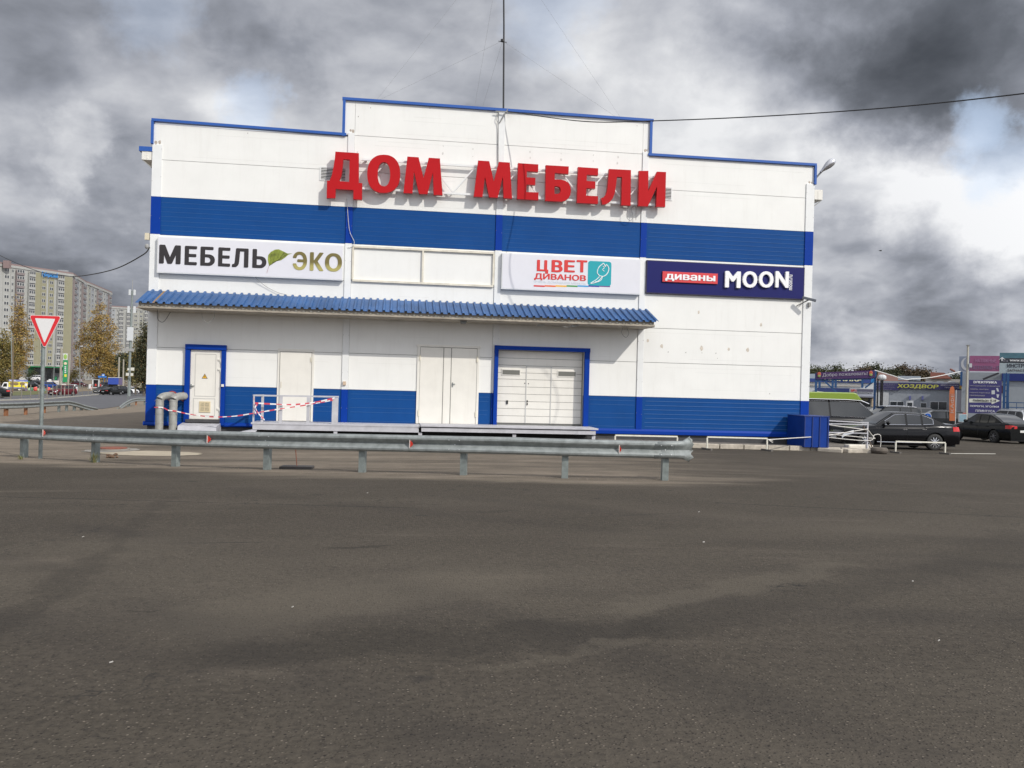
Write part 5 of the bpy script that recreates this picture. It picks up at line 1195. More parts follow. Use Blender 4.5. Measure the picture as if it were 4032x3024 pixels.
        rr.insert(0, [(L + .012, s * hw(L) * .55, zz - .07), (L + .012, s * hw(L) * .55, zz), (L + .004, s * hw(L) * .55, zz + .05)])
        MB().grid(rr).build('taillight', taill, t, smooth=50)
    MB().box((-.025, -.26, .38), (-.004, .26, .49)).build('number_plate', platem, t); MB().box((L + .003, -.26, .60), (L + .02, .26, .71)).build('number_plate', platem, t)
    MB().box((-.012, -.42, .52 if H < 1.6 else .60), (.004, .42, .62 if H < 1.6 else .76)).build('grille', black, t); MB().box((-.014, -.6, .24), (.01, .6, .34)).build('grille', black, t)
    if rails:
        for s in (-1, 1): MB().tube([(x, s * (gw_(x, H) - .02), zroof(x) + .06 - (.05 if x in (xb + .05, xc) else 0)) for x in (xb + .05, xb + .3, (xb + xc) / 2, xc - .3, xc)], .018, 6).build('roof_rail', chrome, t, smooth=40)
    # wheels
    def wheel_mesh():
        prof = [(r * .62, .10), (r * .66, .105), (r * .93, .10), (r, .075), (r, -.075), (r * .93, -.10), (r * .62, -.10)]
        rows = [[(cos(2 * pi * k / 28) * q, y, sin(2 * pi * k / 28) * q) for k in range(29)] for q, y in prof]; ty = MB().grid(rows)
        rm = MB(); rows = [[(cos(2 * pi * k / 28) * q, y, sin(2 * pi * k / 28) * q) for k in range(29)] for q, y in ((r * .66, .10), (r * .62, .09), (r * .60, .03))]; rm.grid(rows)
        for k in range(spokes):
            a = 2 * pi * k / spokes; ca, sa = cos(a), sin(a); p = Vector((ca * r * .10, .085, sa * r * .10)); q = Vector((ca * r * .62, .075, sa * r * .62)); rm.bar(p, q, r * .10, .03, up=(0, 1, 0))
        rm.ball((0, .075, 0), (r * .17, .025, r * .17), 10); bk = MB(); bk.tube([(0, .0, 0), (0, .02, 0)], r * .63, 20)
        return ty, rm, bk
    ty, rm, bk = wheel_mesh(); first = None
    for wx in K['wx']:
        for s in (-1, 1):
            pos = (wx, s * (W / 2 - .125), r)
            if first is None:
                w = ty.build('wheel', rubber, t, smooth=50); a = rm.build('rim', rim or rimm, w, smooth=40); c = bk.build('brake_disc', black, w); first = (w, a, c)
            else:
                w = first[0].copy(); COL.objects.link(w)
                for ch in first[1:]: q = ch.copy(); COL.objects.link(q); q.parent = w
            w.location = pos; w.rotation_euler = (0, 0, 0 if s > 0 else pi)
    return t
def paint(n, c, rough=.25, metal=.3): return mat('paint_' + n, c, rough, metal=metal, coat=.18, spec=.25)
blackp = paint('black', (.004, .004, .005), .18, .2); greyp = paint('dark_grey', (.05, .052, .058)); whitep = paint('white', (.72, .72, .72), .3, 0); silverp = paint('silver', (.42, .43, .44), .3, .6)
redp = paint('dark_red', (.10, .008, .014), .25, .2); bluep = paint('blue', (.02, .06, .25)); gphp = paint('graphite', (.010, .011, .011), .25, .4)
def hdg(u0, d0, u1, d1):        # world heading of a car whose front points from 0 to 1 in the view frame; local +x of the mesh runs front -> rear
    a = UD(u0, d0); b = UD(u1, d1); v = a - b; return math.atan2(v.y, v.x)
def car_at(name, label, kind, pt, px, d, ang, front=None, **k):
    """ang: direction the car's nose points, degrees in the view frame (0 = right, 90 = away). placed by its middle."""
    u = (px - 2016) / FPX * d; c = UD(u, d); w = radians(ang) - YAW; L = KINDS[kind]['L']; h = Vector((cos(w), sin(w), 0)); o = c + h * (L / 2); return make_car(name, label, kind, pt, (o.x, o.y, c.z), w + pi, **k)
car_at('parked_car', 'black sedan with bright ten spoke wheels and chrome window line beside the blue box', 'sedan', blackp, 3516, 34.2, 182, chrome_line=True)
car_at('parked_car', 'very dark grey sedan seen from behind at the right edge of the photo', 'sedan', gphp, 3905, 44.4, 99, rim=rim_d, spokes=7)
vn = car_at('parked_van', 'black minivan with lime green raised roof behind the store corner', 'van', blackp, 3300 - 8, 39.3, 4, chrome_line=True)
lime = mat('lime_roof', (.19, .27, .035), .4, spec=.3); K = KINDS['van']
MB().prism([(1.62, 1.93), (4.9, 1.93), (4.85, 2.26), (2.05, 2.28), (1.9, 2.24)], 'y', -.72, .72).build('raised_roof', lime, vn, bevel=.04)
MB().tube([(1.3, -.66, 1.78), (1.7, -.68, 1.925), (2.3, -.70, 1.95), (4.8, -.70, 1.95)], .03, 6).tube([(1.3, .66, 1.78), (1.7, .68, 1.925), (2.3, .70, 1.95), (4.8, .70, 1.95)], .03, 6).build('roof_rail', chrome, vn, smooth=40)
car_at('parked_car', 'silver off road car seen from behind above the dark sedan at the right edge', 'suv', silverp, 3985, 58, 96, rails=True)
car_at('parked_car', 'graphite car with roof rails half hidden behind the lime roofed van', 'suv', gphp, 3500, 60, 178, rails=True)
car_at('parked_car', 'dark hatchback with red tail lamp behind the black sedan near the orange flag', 'hatch', gphp, 3690, 60, 165)
car_at('parked_car', 'grey estate car parked under the small windows of the yellow lettered pavilion', 'suv', greyp, 3632, 74, 10)

# ---------------------------------------------------------------- market pavilions on the right (built facing the road)
def vroot(name, label, cat, d, px, **k):
    u = (px - 2016) / FPX * d; p = UD(u, d); az = YAW + math.atan2(u, d); return thing(name, label, cat, p, -az, **k), p, az
class Fr:                       # measures a picture position on a plane parallel to the view, d metres out, in the root's own metres
    def __init__(s, d, p0, az): s.p0, s.n, s.x = p0, Vector((sin(az), cos(az), 0)), Vector((cos(az), -sin(az), 0))
    def __call__(s, px, py):
        r = raydir(px, py); t = (s.p0 - CAM).dot(s.n) / r.dot(s.n); p = CAM + r * t
        return (p - s.p0).dot(s.x), p.z - s.p0.z
def C6(a, c): return 3000 + a / 3.16, 1350 + c / 3.16
def C7(a, c): return 3500 + a / 4.158, 1350 + c / 4.158
def C72(a, c): return 3150 + a / 6.32, 1380 + c / 6.32
def pbox(mb, F, T, a, c, y0, y1, mi=0):       # box whose front face spans two picture corners
    x0, z1 = F(*T(*a)); x1, z0 = F(*T(*c)); return mb.box((min(x0, x1), y0, min(z0, z1)), (max(x0, x1), y1, max(z0, z1)), mi)
def ptext(body, F, T, a, c, y, m, root, **k):
    x0, z1 = F(*T(*a)); x1, z0 = F(*T(*c)); sl = 0; return text(body, x0, x1, z0, z1, y, m, root, **k)
pw = mat('pavilion_wall', (.25, .27, .30), .7, var=.08); pw2 = mat('pavilion_wall_light', (.30, .33, .36), .7, var=.06); navyb = mat('banner_navy', (.028, .024, .095), .6); lime_t = mat('letter_lime', (.40, .40, .08), .5); dwin = mat('shop_glass', (.03, .035, .04), .1, spec=.8)
purple = mat('banner_purple', (.055, .022, .10), .6); greytxt = mat('letter_grey', (.38, .36, .42), .6); bluest = mat('steel_blue', (.018, .075, .20), .5); wfr = mat('window_white', (.6, .62, .64), .5); palew = mat('pale_wall', (.55, .57, .58), .7)
# pavilion with the yellow letters
r, u0, z0 = vroot('market_pavilion', 'low grey shop pavilion with navy sign ХОЗДВОР in yellow letters', 'building', 80, 3620); F = Fr(80, u0, z0)
m = MB(); x0, _ = F(*C6(1400, 600)); x1, z1 = F(*C7(1285, 775)); m.box((x0, .05, -.3), (x1, 9, z1 + .7)); m.build('wall', pw, r)
m = MB(); pbox(m, F, C6, (1395, 495), (1700, 592), -.12, .04); m.build('sign_panel', navyb, r); m = MB(); xa_, za = F(*C6(1700, 488)); xb_, zb = F(*C7(1155, 775)); m.box((xa_ + .005, -.12, zb), (xb_, .04, za - .05)); m.build('sign_panel', navyb, r)
m = MB(); pbox(m, F, C7, (1160, 622), (1278, 755), -.14, .04); m.build('sign_panel', mat('panel_yellow', (.55, .45, .05), .5), r)
ptext('ХОЗДВОР', F, C7, (135, 672), (812, 762), -.125, lime_t, r, name='letter', depth=.02, bold=.045, shear=.12, slope=.0)
for i, (s, y) in enumerate((('НАПИТКИ', 640), ('МОРОЖЕННОЕ', 680), ('ПРОДУКТЫ', 722))): ptext(s, F, C7, ((945, 850, 915)[i], y), (1145, y + 28), -.125, greytxt, r, name='letter', depth=.01, bold=.02)
ptext('К-13', F, C7, (1170, 640), (1262, 742), -.145, mat('letter_red', (.45, .04, .03), .5), r, name='letter', depth=.01, bold=.03)
for i in range(4): 
    y = 508 + i * 21; ptext(('товары для дома', 'краски инструмент', 'садовый инвентарь', 'сухие смеси')[i], F, C6, (1410, y), (1650 - 40 * (i == 3), y + 12), -.125, greytxt, r, name='letter', depth=.01, bold=.0)
for a, c in (((25, 962), (125, 1120)), ((140, 962), (235, 1120)), ((680, 965), (805, 1090)), ((818, 965), (945, 1090)), ((525, 985), (610, 1100))):
    m = MB(); pbox(m, F, C7, (a[0] - 6, a[1] - 6), (c[0] + 6, c[1] + 4), .0, .06); w = m.build('window', wfr, r); m = MB(); pbox(m, F, C7, a, c, -.02, -.003); m.build('pane', dwin, w)
m = MB(); pbox(m, F, C7, (285, 945), (395, 1210), .0, .06); w = m.build('door', wfr, r); m = MB(); pbox(m, F, C7, (303, 978), (378, 1190), -.02, -.003); m.build('door_glass', dwin, w)
for x in (345, 552):
    m = MB(); pbox(m, F, C7, (x - 14, 868), (x + 14, 935), -.2, .04); m.build('number_sign', mat('plate_bluegrey', (.10, .11, .28), .5), r)
m = MB(); pbox(m, F, C6, (1410, 610), (1575, 790), -.02, .04); m.build('shutter', mat('shutter_grey', (.42, .43, .44), .6, var=.05), r)
for i in range(6): m = MB(); pbox(m, F, C7, (30 + i * 190, 640 - i * 3), (140 + i * 190, 655 - i * 3), .3 + .1 * i, 1.2); m.build('roof_box', (palew, bluest, mat('red_pipe', (.6, .12, .10), .5), palew, pw2, palew)[i], r)
m = MB(); pbox(m, F, C7, (140, 530), (520, 605), 3.0, 6.0); o = m.build('rooftop_cabin', pw2, r)
# side wall piece with the column
r, u0, z0 = vroot('side_pavilion', 'pale pavilion wall with white corner trim between orange flag and pole', 'building', 76, 3790); F = Fr(76, u0, z0)
m = MB(); pbox(m, F, C7, (1085, 775), (1262, 1300), 0, 6); m.build('wall', mat('wall_pinkgrey', (.36, .34, .38), .7), r); m = MB(); pbox(m, F, C7, (1262, 775), (1285, 1300), -.05, 6); m.build('corner_trim', palew, r)
# the two storey pavilion behind the billboards
r, u0, z0 = vroot('tall_pavilion', 'blue grey two storey pavilion with navy band behind the billboards', 'building', 74, 3900); F = Fr(74, u0, z0)
m = MB(); x0, z1 = F(*C7(1198, 478)); m.box((x0, 0, -.3), (x0 + 22, 8, z1)); m.build('wall', pw2, r)
m = MB(); pbox(m, F, C7, (1850, 500), (2900, 640), -.15, 0); m.build('blue_band', mat('band_navy', (.012, .025, .16), .5), r)
m = MB(); pbox(m, F, C7, (1170, 475), (1200, 700), -.1, .2); m.build('post', bluest, r)
m = MB(); pbox(m, F, C7, (1840, 700), (1880, 820), -.2, -.01); m.build('hanging_sign', mat('maroon', (.06, .02, .03), .6), r)
for a, c in (((1848, 880), (1872, 960)), ((1848, 985), (1872, 1070))): m = MB(); pbox(m, F, C7, a, c, -.06, -.002); m.build('window', palew, r)
m = MB(); a = F(*C7(1540, 598)); c = F(*C7(1800, 495)); m.bar((a[0], -.3, a[1]), (c[0], -.3, c[1]), .12, .16); m.build('stair_beam', mat('beam_dark', (.04, .04, .05), .6), r)
# billboards
r, u0, z0 = vroot('billboard', 'faded pink billboard with grey crescent and washed out letters', 'billboard', 72, 3850); F = Fr(72, u0, z0)
m = MB(); pbox(m, F, C7, (1152, 222), (1320, 475), -.2, 0); m.build('panel', mat('panel_grey', (.20, .23, .30), .6, var=.2, vscale=2), r)
m = MB(); pbox(m, F, C7, (1321, 212), (1812, 470), -.2, 0); m.build('panel', mat('panel_pink', (.27, .085, .18), .6, var=.12, vscale=1), r)
ptext('НАТЯЖНЫЕ', F, C7, (1410, 262), (1760, 325), -.205, mat('letter_mauve', (.36, .17, .30), .6), r, name='letter', depth=.01, bold=.04); ptext('ПОТОЛКИ • П', F, C7, (1345, 372), (1810, 440), -.205, mat('letter_faded', (.22, .14, .24), .6), r, name='letter', depth=.01, bold=.03)
m = MB(); P = []
for i in range(13): a = radians(100 + 160 * i / 12); P.append(F(*C7(1290 + 110 * cos(a), 350 - 110 * sin(a))))
for i in range(13): a = radians(250 - 140 * i / 12); P.append(F(*C7(1310 + 90 * cos(a), 335 - 95 * sin(a))))
m.prism(P, 'y', -.215, -.205); m.build('crescent', mat('crescent', (.45, .46, .48), .6), r)
r, u0, z0 = vroot('billboard', 'white and teal tool shop billboard ИНСТРУМ cut by the right edge', 'billboard', 66, 3985); F = Fr(66, u0, z0)
m = MB(); x0, z1 = F(*C7(1815, 185)); _, z2 = F(*C7(1815, 252)); _, z3 = F(*C7(1815, 330)); _, z4 = F(*C7(1815, 495)); X1 = x0 + 7.5
m.box((x0, -.25, z2), (X1, 0, z1 + .1)); m.build('panel', mat('panel_teal', (.07, .16, .20), .6, var=.2), r); MB().box((x0, -.25, z3), (X1, 0, z2 - .005)).build('panel', mat('panel_darkgrey', (.035, .04, .05), .6), r); MB().box((x0, -.25, z4), (X1, 0, z3 - .005)).build('panel', mat('panel_paleblue', (.36, .42, .44), .6), r)
def ptx(s, a, c, m_, **k): 
    ptext(s, F, C7, a, c, -.255, m_, r, name='letter', depth=.01, **k)
ptx('www.sal', (1978, 262), (2225, 308), lettwhite, bold=.02); ptx('ИНСТРУМЕНТ', (1938, 340), (2490, 412), mat('letter_navygrey', (.05, .055, .07), .6), bold=.04); ptx('ЗАПЧАСТИ, РЕМОНТ', (1938, 432), (2560, 482), mat('letter_midgrey', (.12, .11, .12), .6), bold=.03)
ptx('К-18', (1875, 288), (1945, 310), greytxt)
m = MB(); a = F(*C7(1853, 300)); c = F(*C7(1853, 245)); m.bar((a[0], -.26, a[1]), (c[0], -.26, c[1]), .07, .02); m.prism([(a[0] - .25, c[1] - .18), (a[0], c[1] + .05), (a[0] + .25, c[1] - .18), (a[0], c[1] - .05)], 'y', -.262, -.256); m.build('arrow', lettwhite, r)
# blue lattice column
r, u0, z0 = vroot('lattice_column', 'blue steel lattice column carrying the tool shop billboard', 'column', 65, 3960); F = Fr(65, u0, z0); m = MB()
xs_ = [F(*C7(q, 600))[0] for q in (1892, 1950)]; zt = F(*C7(1900, 500))[1]
for x in xs_: m.box((x - .09, -.09, 0), (x + .09, .09, zt)); m.box((x - .09, .7, 0), (x + .09, .88, zt))
m.build('chord', bluest, r); m = MB(); z = .4
while z < zt: m.box((xs_[0] + .09, -.04, z), (xs_[1] - .09, .04, z + .08)); z += .45
m.build('rung', bluest, r)
# banner with writing
r, u0, z0 = vroot('banner', 'violet banner ЭЛЕКТРИКА with white arrow ПАВИЛЬОН К-18', 'banner', 63, 3878); F = Fr(63, u0, z0)
viol = mat('banner_violet', (.045, .04, .16), .5); m = MB(); pbox(m, F, C7, (1312, 605), (1835, 1168), -.04, .04); m.build('sheet', viol, r)
for s, a, c, b_, mt_ in (('ЭЛЕКТРИКА', (1380, 622), (1770, 668), .04, lettwhite), ('светодиодное освещение', (1325, 694), (1815, 722), .02, greytxt), ('лампы, люстры', (1330, 748), (1630, 776), .02, greytxt), ('садово-парковые', (1322, 806), (1660, 832), .02, greytxt), ('светильники', (1322, 850), (1570, 876), .02, greytxt),
                         ('ПОРОГИ, УГОЛКИ', (1330, 1018), (1798, 1066), .02, lettwhite), ('ПЛИНТУСА', (1420, 1092), (1735, 1140), .01, lettwhite)):
    ptext(s, F, C7, a, c, -.045, mt_, r, name='letter', depth=.008, bold=b_)
m = MB(); P = [F(*C7(*q)) for q in ((1314, 912), (1682, 912), (1682, 890), (1820, 948), (1682, 1005), (1682, 975), (1314, 975))]; m.prism(P, 'y', -.050, -.0405); m.build('arrow', mat('arrow_cream', (.70, .70, .62), .5), r)
ptext('ПАВИЛЬОН', F, C7, (1380, 924), (1632, 966), -.052, ink, r, name='letter', depth=.006, bold=.03); ptext('К-18', F, C7, (1665, 924), (1755, 966), -.052, ink, r, name='letter', depth=.006, bold=.02)
for P in (((1755, 740), (1785, 740), (1805, 800), (1770, 795)), ((1680, 780), (1735, 775), (1735, 840), (1680, 842)), ((1760, 840), (1808, 845), (1790, 900), (1770, 895))): m = MB(); m.prism([F(*C7(*q)) for q in P], 'y', -.048, -.0405); m.build('lamp_picture', palew, r)
# lamp pole, little box on it
r, u0, z0 = vroot('lamp_pole', 'tall thin pale pole in front of the violet banner', 'pole', 57, 3811); F = Fr(57, u0, z0)
x, zt = F(*C7(1296, 45)); MB().tube([(x, 0, 0), (x, 0, zt)], .085, 10, r2=.06).build('pole', mat('pole_grey', (.42, .40, .34), .6), r, smooth=40); MB().box((x - .12, -.1, zt), (x + .12, .1, zt + .05)).build('cap', seam, r)
m = MB(); pbox(m, F, C7, (1318, 338), (1360, 402), -.15, .05); m.build('floodlight', palew, r)
# street lamp on the billboard
r, u0, z0 = vroot('street_lamp', 'brown street lamp head reaching left from the pink billboard', 'lamp', 71, 3770); F = Fr(71, u0, z0)
a = F(*C7(1168, 530)); c = F(*C7(1060, 460)); e_ = F(*C7(1000, 428)); MB().tube([(a[0], 0, a[1]), (c[0], 0, c[1])], .05, 6).build('arm', mat('arm_grey', (.2, .2, .2), .6), r); MB().bar((c[0] + .1, 0, c[1] - .05), (e_[0], 0, e_[1]), .35, .16).build('head', mat('lamp_brown', (.22, .09, .07), .5), r, bevel=.04)
# orange flag
r, u0, z0 = vroot('feather_flag', 'tall orange feather flag with faded letters behind the cars', 'flag', 55, 3750); F = Fr(55, u0, z0)
P = [F(*C7(*q)) for q in ((990, 1275), (988, 1050), (990, 850), (997, 760), (1015, 722), (1040, 708), (1062, 722), (1075, 770), (1080, 900), (1085, 1100), (1086, 1278))]; m = MB(); m.prism(P, 'y', -.012, .012); m.build('cloth', mat('flag_orange', (.55, .16, .06), .6, var=.1), r)
a = F(*C7(1088, 1280)); MB().tube([(a[0] + .0, .0, 0), (a[0], 0, F(*C7(1080, 770))[1])], .02, 6).build('pole', palew, r); x0, z1 = F(*C7(1012, 830)); x1, z2 = F(*C7(1062, 1150)); text('КАФЕ', x0, x1, z2, z1, -.013, mat('letter_peach', (.55, .36, .30), .6), r, name='letter', depth=.004, rot90=True)
# a-board and round sign
r, u0, z0 = vroot('advertising_board', 'small white framed board with pale blue poster behind dark sedan', 'board', 52, 3790); F = Fr(52, u0, z0)
m = MB(); pbox(m, F, C7, (1142, 1160), (1278, 1300), -.03, .03); m.build('frame', palew, r); m = MB(); pbox(m, F, C7, (1155, 1175), (1268, 1290), -.035, -.031); m.build('poster', mat('poster_blue', (.30, .45, .52), .5, var=.2, vscale=3), r); m = MB(); pbox(m, F, C7, (1210, 1145), (1265, 1162), -.03, .03); m.build('header', mat('poster_red', (.6, .12, .08), .5), r)
r, u0, z0 = vroot('round_sign', 'round blue road sign with white rim behind the black sedan', 'road sign', 41, 3653); F = Fr(41, u0, z0)
cx_, cz_ = F(*C7(637, 1205)); rr_ = F(*C7(700, 1205))[0] - cx_; P = [(cx_ + rr_ * cos(2 * pi * k / 28), cz_ + rr_ * sin(2 * pi * k / 28)) for k in range(28)]; MB().prism(P, 'y', -.02, 0).build('rim', lettwhite, r); P = [(cx_ + rr_ * .9 * cos(2 * pi * k / 28), cz_ + rr_ * .9 * sin(2 * pi * k / 28)) for k in range(28)]; MB().prism(P, 'y', -.024, -.0205).build('disc', mat('sign_blue', (.01, .10, .45), .4), r)
MB().bar((cx_ - rr_ * .1, -.026, cz_ + rr_ * .4), (cx_ + rr_ * .5, -.026, cz_ - rr_ * .45), .06, .01).build('arrow', lettwhite, r); MB().tube([(cx_, .03, 0), (cx_, .03, cz_)], .03, 6).build('post', galv2, r)
r, u0, z0 = vroot('boom_barrier', 'white horizontal barrier bar behind the round blue sign', 'barrier', 46, 3640); F = Fr(46, u0, z0); m = MB(); pbox(m, F, C7, (430, 1146), (692, 1162), -.04, .04); m.build('bar', palew, r); m = MB(); pbox(m, F, C7, (436, 1163), (452, 1330), -.04, .04); m.build('post', palew, r)
# welcome gantry
r, u0, z0 = vroot('entrance_gantry', 'blue steel entrance gantry carrying purple welcome banner Добро пожаловать', 'gantry', 62, 3330); F = Fr(62, u0, z0)
a, c, e_, g_ = F(*C72(400, 550)), F(*C72(1860, 492)), F(*C72(1860, 688)), F(*C72(400, 716)); MB().prism([g_, e_, c, a], 'y', -.10, -.05).build('banner', purple, r)
sl = (c[1] - a[1]) / (c[0] - a[0]); x0, z1 = F(*C72(565, 570)); x1, _ = F(*C72(1680, 560)); _, zb_ = F(*C72(565, 672)); text('Добро пожаловать!', x0, x1, zb_, z1, -.102, greytxt, r, name='letter', depth=.01, bold=.012, slope=sl)
for cx_, cy_ in ((478, 590), (1762, 560)):
    m = MB(); m.ball((*[F(*C72(cx_, cy_))[0]], -.13, F(*C72(cx_, cy_))[1]), (.13, .02, .16), 10); m.build('balloon_picture', mat('balloon_red', (.45, .10, .06), .6), r); m = MB(); m.ball((F(*C72(cx_, cy_ + 45))[0], -.14, F(*C72(cx_, cy_ + 45))[1]), (.11, .02, .10), 8); m.build('balloon_picture', mat('balloon_green', (.25, .32, .10), .6), r)
for q in (405, 495, 820, 895, 1560, 1875): x, z = F(*C72(q, 560 - (q - 400) * .04)); MB().box((x - .08, -.04, 0 if q in (405, 1875) else F(*C72(q, 930))[1]), (x + .08, .12, z)).build('post', bluest, r)
for p0, p1 in (((560, 720), (950, 1070)), ((1870, 740), (1620, 930)), ((400, 740), (1870, 700))): a = F(*C72(*p0)); c = F(*C72(*p1)); MB().bar((a[0], .04, a[1]), (c[0], .04, c[1]), .11).build('brace', bluest, r)
MB().box((F(*C72(1770, 690))[0], -.09, F(*C72(1770, 800))[1]), (F(*C72(1850, 690))[0], -.05, F(*C72(1770, 700))[1])).build('small_sign', mat('small_sign_blue', (.02, .2, .5), .5), r)
# appliance shop behind the gantry
r, u0, z0 = vroot('appliance_shop', 'shop with blue fascia and cream letters ТЕХНИКА behind the welcome banner', 'building', 76, 3330); F = Fr(76, u0, z0)
m = MB(); x0, z1 = F(*C72(236, 650)); x1, _ = F(*C72(1860, 650)); _, z2 = F(*C72(236, 1075)); m.box((x0 - 6, .05, -.3), (x1, 8, F(*C72(240, 760))[1])); m.build('wall', palew, r)
m = MB(); pbox(m, F, C72, (100, 690), (1800, 815), -.1, .04); m.build('fascia', mat('fascia_blue', (.03, .06, .22), .5), r)
ptext('ТЕХНИКА', F, C72, (560, 655), (1568, 772), -.105, mat('letter_cream', (.72, .70, .45), .5), r, name='letter', depth=.06, bold=.05)
m = MB(); pbox(m, F, C72, (240, 830), (1540, 905), -.06, .04); m.build('panel', mat('panel_beige', (.40, .38, .35), .6), r)
m = MB(); pbox(m, F, C72, (430, 925), (1228, 1075), -.12, .04); m.build('tarpaulin', mat('tarp_navy', (.015, .03, .12), .5), r)
m = MB(); pbox(m, F, C72, (1230, 940), (1825, 1050), -.10, .04); m.build('sign_panel', mat('sign_greyish', (.34, .35, .38), .6), r); ptext('№1', F, C72, (1270, 962), (1400, 1035), -.105, mat('letter_red', (.45, .04, .03), .5), r, name='letter', depth=.01, bold=.03)
m = MB(); pbox(m, F, C72, (1420, 960), (1820, 1030), -.12, -.101); m.build('sign_strip', mat('strip_dark', (.08, .08, .12), .6), r)
m = MB(); a = F(*C72(1230, 1070)); c = F(*C72(1850, 1140)); m.prism([(-.0, a[1]), (-1.4, c[1]), (-1.4, c[1] - .12), (0, c[1] - .12)], 'x', a[0], c[0]); m.build('awning', mat('awning_grey', (.20, .21, .25), .6), r)
m = MB(); pbox(m, F, C72, (1350, 1150), (1740, 1400), -.01, .04); m.build('shop_window', dwin, r); m = MB(); pbox(m, F, C72, (1785, 1155), (1840, 1400), -.1, .04); m.build('door', mat('door_beige', (.60, .48, .34), .6), r); m = MB(); pbox(m, F, C72, (1520, 1165), (1700, 1260), -.03, -.011); m.build('poster', mat('poster_olive', (.25, .24, .16), .6), r)
m = MB(); a, c, e_ = F(*C72(415, 1005)), F(*C72(960, 1085)), F(*C72(415, 1075)); m.prism([a, c, (c[0], c[1] - .3), (a[0], c[1] - .3)], 'y', -1.2, -.2); m.build('tent_roof', palew, r)
# floodlights on a post by the gantry, cable garland
r, u0, z0 = vroot('floodlight_post', 'pair of white floodlights on dark posts by the gantry', 'lamp', 61, 3472); F = Fr(61, u0, z0)
for q in (2020, 2058): a = F(*C72(q, 675)); MB().ball((a[0], 0, a[1]), (.26, .2, .22), 8).build('lamp_head', palew, r, smooth=60)
for q in (1940, 2020, 2060): a = F(*C72(q, 700)); MB().tube([(a[0], 0, 0), (a[0], 0, a[1])], .05, 6).build('post', black, r)
wire('cable_garland', curve_pts([at(*C72(1860, 492), 60), at(*C6(1600, 400), 62), at(*C6(1780, 455), 64), at(*C7(380, 590), 66), at(*C7(700, 565), 68), at(*C7(1170, 470), 70)]), .035, cable_l, 'white cable garland swagging from the gantry to the pink billboard')
# red roofed house and low roofs far behind
r, u0, z0 = vroot('brick_house', 'distant building with sloping brick red roof beyond the pavilions', 'building', 150, 3710); F = Fr(150, u0, z0)
P = [F(*C7(*q)) for q in ((682, 585), (680, 480), (905, 488), (1030, 585))]; m = MB().prism(P, 'y', 0, 8); m.build('roof', mat('roof_brick', (.25, .10, .075), .8), r); m = MB(); pbox(m, F, C7, (600, 586), (1172, 720), .5, 9); m.build('wall', mat('wall_beige', (.36, .34, .31), .8), r); m = MB(); pbox(m, F, C7, (740, 462), (762, 482), 2, 3); m.build('chimney', palew, r)
r, u0, z0 = vroot('warehouse', 'distant low pink and grey warehouse roof right of the gantry', 'building', 120, 3480); F = Fr(120, u0, z0)
m = MB(); P = [F(*C72(*q)) for q in ((1900, 700), (1960, 520), (2300, 640), (2700, 700), (2700, 1100), (1900, 1100))]; m.prism(P, 'y', 0, 10); m.build('hall', mat('hall_pink', (.34, .20, .17), .8), r)
r, u0, z0 = vroot('storage_hall', 'pale flat roofed hall at the left edge of the welcome banner', 'building', 100, 3150); F = Fr(100, u0, z0)
m = MB(); pbox(m, F, C72, (-600, 560), (400, 1200), 0, 8); m.build('wall', mat('hall_blue', (.30, .36, .42), .7), r)
# blue railing at the right edge
r, u0, z0 = vroot('metal_railing', 'thin blue metal railing right of the lattice column', 'railing', 64, 4010); F = Fr(64, u0, z0); m = MB(); x0 = F(*C7(1965, 970))[0]
for z in (F(*C7(1965, 975))[1], F(*C7(1965, 1055))[1]): m.box((x0, -.03, z - .03), (x0 + 5, .03, z + .03))
for i in range(11): m.box((x0 + i * .5 - .02, -.02, .0), (x0 + i * .5 + .02, .02, F(*C7(1965, 975))[1] - .031))
m.build('railing_bars', bluest, r)

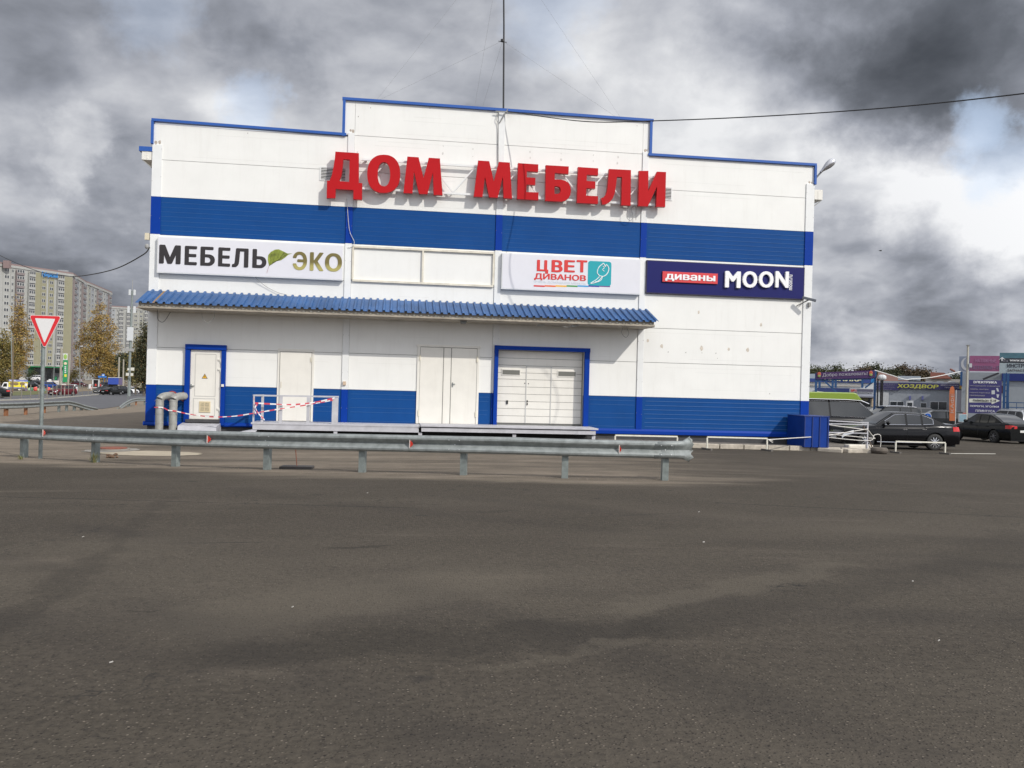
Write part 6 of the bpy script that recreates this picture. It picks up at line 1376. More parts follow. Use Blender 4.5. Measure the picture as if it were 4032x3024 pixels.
# ---------------------------------------------------------------- trees
def tree(label, loc, h, blobs, cols, leaf=.35, n=2600, trunk=.18, seed=1, name='tree', trunk_col=(.13, .11, .09), group=None):
    rnd = random.Random(seed); t = thing(name, label, 'tree', loc, rnd.uniform(0, 6), group); m = MB()
    top = max(b[2] + b[5] * .5 for b in blobs); m.tube([(0, 0, -.2), (.05 * h * .1, 0, top * .4), (0, .05, top * .75), (.1, 0, top)], trunk, 8, r2=trunk * .15)
    for b in blobs:
        for k in range(3):
            a = Vector((0, 0, min(top * .9, max(.2 * h, b[2] - b[5] * .8)))); e = Vector((b[0], b[1], b[2])) + Vector((rnd.uniform(-.5, .5) * b[3], rnd.uniform(-.5, .5) * b[4], rnd.uniform(0, .5) * b[5])); m.tube([a, a.lerp(e, .5) + Vector((0, 0, .03 * h)), e], trunk * .35, 5, r2=trunk * .05)
    m.build('trunk', mat('bark_%02d%02d' % (int(trunk_col[0] * 99), int(trunk_col[1] * 99)), trunk_col, .9, var=.3, vscale=3), t)
    vol = [b[3] * b[4] * b[5] for b in blobs]; T = sum(vol); m = MB()
    for b, v in zip(blobs, vol):
        nc = max(5, int(n * v / T / 26))
        for _ in range(nc):
            while True:
                p = Vector((rnd.uniform(-1, 1), rnd.uniform(-1, 1), rnd.uniform(-1, 1)))
                if .35 < p.length < 1: break
            p = p.normalized() * (p.length ** .5); c = Vector((b[0] + p.x * b[3], b[1] + p.y * b[4], b[2] + p.z * b[5])); cr = rnd.uniform(.7, 1.5) * leaf * 2.2
            for _ in range(26):
                q = c + Vector((rnd.gauss(0, cr * .5), rnd.gauss(0, cr * .5), rnd.gauss(0, cr * .38))); a = Vector((rnd.uniform(-1, 1), rnd.uniform(-1, 1), rnd.uniform(-.6, .6))).normalized(); bb = a.cross(Vector((rnd.uniform(-1, 1), rnd.uniform(-1, 1), rnd.uniform(-1, 1)))).normalized(); s = leaf * rnd.uniform(.45, 1.0) * .5
                m.add([q - a * s, q + bb * s * .7, q + a * s, q - bb * s * .7], [(0, 1, 2, 3)])
    m.build('crown', mat('leaves_' + '_'.join('%02d' % int(c[0] * 99) for c in cols), cols[0], .8, island=cols), t); return t
AUT = [(.15, .11, .032), (.26, .17, .045), (.36, .23, .06), (.20, .17, .045), (.32, .17, .045)]
GRN = [(.025, .035, .012), (.05, .06, .018), (.075, .075, .022), (.035, .042, .015)]
OLV = [(.09, .09, .025), (.16, .135, .035), (.26, .18, .045), (.11, .105, .03)]
RUS = [(.035, .026, .015), (.065, .042, .02), (.08, .05, .024), (.045, .042, .017)]
DKG = [(.025, .032, .014), (.045, .052, .02), (.06, .06, .022)]
def px_tree(label, px, top_y, d, wpx, cols, shape, seed, n=2600, leaf=.35, **k):
    p = col_at(px, d); u = (px - 2016) / FPX * d; r = raydir(px, top_y); zt = CAM.z + d * r.z / (r.x * sin(YAW) + r.y * cos(YAW)) - p.z; w = wpx / FPX * d
    B = [(x * w, y * w, z * zt, sx * w, sx * w, sz * zt) for x, y, z, sx, sz in shape]; return tree(label, p, zt, B, cols, leaf=leaf, n=n, seed=seed, trunk=max(.12, zt * .015), **k)
poplar = [(0, 0, .86, .17, .13), (-.08, 0, .70, .27, .15), (.14, .05, .66, .24, .13), (-.22, 0, .50, .24, .14), (.2, -.1, .48, .34, .14), (0, .1, .32, .36, .15), (.22, 0, .30, .22, .12), (-.15, 0, .18, .25, .10)]
rnd_c = [(0, 0, .68, .30, .28), (-.22, 0, .56, .24, .24), (.24, .1, .56, .24, .24), (0, -.15, .42, .34, .22), (.1, .1, .80, .18, .16)]
px_tree('golden brown autumn tree beside the pale apartment block, tallest at left', 70, 1150, 205, 95, AUT, poplar, 3, 8500, .42)
px_tree('dense green and yellow tree at the far left edge behind the truck', 8, 1290, 190, 120, OLV, poplar, 5, 9000, .45)
px_tree('large orange brown autumn tree right of the green price pylon', 385, 1195, 250, 185, AUT, poplar, 9, 17000, .5)
px_tree('dark green tree touching the left corner of the store', 568, 1262, 160, 70, DKG + [(.12, .08, .03)], poplar, 11, 9000, .4)
px_tree('thin brown autumn tree beside the telecom mast', 535, 1310, 175, 60, OLV, poplar, 12, 3000, .42)
for i, (px, ty, w) in enumerate(((440, 1400, 90), (480, 1390, 85), (520, 1385, 80), (560, 1400, 80))):
    px_tree(['round dark green tree left of the blue truck', 'dark green tree above the blue truck', 'dark green tree behind the two concrete poles', 'dark green tree beside the store corner behind cars'][i], px, ty, 285 + i * 4, w, DKG, rnd_c, 20 + i, 8000, .6, group='dark green trees at the bend of the highway')
px_tree('low dark bush in front of the apartment block entrance', 125, 1460, 262, 40, DKG, rnd_c, 31, 900, .5); px_tree('brown bush right of the green pylon below the apartment block', 285, 1450, 262, 60, OLV, rnd_c, 32, 1200, .5)
# tree line on the right
spec = [(3200, 1440, 60, 0), (3240, 1445, 60, 1), (3290, 1437, 55, 0), (3330, 1452, 60, 1), (3385, 1446, 60, 2), (3440, 1428, 80, 3), (3405, 1442, 40, 2), (3520, 1446, 55, 1), (3550, 1436, 80, 2), (3600, 1442, 70, 2), (3645, 1448, 60, 2), (3770, 1474, 60, 3), (3490, 1455, 60, 3), (3150, 1450, 60, 1)]
lab = ['reddish tree just right of the store corner on the skyline', 'low rusty tree above the left part of welcome banner', 'pointed green tree above the welcome banner', 'rusty tree behind the middle of the welcome banner', 'rusty tree over the right half of welcome banner', 'tall round dark green tree above the end of the welcome banner', 'small russet tree left of the tall round green one', 'russet tree right of the tall round green one', 'broad rust brown tree above the yellow lettered pavilion', 'rust brown tree in the middle of the skyline clump', 'rust brown tree left of the brick red roof', 'small green tree right of the brick red roof', 'green tree low behind the tall round one', 'tree hidden partly behind the store corner']
for i, ((px, ty, w, kk), lb) in enumerate(zip(spec, lab)): px_tree(lb, px, ty + 3, 215 + (i * 7) % 20, w * 1.7, (GRN, DKG, RUS, DKG)[kk], rnd_c, 40 + i, 9000, .62, group='trees on the skyline behind the market')

# ---------------------------------------------------------------- left background: apartment blocks
wfrm = mat('apt_window_frame', (.50, .50, .48), .6); wgl = mat('apt_window_glass', (.035, .04, .045), .12, spec=.8)
apt_w = mat('apt_white', (.33, .335, .32), .8, var=.05, vscale=.3); apt_y = mat('apt_yellow', (.24, .23, .155), .8, var=.06, vscale=.2); apt_p = mat('apt_pink', (.20, .17, .17), .8, var=.05); apt_c = mat('apt_cream', (.28, .28, .245), .8, var=.05, vscale=.2); apt_g = mat('apt_grey', (.28, .295, .31), .8, var=.05); apt_roof = mat('apt_roof_pink', (.22, .16, .155), .8)
def apartment(name, label, faces, ztop, base, storeys, depth=14):
    """faces: list of ((u0,d0),(u1,d1), [(kind, t0, t1, wall material), ...])"""
    a0 = UD(*faces[0][0]); root = thing(name, label, 'building', (a0.x, a0.y, base)); wins = []; H = ztop - base; st = H * .965 / storeys
    for fi, ((p0, p1, cols)) in enumerate(faces):
        A = UD(*p0); B = UD(*p1); A.z = B.z = base; d = (B - A); Lw = d.length; d.normalize(); n = Vector((d.y, -d.x, 0)); 
        if n.dot(CAM - A) < 0: n = -n
        def pt(t, off, z, A=A, d=d, Lw=Lw, n=n): v = A + d * (Lw * t) + n * off; v.z = base + z; return v
        def slab(mb, t0, t1, o0, o1, z0, z1, pt=pt): vs = [pt(t0, o0, z0), pt(t1, o0, z0), pt(t1, o1, z0), pt(t0, o1, z0), pt(t0, o0, z1), pt(t1, o0, z1), pt(t1, o1, z1), pt(t0, o1, z1)]; mb.add(vs, [(0, 3, 2, 1), (4, 5, 6, 7), (0, 1, 5, 4), (1, 2, 6, 5), (2, 3, 7, 6), (3, 0, 4, 7)])
        m = MB(); slab(m, 0, 1, -depth, 0, 0, H * .965); m.build('wall', apt_w, root, world=True)
        m = MB(); slab(m, -.005, 1.005, -depth - .3, .35, H * .965, H * .985); m.build('cornice', apt_w, root, world=True)
        m = MB(); slab(m, 0.0, 1.0, -depth + 1, .15, H * .985, H); m.build('roof', apt_roof, root, world=True)
        for (kind, t0, t1, wm) in cols:
            m = MB(); slab(m, t0, t1, .01, .12, st * (1.9 if wm is not apt_p else 0), H * .955)
            m.build('wall_panel', wm, root, world=True)
            if kind == 'blank': continue
            for k in range(storeys):
                zc = st * (k + .5); c = (t0 + t1) / 2
                if kind == 'w2': spans = [(t0 + (t1 - t0) * .18, t0 + (t1 - t0) * .82, 1.45)]
                elif kind == 'n': spans = [(t0 + (t1 - t0) * .25, t0 + (t1 - t0) * .75, 1.45)]
                else: spans = [(t0 + .06 * (t1 - t0), t1 - .06 * (t1 - t0), 1.35)]
                for (a, b, hh) in spans:
                    zo = .35 if kind == 'b' else .1; off = .9 if kind == 'b' else .12; wins.append((pt, slab, a, b, off, zc - hh / 2 + zo, zc + hh / 2 + zo, kind))
            if kind == 'b':
                m = MB()
                for k in range(storeys): zc = st * k; slab(m, t0, t1, .125, .9, zc + st * .05, zc + st * .46)
                slab(m, t0 - .002, t0 + .002, .125, .9, 0, H * .94)
                m.build('balcony_stack', apt_w if wm is not apt_p else apt_p, root, world=True); m = MB(); slab(m, t0 + .004, t1 - .004, .125, .62, 0, H * .94); m.build('balcony_glazing', mat('balcony_grey', (.10, .10, .11), .4), root, world=True)
    big = sorted(wins, key=lambda w: -w[3] if False else 0)
    rest = MB()
    for i, (pt, slab, a, b, off, z0, z1, kind) in enumerate(wins):
        fr = MB(); slab(fr, a, b, off, off + .06, z0, z1)
        gl = MB(); npn = 3 if kind == 'b' else 2; 
        for k in range(npn): w = (b - a) / npn; slab(gl, a + w * k + w * .12, a + w * (k + 1) - w * .12, off + .062, off + .09, z0 + .12, z1 - .12)
        if i < 100:
            o = fr.build('window', wfrm, root, world=True); q = gl.build('pane', wgl, o, world=False) if False else None
            M = ROOTM[root.name].inverted(); gl.v = [M @ v for v in gl.v]; gl.build('pane', wgl, o)
        else:
            rest.add(fr.v, fr.f, 0); rest.add(gl.v, gl.f, 1)
    if rest.v: o = rest.build('windows', [wfrm, wgl], root, world=True); o['kind'] = 'stuff'
    return root
D1 = 372; uu = lambda px, d: (px - 2016) / FPX * d
def T1(c): return (c + 320) / (950 + 320)          # crop column -> parameter on the long face
F1 = ((uu(-93, 352), 352), (uu(275, 392), 392), [('b', T1(-280), T1(-170), apt_p), ('n', T1(-150), T1(-100), apt_w), ('w2', T1(-20) , T1(75), apt_w), ('n', T1(80), T1(125), apt_w), ('b', T1(140), T1(250), apt_p), ('b', T1(310), T1(400), apt_c), ('blank', T1(402), T1(490), apt_y), ('w2', T1(492), T1(570), apt_y), ('w2', T1(600), T1(680), apt_y), ('b', T1(720), T1(815), apt_c), ('blank', T1(817), T1(949), apt_y)])
F2 = ((uu(275.5, 392.5), 392.5), (uu(334, 430), 430), [('b', .02, .18, apt_p), ('n', .24, .42, apt_g), ('n', .44, .58, apt_w), ('b', .60, .82, apt_p), ('n', .84, .98, apt_g)])
F3 = ((uu(336, 428), 428), (uu(431, 478), 478), [('n', .02, .10, apt_c), ('n', .12, .24, apt_g), ('n', .25, .34, apt_w), ('b', .35, .50, apt_p), ('n', .52, .60, apt_g), ('n', .62, .70, apt_w), ('n', .72, .82, apt_g), ('b', .83, .93, apt_p), ('n', .94, 1.0, apt_g)])
ap = apartment('apartment_block', 'tall pale and olive yellow apartment block with pink roof edge at left', [F1, F2, F3], 47.5, -2.2, 17)
# roof top bits and name letters
p = at(24, 1035, 360); MB().box((p.x - 1.2, p.y, 45), (p.x + 1.2, p.y + 2, 48.2)).build('roof_hut', apt_roof, ap, world=True); p = at(242, 1063, 388); MB().box((p.x - 2, p.y + 1, 46), (p.x + 2, p.y + 3, 48.3)).build('roof_hut', apt_g, ap, world=True)
A_ = UD(*F1[0]); B_ = UD(*F1[1]); dd = (B_ - A_); dd.z = 0; Lw = dd.length; an = math.atan2(dd.y, dd.x); x0, x1 = T1(480) * Lw, T1(708) * Lw
tr_ = thing('roof_sign', 'blue name lettering on the parapet of the tall apartment block', 'sign', (A_.x, A_.y, 43), an); text('Губернский', x0, x1, .4, 3.0, -.95, mat('letter_blue', (.03, .22, .55), .5), tr_, name='letter', depth=.15, bold=.03)
F4 = ((uu(428, 545), 545), (uu(660, 560), 560), [('n', .02, .08, apt_g), ('n', .10, .13, apt_w), ('b', .14, .22, apt_c), ('b', .27, .34, apt_c), ('w2', .39, .46, apt_c), ('w2', .48, .55, apt_c), ('b', .57, .66, apt_c), ('w2', .70, .78, apt_c), ('b', .82, .92, apt_c)])
apartment('apartment_block', 'second cream apartment block farther away between autumn tree and the store', [F4], 45.0, -2.2, 16)

# ---------------------------------------------------------------- left street things
A2 = lambda a, c: (a / 3.456, 1380 + c / 3.456)
A1_ = lambda a, c: (a / 3.456, 960 + c / 3.456)
def bg(name, label, cat, d, px, **k):
    r, u0, z0 = vroot(name, label, cat, d, px, **k); return r, Fr(d, u0, z0)
green = mat('station_green', (.01, .22, .08), .45)
r, F = bg('petrol_station', 'white petrol station shop with green canopy edge and green column', 'building', 272, 130)
m = MB(); pbox(m, F, A2, (250, 205), (900, 430), 3, 14); m.build('shop', mat('shop_grey', (.22, .22, .24), .6), r)
m = MB(); pbox(m, F, A2, (230, 205), (390, 430), 0, 3); m.build('side_wall', mat('station_white', (.55, .57, .58), .5), r)
m = MB(); pbox(m, F, A2, (388, 210), (450, 430), -.5, 2); m.build('green_wall', green, r)
m = MB(); pbox(m, F, A2, (270, 190), (870, 212), -5, 6); m.build('canopy', mat('station_white', (.55, .57, .58), .5), r)
m = MB(); pbox(m, F, A2, (388, 212), (870, 238), -4.5, 5); m.build('canopy_band', green, r)
for a, c in (((460, 245), (600, 400)), ((640, 250), (700, 400)), ((745, 260), (840, 310))): m = MB(); pbox(m, F, A2, a, c, 2.9, 2.99); m.build('shop_window', wgl, r)
for a in (250, 310): m = MB(); pbox(m, F, A2, (a, 300), (a + 45, 400), -.1, 0); m.build('window', wfrm, r)
m = MB(); pbox(m, F, A2, (850, 300), (890, 400), -3, -2); m.build('fuel_pump', palew, r)
r, F = bg('price_pylon', 'green and white petrol station price pylon with round emblem', 'sign', 240, 258)
m = MB(); pbox(m, F, A2, (860, 130), (918, 432), -.4, .4); m.build('lower_panel', green, r); m = MB(); pbox(m, F, A2, (862, 40), (918, 129), -.4, .4); m.build('head_panel', mat('station_white', (.55, .57, .58), .5), r)
a = F(*A2(890, 85)); MB().ball((a[0], -.42, a[1]), (.45, .05, .75), 12).build('emblem', mat('emblem_green', (.25, .40, .08), .5), r); a = F(*A2(890, 178)); MB().ball((a[0], -.42, a[1]), (.40, .05, .40), 12).build('emblem', mat('emblem_cream', (.6, .5, .35), .5), r); m = MB(); pbox(m, F, A2, (876, 322), (906, 360), -.45, -.405); m.build('yellow_panel', mat('py_yellow', (.6, .55, .05), .5), r)
for i in range(4): m = MB(); pbox(m, F, A2, (878, 215 + i * 25), (900, 232 + i * 25), -.45, -.405); m.build('price_figure', palew, r)
cpole = mat('concrete_pole', (.30, .28, .23), .8, var=.1)
def pole(label, p_top, p_bot, d, rad=.16, m_=cpole, name='concrete_pole', arm=None, lamp=None):
    b = at(*p_bot, d); g = G(b.x, b.y); t = at(*p_top, d); r = thing(name, label, 'pole' if name != 'street_lamp' else 'lamp', (b.x, b.y, g)); MB().tube([(b.x, b.y, g), t], rad, 8, r2=rad * .7).build('shaft', m_, r, world=True, smooth=40)
    if lamp: a = at(*lamp[0], d); c = at(*lamp[1], d); MB().tube([t, a], .07, 5).build('arm', m_, r, world=True); MB().bar(a, c, .5, .22).build('lamp_head', palew, r, world=True)
    return r
pole('brown wooden pole in front of the yellow truck', (51, 1330), (50, 1553), 150, .14, mat('wood_pole', (.16, .12, .08), .9))
pole('straight concrete pole left of the green pylon', A1_(835, 1410), A2(820, 470), 235, .32); pole('leaning concrete pole right of the green pylon', A1_(955, 1500), A2(925, 430), 235, .30)
pole('thin street lamp with white head between pylon and autumn tree', A1_(1095, 1400), A2(1100, 380), 230, .1, galv2, 'street_lamp', lamp=(A1_(1090, 1395), A1_(1075, 1400))) if False else None
pole('left one of two pale concrete poles behind the black and white cars', A2(1622, 90), A2(1612, 470), 240, .3); pole('right one of two pale concrete poles, with dark arrow mark', A2(1682, 120), A2(1675, 465), 240, .26)
pole('tall street lamp in front of petrol station', A2(742, 60), A2(730, 400), 255, .14, galv2, 'street_lamp', lamp=(A2(760, 50), A2(790, 40)))
pole('lone street lamp with white head left of the autumn tree', A1_(1085, 1405), A2(1090, 420), 225, .12, galv2, 'street_lamp', lamp=(A1_(1100, 1398), A1_(1125, 1392)))
pole('street lamp with white head at the upper left edge', A1_(150, 1185), A2(170, 520), 185, .11, galv2, 'street_lamp', lamp=(A1_(145, 1175), A1_(80, 1168)))
# telecom mast
b = at(*A2(1760, 480), 150); g = G(b.x, b.y); t = thing('telecom_mast', 'tall grey mobile phone mast with antenna panels left of the store', 'mast', (b.x, b.y, g))
pt_ = lambda y: at(*A1_(1763 + (1660 - y) * .037, y), 150)
MB().tube([(b.x, b.y, g), pt_(1660), pt_(950)], .28, 8, r2=.2).build('shaft', galv2, t, world=True, smooth=40); MB().tube([pt_(950), pt_(640)], .16, 8).build('shaft_top', galv2, t, world=True); MB().tube([pt_(640), pt_(490)], .05, 6).build('spike', seam, t, world=True)
for y0, y1, dx in ((625, 700, -.35), (625, 700, .45), (850, 940, .55), (850, 940, -.45)): a = pt_(y0); c = pt_(y1); MB().box((a.x + dx - .18, a.y - .3, c.z), (a.x + dx + .18, a.y - .1, a.z)).build('antenna_panel', palew, t, world=True)
for y in range(1150, 1300, 28): a = pt_(y); MB().box((a.x - .5, a.y - .4, a.z - .35), (a.x + .5, a.y - .2, a.z + .2)).build('antenna_box', palew, t, world=True)
for (x0, y0, x1, y1) in ((1715, 305, 1755, 345), (1778, 308, 1812, 346), (1780, 232, 1825, 275), (1735, 240, 1757, 270)): a = at(*A2(x0, y0), 149); c = at(*A2(x1, y1), 149); MB().box((a.x, a.y - .1, c.z), (c.x, a.y, a.z)).build('notice_board', mat('notice_cream', (.58, .57, .50), .5), t, world=True)
a = pt_(1440); MB().box((a.x - .9, a.y - .3, a.z - .3), (a.x + .6, a.y + .3, a.z + .2)).build('bracket', seam, t, world=True)
# highway traffic and parked cars on the left
def lc(label, kind, pt, px, py, ang, **k):
    p = spot(px, py) if py else None; f = Vector((sin(YAW), cos(YAW), 0)); d = (p - CAM).dot(f); return car_at('car', label, kind, pt, px, d, ang, group='cars on and beside the highway', **k)
lc('dark red off road car with white headlamps on far lane behind the posts', 'suv', redp, A2(855, 0)[0], 1558, 255)
lc('white off road car right behind the dark red one', 'suv', whitep, A2(985, 0)[0], 1546, 285)
lc('dark sedan braking on the highway, nearest the store corner', 'sedan', gphp, A2(1525, 0)[0], 1555.5, 77)
lc('grey car coming towards the camera beside the braking dark sedan', 'sedan', greyp, A2(1400, 0)[0], 1549, 262)
lc('dark hatchback with bright brake lamp in the queue', 'suv', gphp, A2(1665, 0)[0], 1553, 75)
lc('white hatchback in the queue right of the brake lamps', 'hatch', whitep, A2(1770, 0)[0], 1550, 70)
lc('silver car in the queue closest to the store wall', 'hatch', silverp, A2(1885, 0)[0], 1549, 65)
lc('dark car front corner at the very left edge', 'sedan', gphp, A2(-165, 0)[0], 1567, 200)
def fc(label, kind, pt, px, d, ang, lift=0, **k): c = car_at('car', label, kind, pt, px, d, ang, group='cars on and beside the highway', **k); c.location.z += lift; return c
fc('dark parked car partly hidden behind the bright sacks', 'hatch', gphp, A2(450, 0)[0], 224, 10); fc('long dark blue parked car left of the dark red one', 'suv', bluep, A2(700, 0)[0], 222, 5)
fc('white estate car with roof box parked above the truck', 'suv', whitep, A2(480, 0)[0], 262, 178, 1.3, rails=True); fc('white sedan parked at the petrol station by leaning pole', 'sedan', whitep, A2(1000, 0)[0], 262, 190, 1.0)
fc('maroon sedan parked on the slope below the autumn tree', 'sedan', redp, A2(1085, 0)[0], 250, 352, .2); fc('black car on trailer behind yellow truck', 'sedan', gphp, A2(470, 0)[0], 240, 180, .4)
fc('dark blue grey car behind the bus stop queue', 'suv', greyp, A2(1420, 0)[0], 235, 262, .2)
# yellow truck
tk, F = bg('box_truck', 'small white truck with yellow and blue advertising box body', 'truck', 184, 55)
m = MB(); pbox(m, F, A2, (118, 425), (375, 515), -1.1, 1.1); m.build('box_body', mat('truck_yellow', (.68, .58, .04), .5), tk)
m = MB(); pbox(m, F, A2, (120, 396), (378, 424), -1.1, 1.1); m.build('box_top', mat('truck_blue', (.14, .17, .40), .5), tk)
m = MB(); pbox(m, F, A2, (116, 497), (330, 518), -1.14, -1.105); m.build('side_strip', mat('truck_blue', (.14, .17, .40), .5), tk)
P = [F(*A2(*q)) for q in ((20, 540), (18, 495), (45, 440), (60, 432), (114, 432), (114, 540))]; MB().prism(P, 'y', -1.0, 1.0).build('cab', whitep, tk, bevel=.05)
P = [F(*A2(*q)) for q in ((34, 492), (55, 445), (96, 445), (96, 492))]; MB().prism(P, 'y', -1.02, -1.004).build('cab_window', glass_m, tk)
m = MB(); pbox(m, F, A2, (50, 528), (340, 545), -.8, .8); m.build('chassis', black, tk)
for a, c in ((125, 'ЧИСТКА'), ): ptext('ЧЕХЛЫ', F, A2, (125, 400), (215, 412), -1.105, lettwhite, tk, name='letter', depth=.02, bold=.03)
ptext('ПОДШИПНИКИ', F, A2, (125, 412), (330, 424), -1.106, lettwhite, tk, name='letter', depth=.02, bold=.04); 
for x in (80, 262): a = F(*A2(x, 545)); w = MB().tube([(a[0], -.95, .38), (a[0], -.70, .38)], .38, 16).build('wheel', rubber, tk, smooth=40); MB().tube([(a[0], -.98, .38), (a[0], -.951, .38)], .27, 14).build('hubcap', mat('hub_cream', (.62, .60, .48), .5), w)
for x, y in ((215, 452), (305, 452), (165, 450)): a = F(*A2(x, y)); MB().ball((a[0], -1.12, a[1]), (.55, .04, .35), 8).build('picture', mat('picture_brown', (.20, .14, .05), .6), tk)
# white box van, blue lorry, orange truck
r, F = bg('box_van', 'long white van with grey drawing parked behind the cars', 'van', 240, 222)
m = MB(); pbox(m, F, A2, (638, 408), (860, 500), -1, 1); m.build('body', mat('van_white', (.62, .60, .56), .5, var=.08, vscale=.8), r, bevel=.1); P = [F(*A2(*q)) for q in ((860, 500), (860, 412), (885, 440), (905, 465), (905, 500))]; MB().prism(P, 'y', -1, 1).build('bonnet', mat('van_white', (.62, .60, .56), .5), r); m = MB(); pbox(m, F, A2, (662, 390), (700, 407), -.5, .5); m.build('roof_unit', palew, r); m = MB(); pbox(m, F, A2, (690, 425), (790, 470), -1.03, -1.004); m.build('drawing', mat('van_drawing', (.42, .41, .40), .6, var=.4, vscale=1.5), r)
for x in (670, 850): a = F(*A2(x, 505)); MB().tube([(a[0], -.95, .35), (a[0], -.7, .35)], .35, 12).build('wheel', rubber, r)
r, F = bg('lorry', 'blue covered lorry seen from behind under the dark trees', 'truck', 230, 450)
m = MB(); pbox(m, F, A2, (1470, 372), (1612, 462), -1, 5); m.build('cargo_box', mat('lorry_blue', (.015, .05, .30), .5), r); m = MB(); pbox(m, F, A2, (1468, 364), (1664, 373), -1.05, 5); m.build('top_frame', palew, r); m = MB(); pbox(m, F, A2, (1613, 374), (1665, 468), -.9, 4); m.build('side_panel', mat('lorry_mauve', (.10, .08, .16), .6), r); m = MB(); pbox(m, F, A2, (1480, 462), (1600, 500), 0, 4); m.build('chassis', black, r)
r, F = bg('tarpaulin_truck', 'truck with cream tarpaulin and orange edge beside the store wall', 'truck', 190, 565)
m = MB(); pbox(m, F, A2, (1880, 418), (2060, 515), 0, 5); m.build('tarpaulin', mat('tarp_cream', (.60, .54, .42), .7), r, bevel=.2); m = MB(); pbox(m, F, A2, (1868, 408), (2060, 440), -.1, 5.2); m.build('tarpaulin_edge', mat('tarp_orange', (.62, .30, .06), .7), r, bevel=.15); m = MB(); pbox(m, F, A2, (1900, 520), (2060, 575), .3, 4.5); m.build('chassis', black, r)
# bus stop kiosk and sign
r, F = bg('bus_stop_booth', 'small dark booth with white frame and red figures inside', 'booth', 222, 378)
for a, c in (((1258, 392), (1268, 510)), ((1340, 392), (1350, 510)), ((1268, 392), (1340, 401)), ((1258, 500), (1350, 510))): m = MB(); pbox(m, F, A2, a, c, -.1, .1); m.build('frame', palew, r)
m = MB(); pbox(m, F, A2, (1262, 384), (1350, 392), -.2, 1.8); m.build('roof', black, r); m = MB(); pbox(m, F, A2, (1266, 400), (1342, 505), 1.5, 1.6); m.build('back_panel', mat('booth_dark', (.05, .045, .05), .6), r)
r, F = bg('bus_stop_sign', 'blue bus stop sign and blue shelter roof behind the booth', 'sign', 236, 405)
m = MB(); pbox(m, F, A2, (1385, 318), (1425, 366), -.1, .1); m.build('plate', mat('bus_blue', (.02, .16, .50), .5), r); m = MB(); pbox(m, F, A2, (1392, 328), (1418, 345), -.14, -.101); m.build('pictogram', palew, r); m = MB(); pbox(m, F, A2, (1335, 345), (1448, 372), .2, 2); m.build('shelter_roof', mat('bus_blue', (.02, .16, .50), .5), r)
for x in (1345, 1405, 1440): m = MB(); pbox(m, F, A2, (x, 366), (x + 7, 470), .0, .15); m.build('post', bluest, r)
# dark tower house roof behind the trees, bins, striped markers
r, F = bg('dark_roofed_house', 'long dark roofed building above the green trees', 'building', 330, 465); P = [F(*A2(*q)) for q in ((1490, 130), (1500, 80), (1560, 70), (1735, 110), (1740, 150))]; MB().prism(P, 'y', 0, 12).build('roof', mat('dark_roof', (.05, .05, .07), .7), r); m = MB(); pbox(m, F, A2, (1495, 130), (1735, 420), .3, 11); m.build('wall', apt_g, r)
r, F = bg('waste_bin', 'green waste bin in front of the petrol station', 'bin', 258, 219); m = MB(); pbox(m, F, A2, (745, 355), (775, 405), -.4, .4); m.build('body', green, r, bevel=.1); m = MB(); pbox(m, F, A2, (743, 350), (777, 356), -.45, .45); m.build('lid', mat('lid_dark', (.01, .08, .04), .6), r)
r, F = bg('advert_stand', 'leaning white advertising stand left of the booth', 'board', 221, 354); P = [F(*A2(*q)) for q in ((1190, 518), (1212, 460), (1245, 455), (1232, 520))]; MB().prism(P, 'y', -.1, .1).build('board', palew, r); MB().bar((P[2][0], .1, P[2][1]), (P[3][0] + .3, .9, P[3][1]), .06).build('leg', seam, r)
sr = mat('marker_red', (.55, .08, .06), .5)
for lb, x, y, d in (('red and white striped marker plate in front of the dark red car', 880, 520, 128), ('small red and white striped marker near the leaning stand', 1245, 505, 195)):
    r, F = bg('marker_plate', lb, 'marker', d, A2(x, 0)[0]); x0, z1 = F(*A2(x - 9, y - 12 - 4 * (x < 1000))); x1, z0 = F(*A2(x + 9, y + 24)); 
    for k in range(4): z = z0 + (z1 - z0) * k / 4; MB().box((x0, -.03, z), (x1, .03, z + (z1 - z0) / 4 - .004)).build('stripe', sr if k % 2 else palew, r)
    MB().box((-.03, -.02, 0), (.03, .02, z0)).build('post', seam, r)
# bright sacks for sale on the verge
sk = [(400, 535, .55, (.45, .62, .42)), (435, 535, .6, (.05, .28, .15)), (487, 532, .75, (.70, .10, .08)), (530, 535, .5, (.50, .62, .40)), (600, 530, .5, (.06, .30, .28)), (665, 535, .75, (.70, .10, .08)), (712, 535, .6, (.45, .60, .28))]
cl = ['pale green', 'dark green', 'red', 'light green', 'teal', 'bright red', 'yellow green']
for i, (x, y, s, c_) in enumerate(sk):
    p = col_at(A2(x, 0)[0], 190); m = MB(); s *= .62; m.ball((0, 0, s * .95), (s, s * .8, s * 1.05), 10); o = m.build('sack', mat('sack_%d' % i, c_, .7, var=.3, vscale=3), smooth=60); o.location = p
    tag(o, '%s bundle standing on the verge, %s along the row from the truck' % (cl[i], ['first', 'second', 'third', 'fourth', 'fifth', 'sixth', 'last'][i]), 'sack', 'bright bundles on the verge')
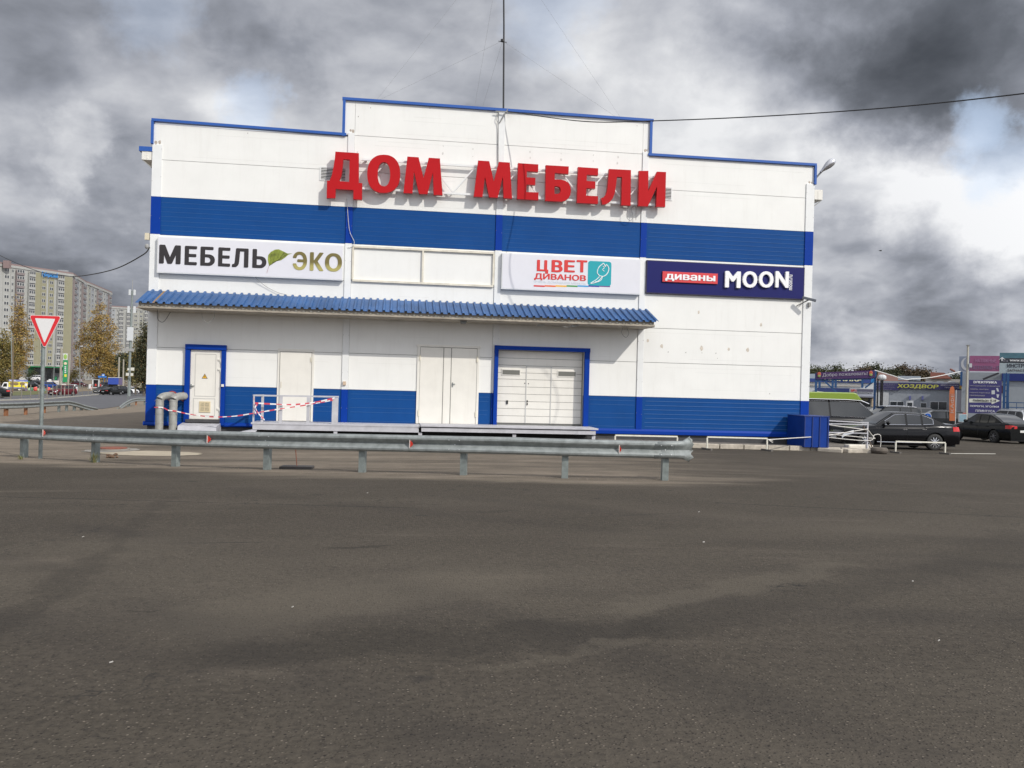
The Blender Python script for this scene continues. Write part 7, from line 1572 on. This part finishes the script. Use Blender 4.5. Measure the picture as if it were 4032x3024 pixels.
# fence posts along the median
fn = thing('median_fence', 'low fence of thin pale posts along the middle of the highway', 'fence', spot(200, 1571)); fp = [(-20, 684), (145, 683), (290, 676), (415, 668), (530, 666), (640, 665), (715, 660), (770, 655), (830, 645), (880, 640), (930, 635), (1000, 625), (1060, 622), (1120, 618), (1200, 612), (1260, 607), (1320, 600)]
fm = mat('fence_post_pale', (.20, .185, .155), .7); L_ = []
for x, y in fp: p = spot(*A2(x, y)); L_.append(p); MB().box((p.x - .04, p.y - .04, p.z), (p.x + .04, p.y + .04, p.z + 1.35 + p.length * .004)).build('post', fm, fn, world=True)
for hh in (.35, 1.25): MB().tube([p + Vector((0, 0, hh)) for p in L_], .02, 4).build('wire_rail', fm, fn, world=True)
# second and third guardrails by the highway
rp_ = [spot(*A2(*q)) for q in ((-420, 905), (-190, 898), (80, 890), (348, 875), (600, 850), (800, 835), (905, 825), (1010, 820), (1105, 815), (1200, 812), (1300, 806))]
rustp = mat('rust_post', (.30, .13, .06), .8, var=.2)
guardrail('guardrail', 'second guardrail with rusty posts sloping down to the ground by the highway', rp_, .68, .22, .31, 1, [rustp, rustp, rustp, rustp, rustp, galv2, galv2, galv2, galv2, galv2, galv2], galv, zs=[0, 0, 0, 0, 0, 0, 0, -.12, -.28, -.42, -.56])
rp_ = [spot(*A2(*q)) for q in ((1600, 790), (1680, 775), (1760, 762), (1850, 745), (1970, 742), (2100, 740))]
guardrail('guardrail', 'short guardrail rising from the ground left of the store by the highway', rp_, .68, .2, .31, 1, [galv2, galv2, galv2, rustp, galv2, galv2], galv, zs=[-.55, -.25, -.05, 0, 0, 0])
p = spot(*A2(1735, 770)); tag(MB().tube([p, p + Vector((0, 0, 2.3))], .04, 6).build('sign_post', galv2), 'thin bare steel post in front of the short guardrail', 'post')

# ---------------------------------------------------------------- people
def person(label, loc, rz, shirt, trousers, scale=1.0, stride=.12):
    t = thing('person', label, 'person', loc, rz)
    J = dict(pel=(0, 0, .95), che=(0, .0, 1.28), nek=(0, .0, 1.48), hed=(0, .02, 1.64), hdt=(0, .02, 1.72), ls=(-.19, 0, 1.42), le=(-.25, .02, 1.14), lh=(-.24, .10, .92), rs=(.19, 0, 1.42), re=(.25, .02, 1.14), rh=(.24, .12, .92), lhp=(-.10, 0, .90), lk=(-.11, stride, .50), lf=(-.11, stride * .6, .07), lt=(-.12, stride * .6 + .14, .03), rhp=(.10, 0, .90), rk=(.11, -stride * .3, .50), rf=(.11, -stride, .07), rt=(.12, -stride + .14, .03))
    E_ = [('pel', 'che'), ('che', 'nek'), ('nek', 'hed'), ('hed', 'hdt'), ('che', 'ls'), ('ls', 'le'), ('le', 'lh'), ('che', 'rs'), ('rs', 're'), ('re', 'rh'), ('pel', 'lhp'), ('lhp', 'lk'), ('lk', 'lf'), ('lf', 'lt'), ('pel', 'rhp'), ('rhp', 'rk'), ('rk', 'rf'), ('rf', 'rt')]
    R_ = dict(pel=.155, che=.165, nek=.06, hed=.095, hdt=.08, ls=.07, le=.05, lh=.04, rs=.07, re=.05, rh=.04, lhp=.10, lk=.07, lf=.05, lt=.04, rhp=.10, rk=.07, rf=.05, rt=.04)
    ks = list(J); me = bpy.data.meshes.new('body'); me.from_pydata([tuple(c * scale for c in J[k]) for k in ks], [(ks.index(a), ks.index(b)) for a, b in E_], []); o = bpy.data.objects.new('body', me); COL.objects.link(o); s = o.modifiers.new('s', 'SKIN')
    for i, k in enumerate(ks): me.skin_vertices[0].data[i].radius = (R_[k] * scale, R_[k] * scale * .8); me.skin_vertices[0].data[i].use_root = (k == 'pel')
    ss = o.modifiers.new('u', 'SUBSURF'); ss.levels = 1; ss.render_levels = 1; bpy.context.view_layer.update()
    m2 = bpy.data.meshes.new_from_object(o.evaluated_get(bpy.context.evaluated_depsgraph_get())); bpy.data.objects.remove(o); m2.name = 'body'
    skin = mat('skin', (.42, .24, .17), .6); hair = mat('hair_dark', (.04, .03, .02), .8)
    for mm in (skin, shirt, trousers, hair): m2.materials.append(mm)
    for p in m2.polygons:
        c = p.center / scale; p.material_index = 2 if c.z < .92 else (1 if (c.z < 1.47 and not (abs(c.x) > .2 and c.z < 1.0)) else (3 if c.z > 1.68 or (c.z > 1.58 and c.y < 0) else 0)); p.use_smooth = True
    o = bpy.data.objects.new('body', m2); COL.objects.link(o); o.parent = t; return t
p = col_at(A2(357, 0)[0], 183); person('person in a white shirt and purple trousers standing behind the truck', p, .4, mat('shirt_white', (.72, .72, .76), .8), mat('trousers_purple', (.12, .07, .28), .8), 1.1)
redj = mat('jacket_red', (.60, .05, .04), .8); dkt = mat('trousers_dark', (.03, .03, .04), .8)
p = col_at(A2(1305, 0)[0], 222.5); person('person in red jacket inside the small booth frame', p, 1.0, redj, dkt); p = col_at(A2(1372, 0)[0], 221); person('person in red jacket standing right of the booth', p, -1.0, redj, dkt)
# bird in the sky
c = at(3467, 987, 60); m = MB(); m.ball((0, 0, 0), (.2, .06, .06), 8); m.add([(.05, 0, .03), (-.1, .1, .05), (-.05, .45, .12), (.08, .25, .09)], [(0, 1, 2, 3)]); m.add([(.05, 0, .03), (-.1, -.1, .05), (-.05, -.45, .02), (.08, -.25, .06)], [(0, 3, 2, 1)]); m.add([(-.18, .03, 0), (-.34, .05, 0), (-.34, -.05, 0), (-.18, -.03, 0)], [(0, 1, 2, 3)]); o = m.build('bird', black); o.location = c; o.scale = (.6, .6, .6); tag(o, 'small dark bird flying in the grey sky right of the store', 'bird')
# pale haze of the far distance
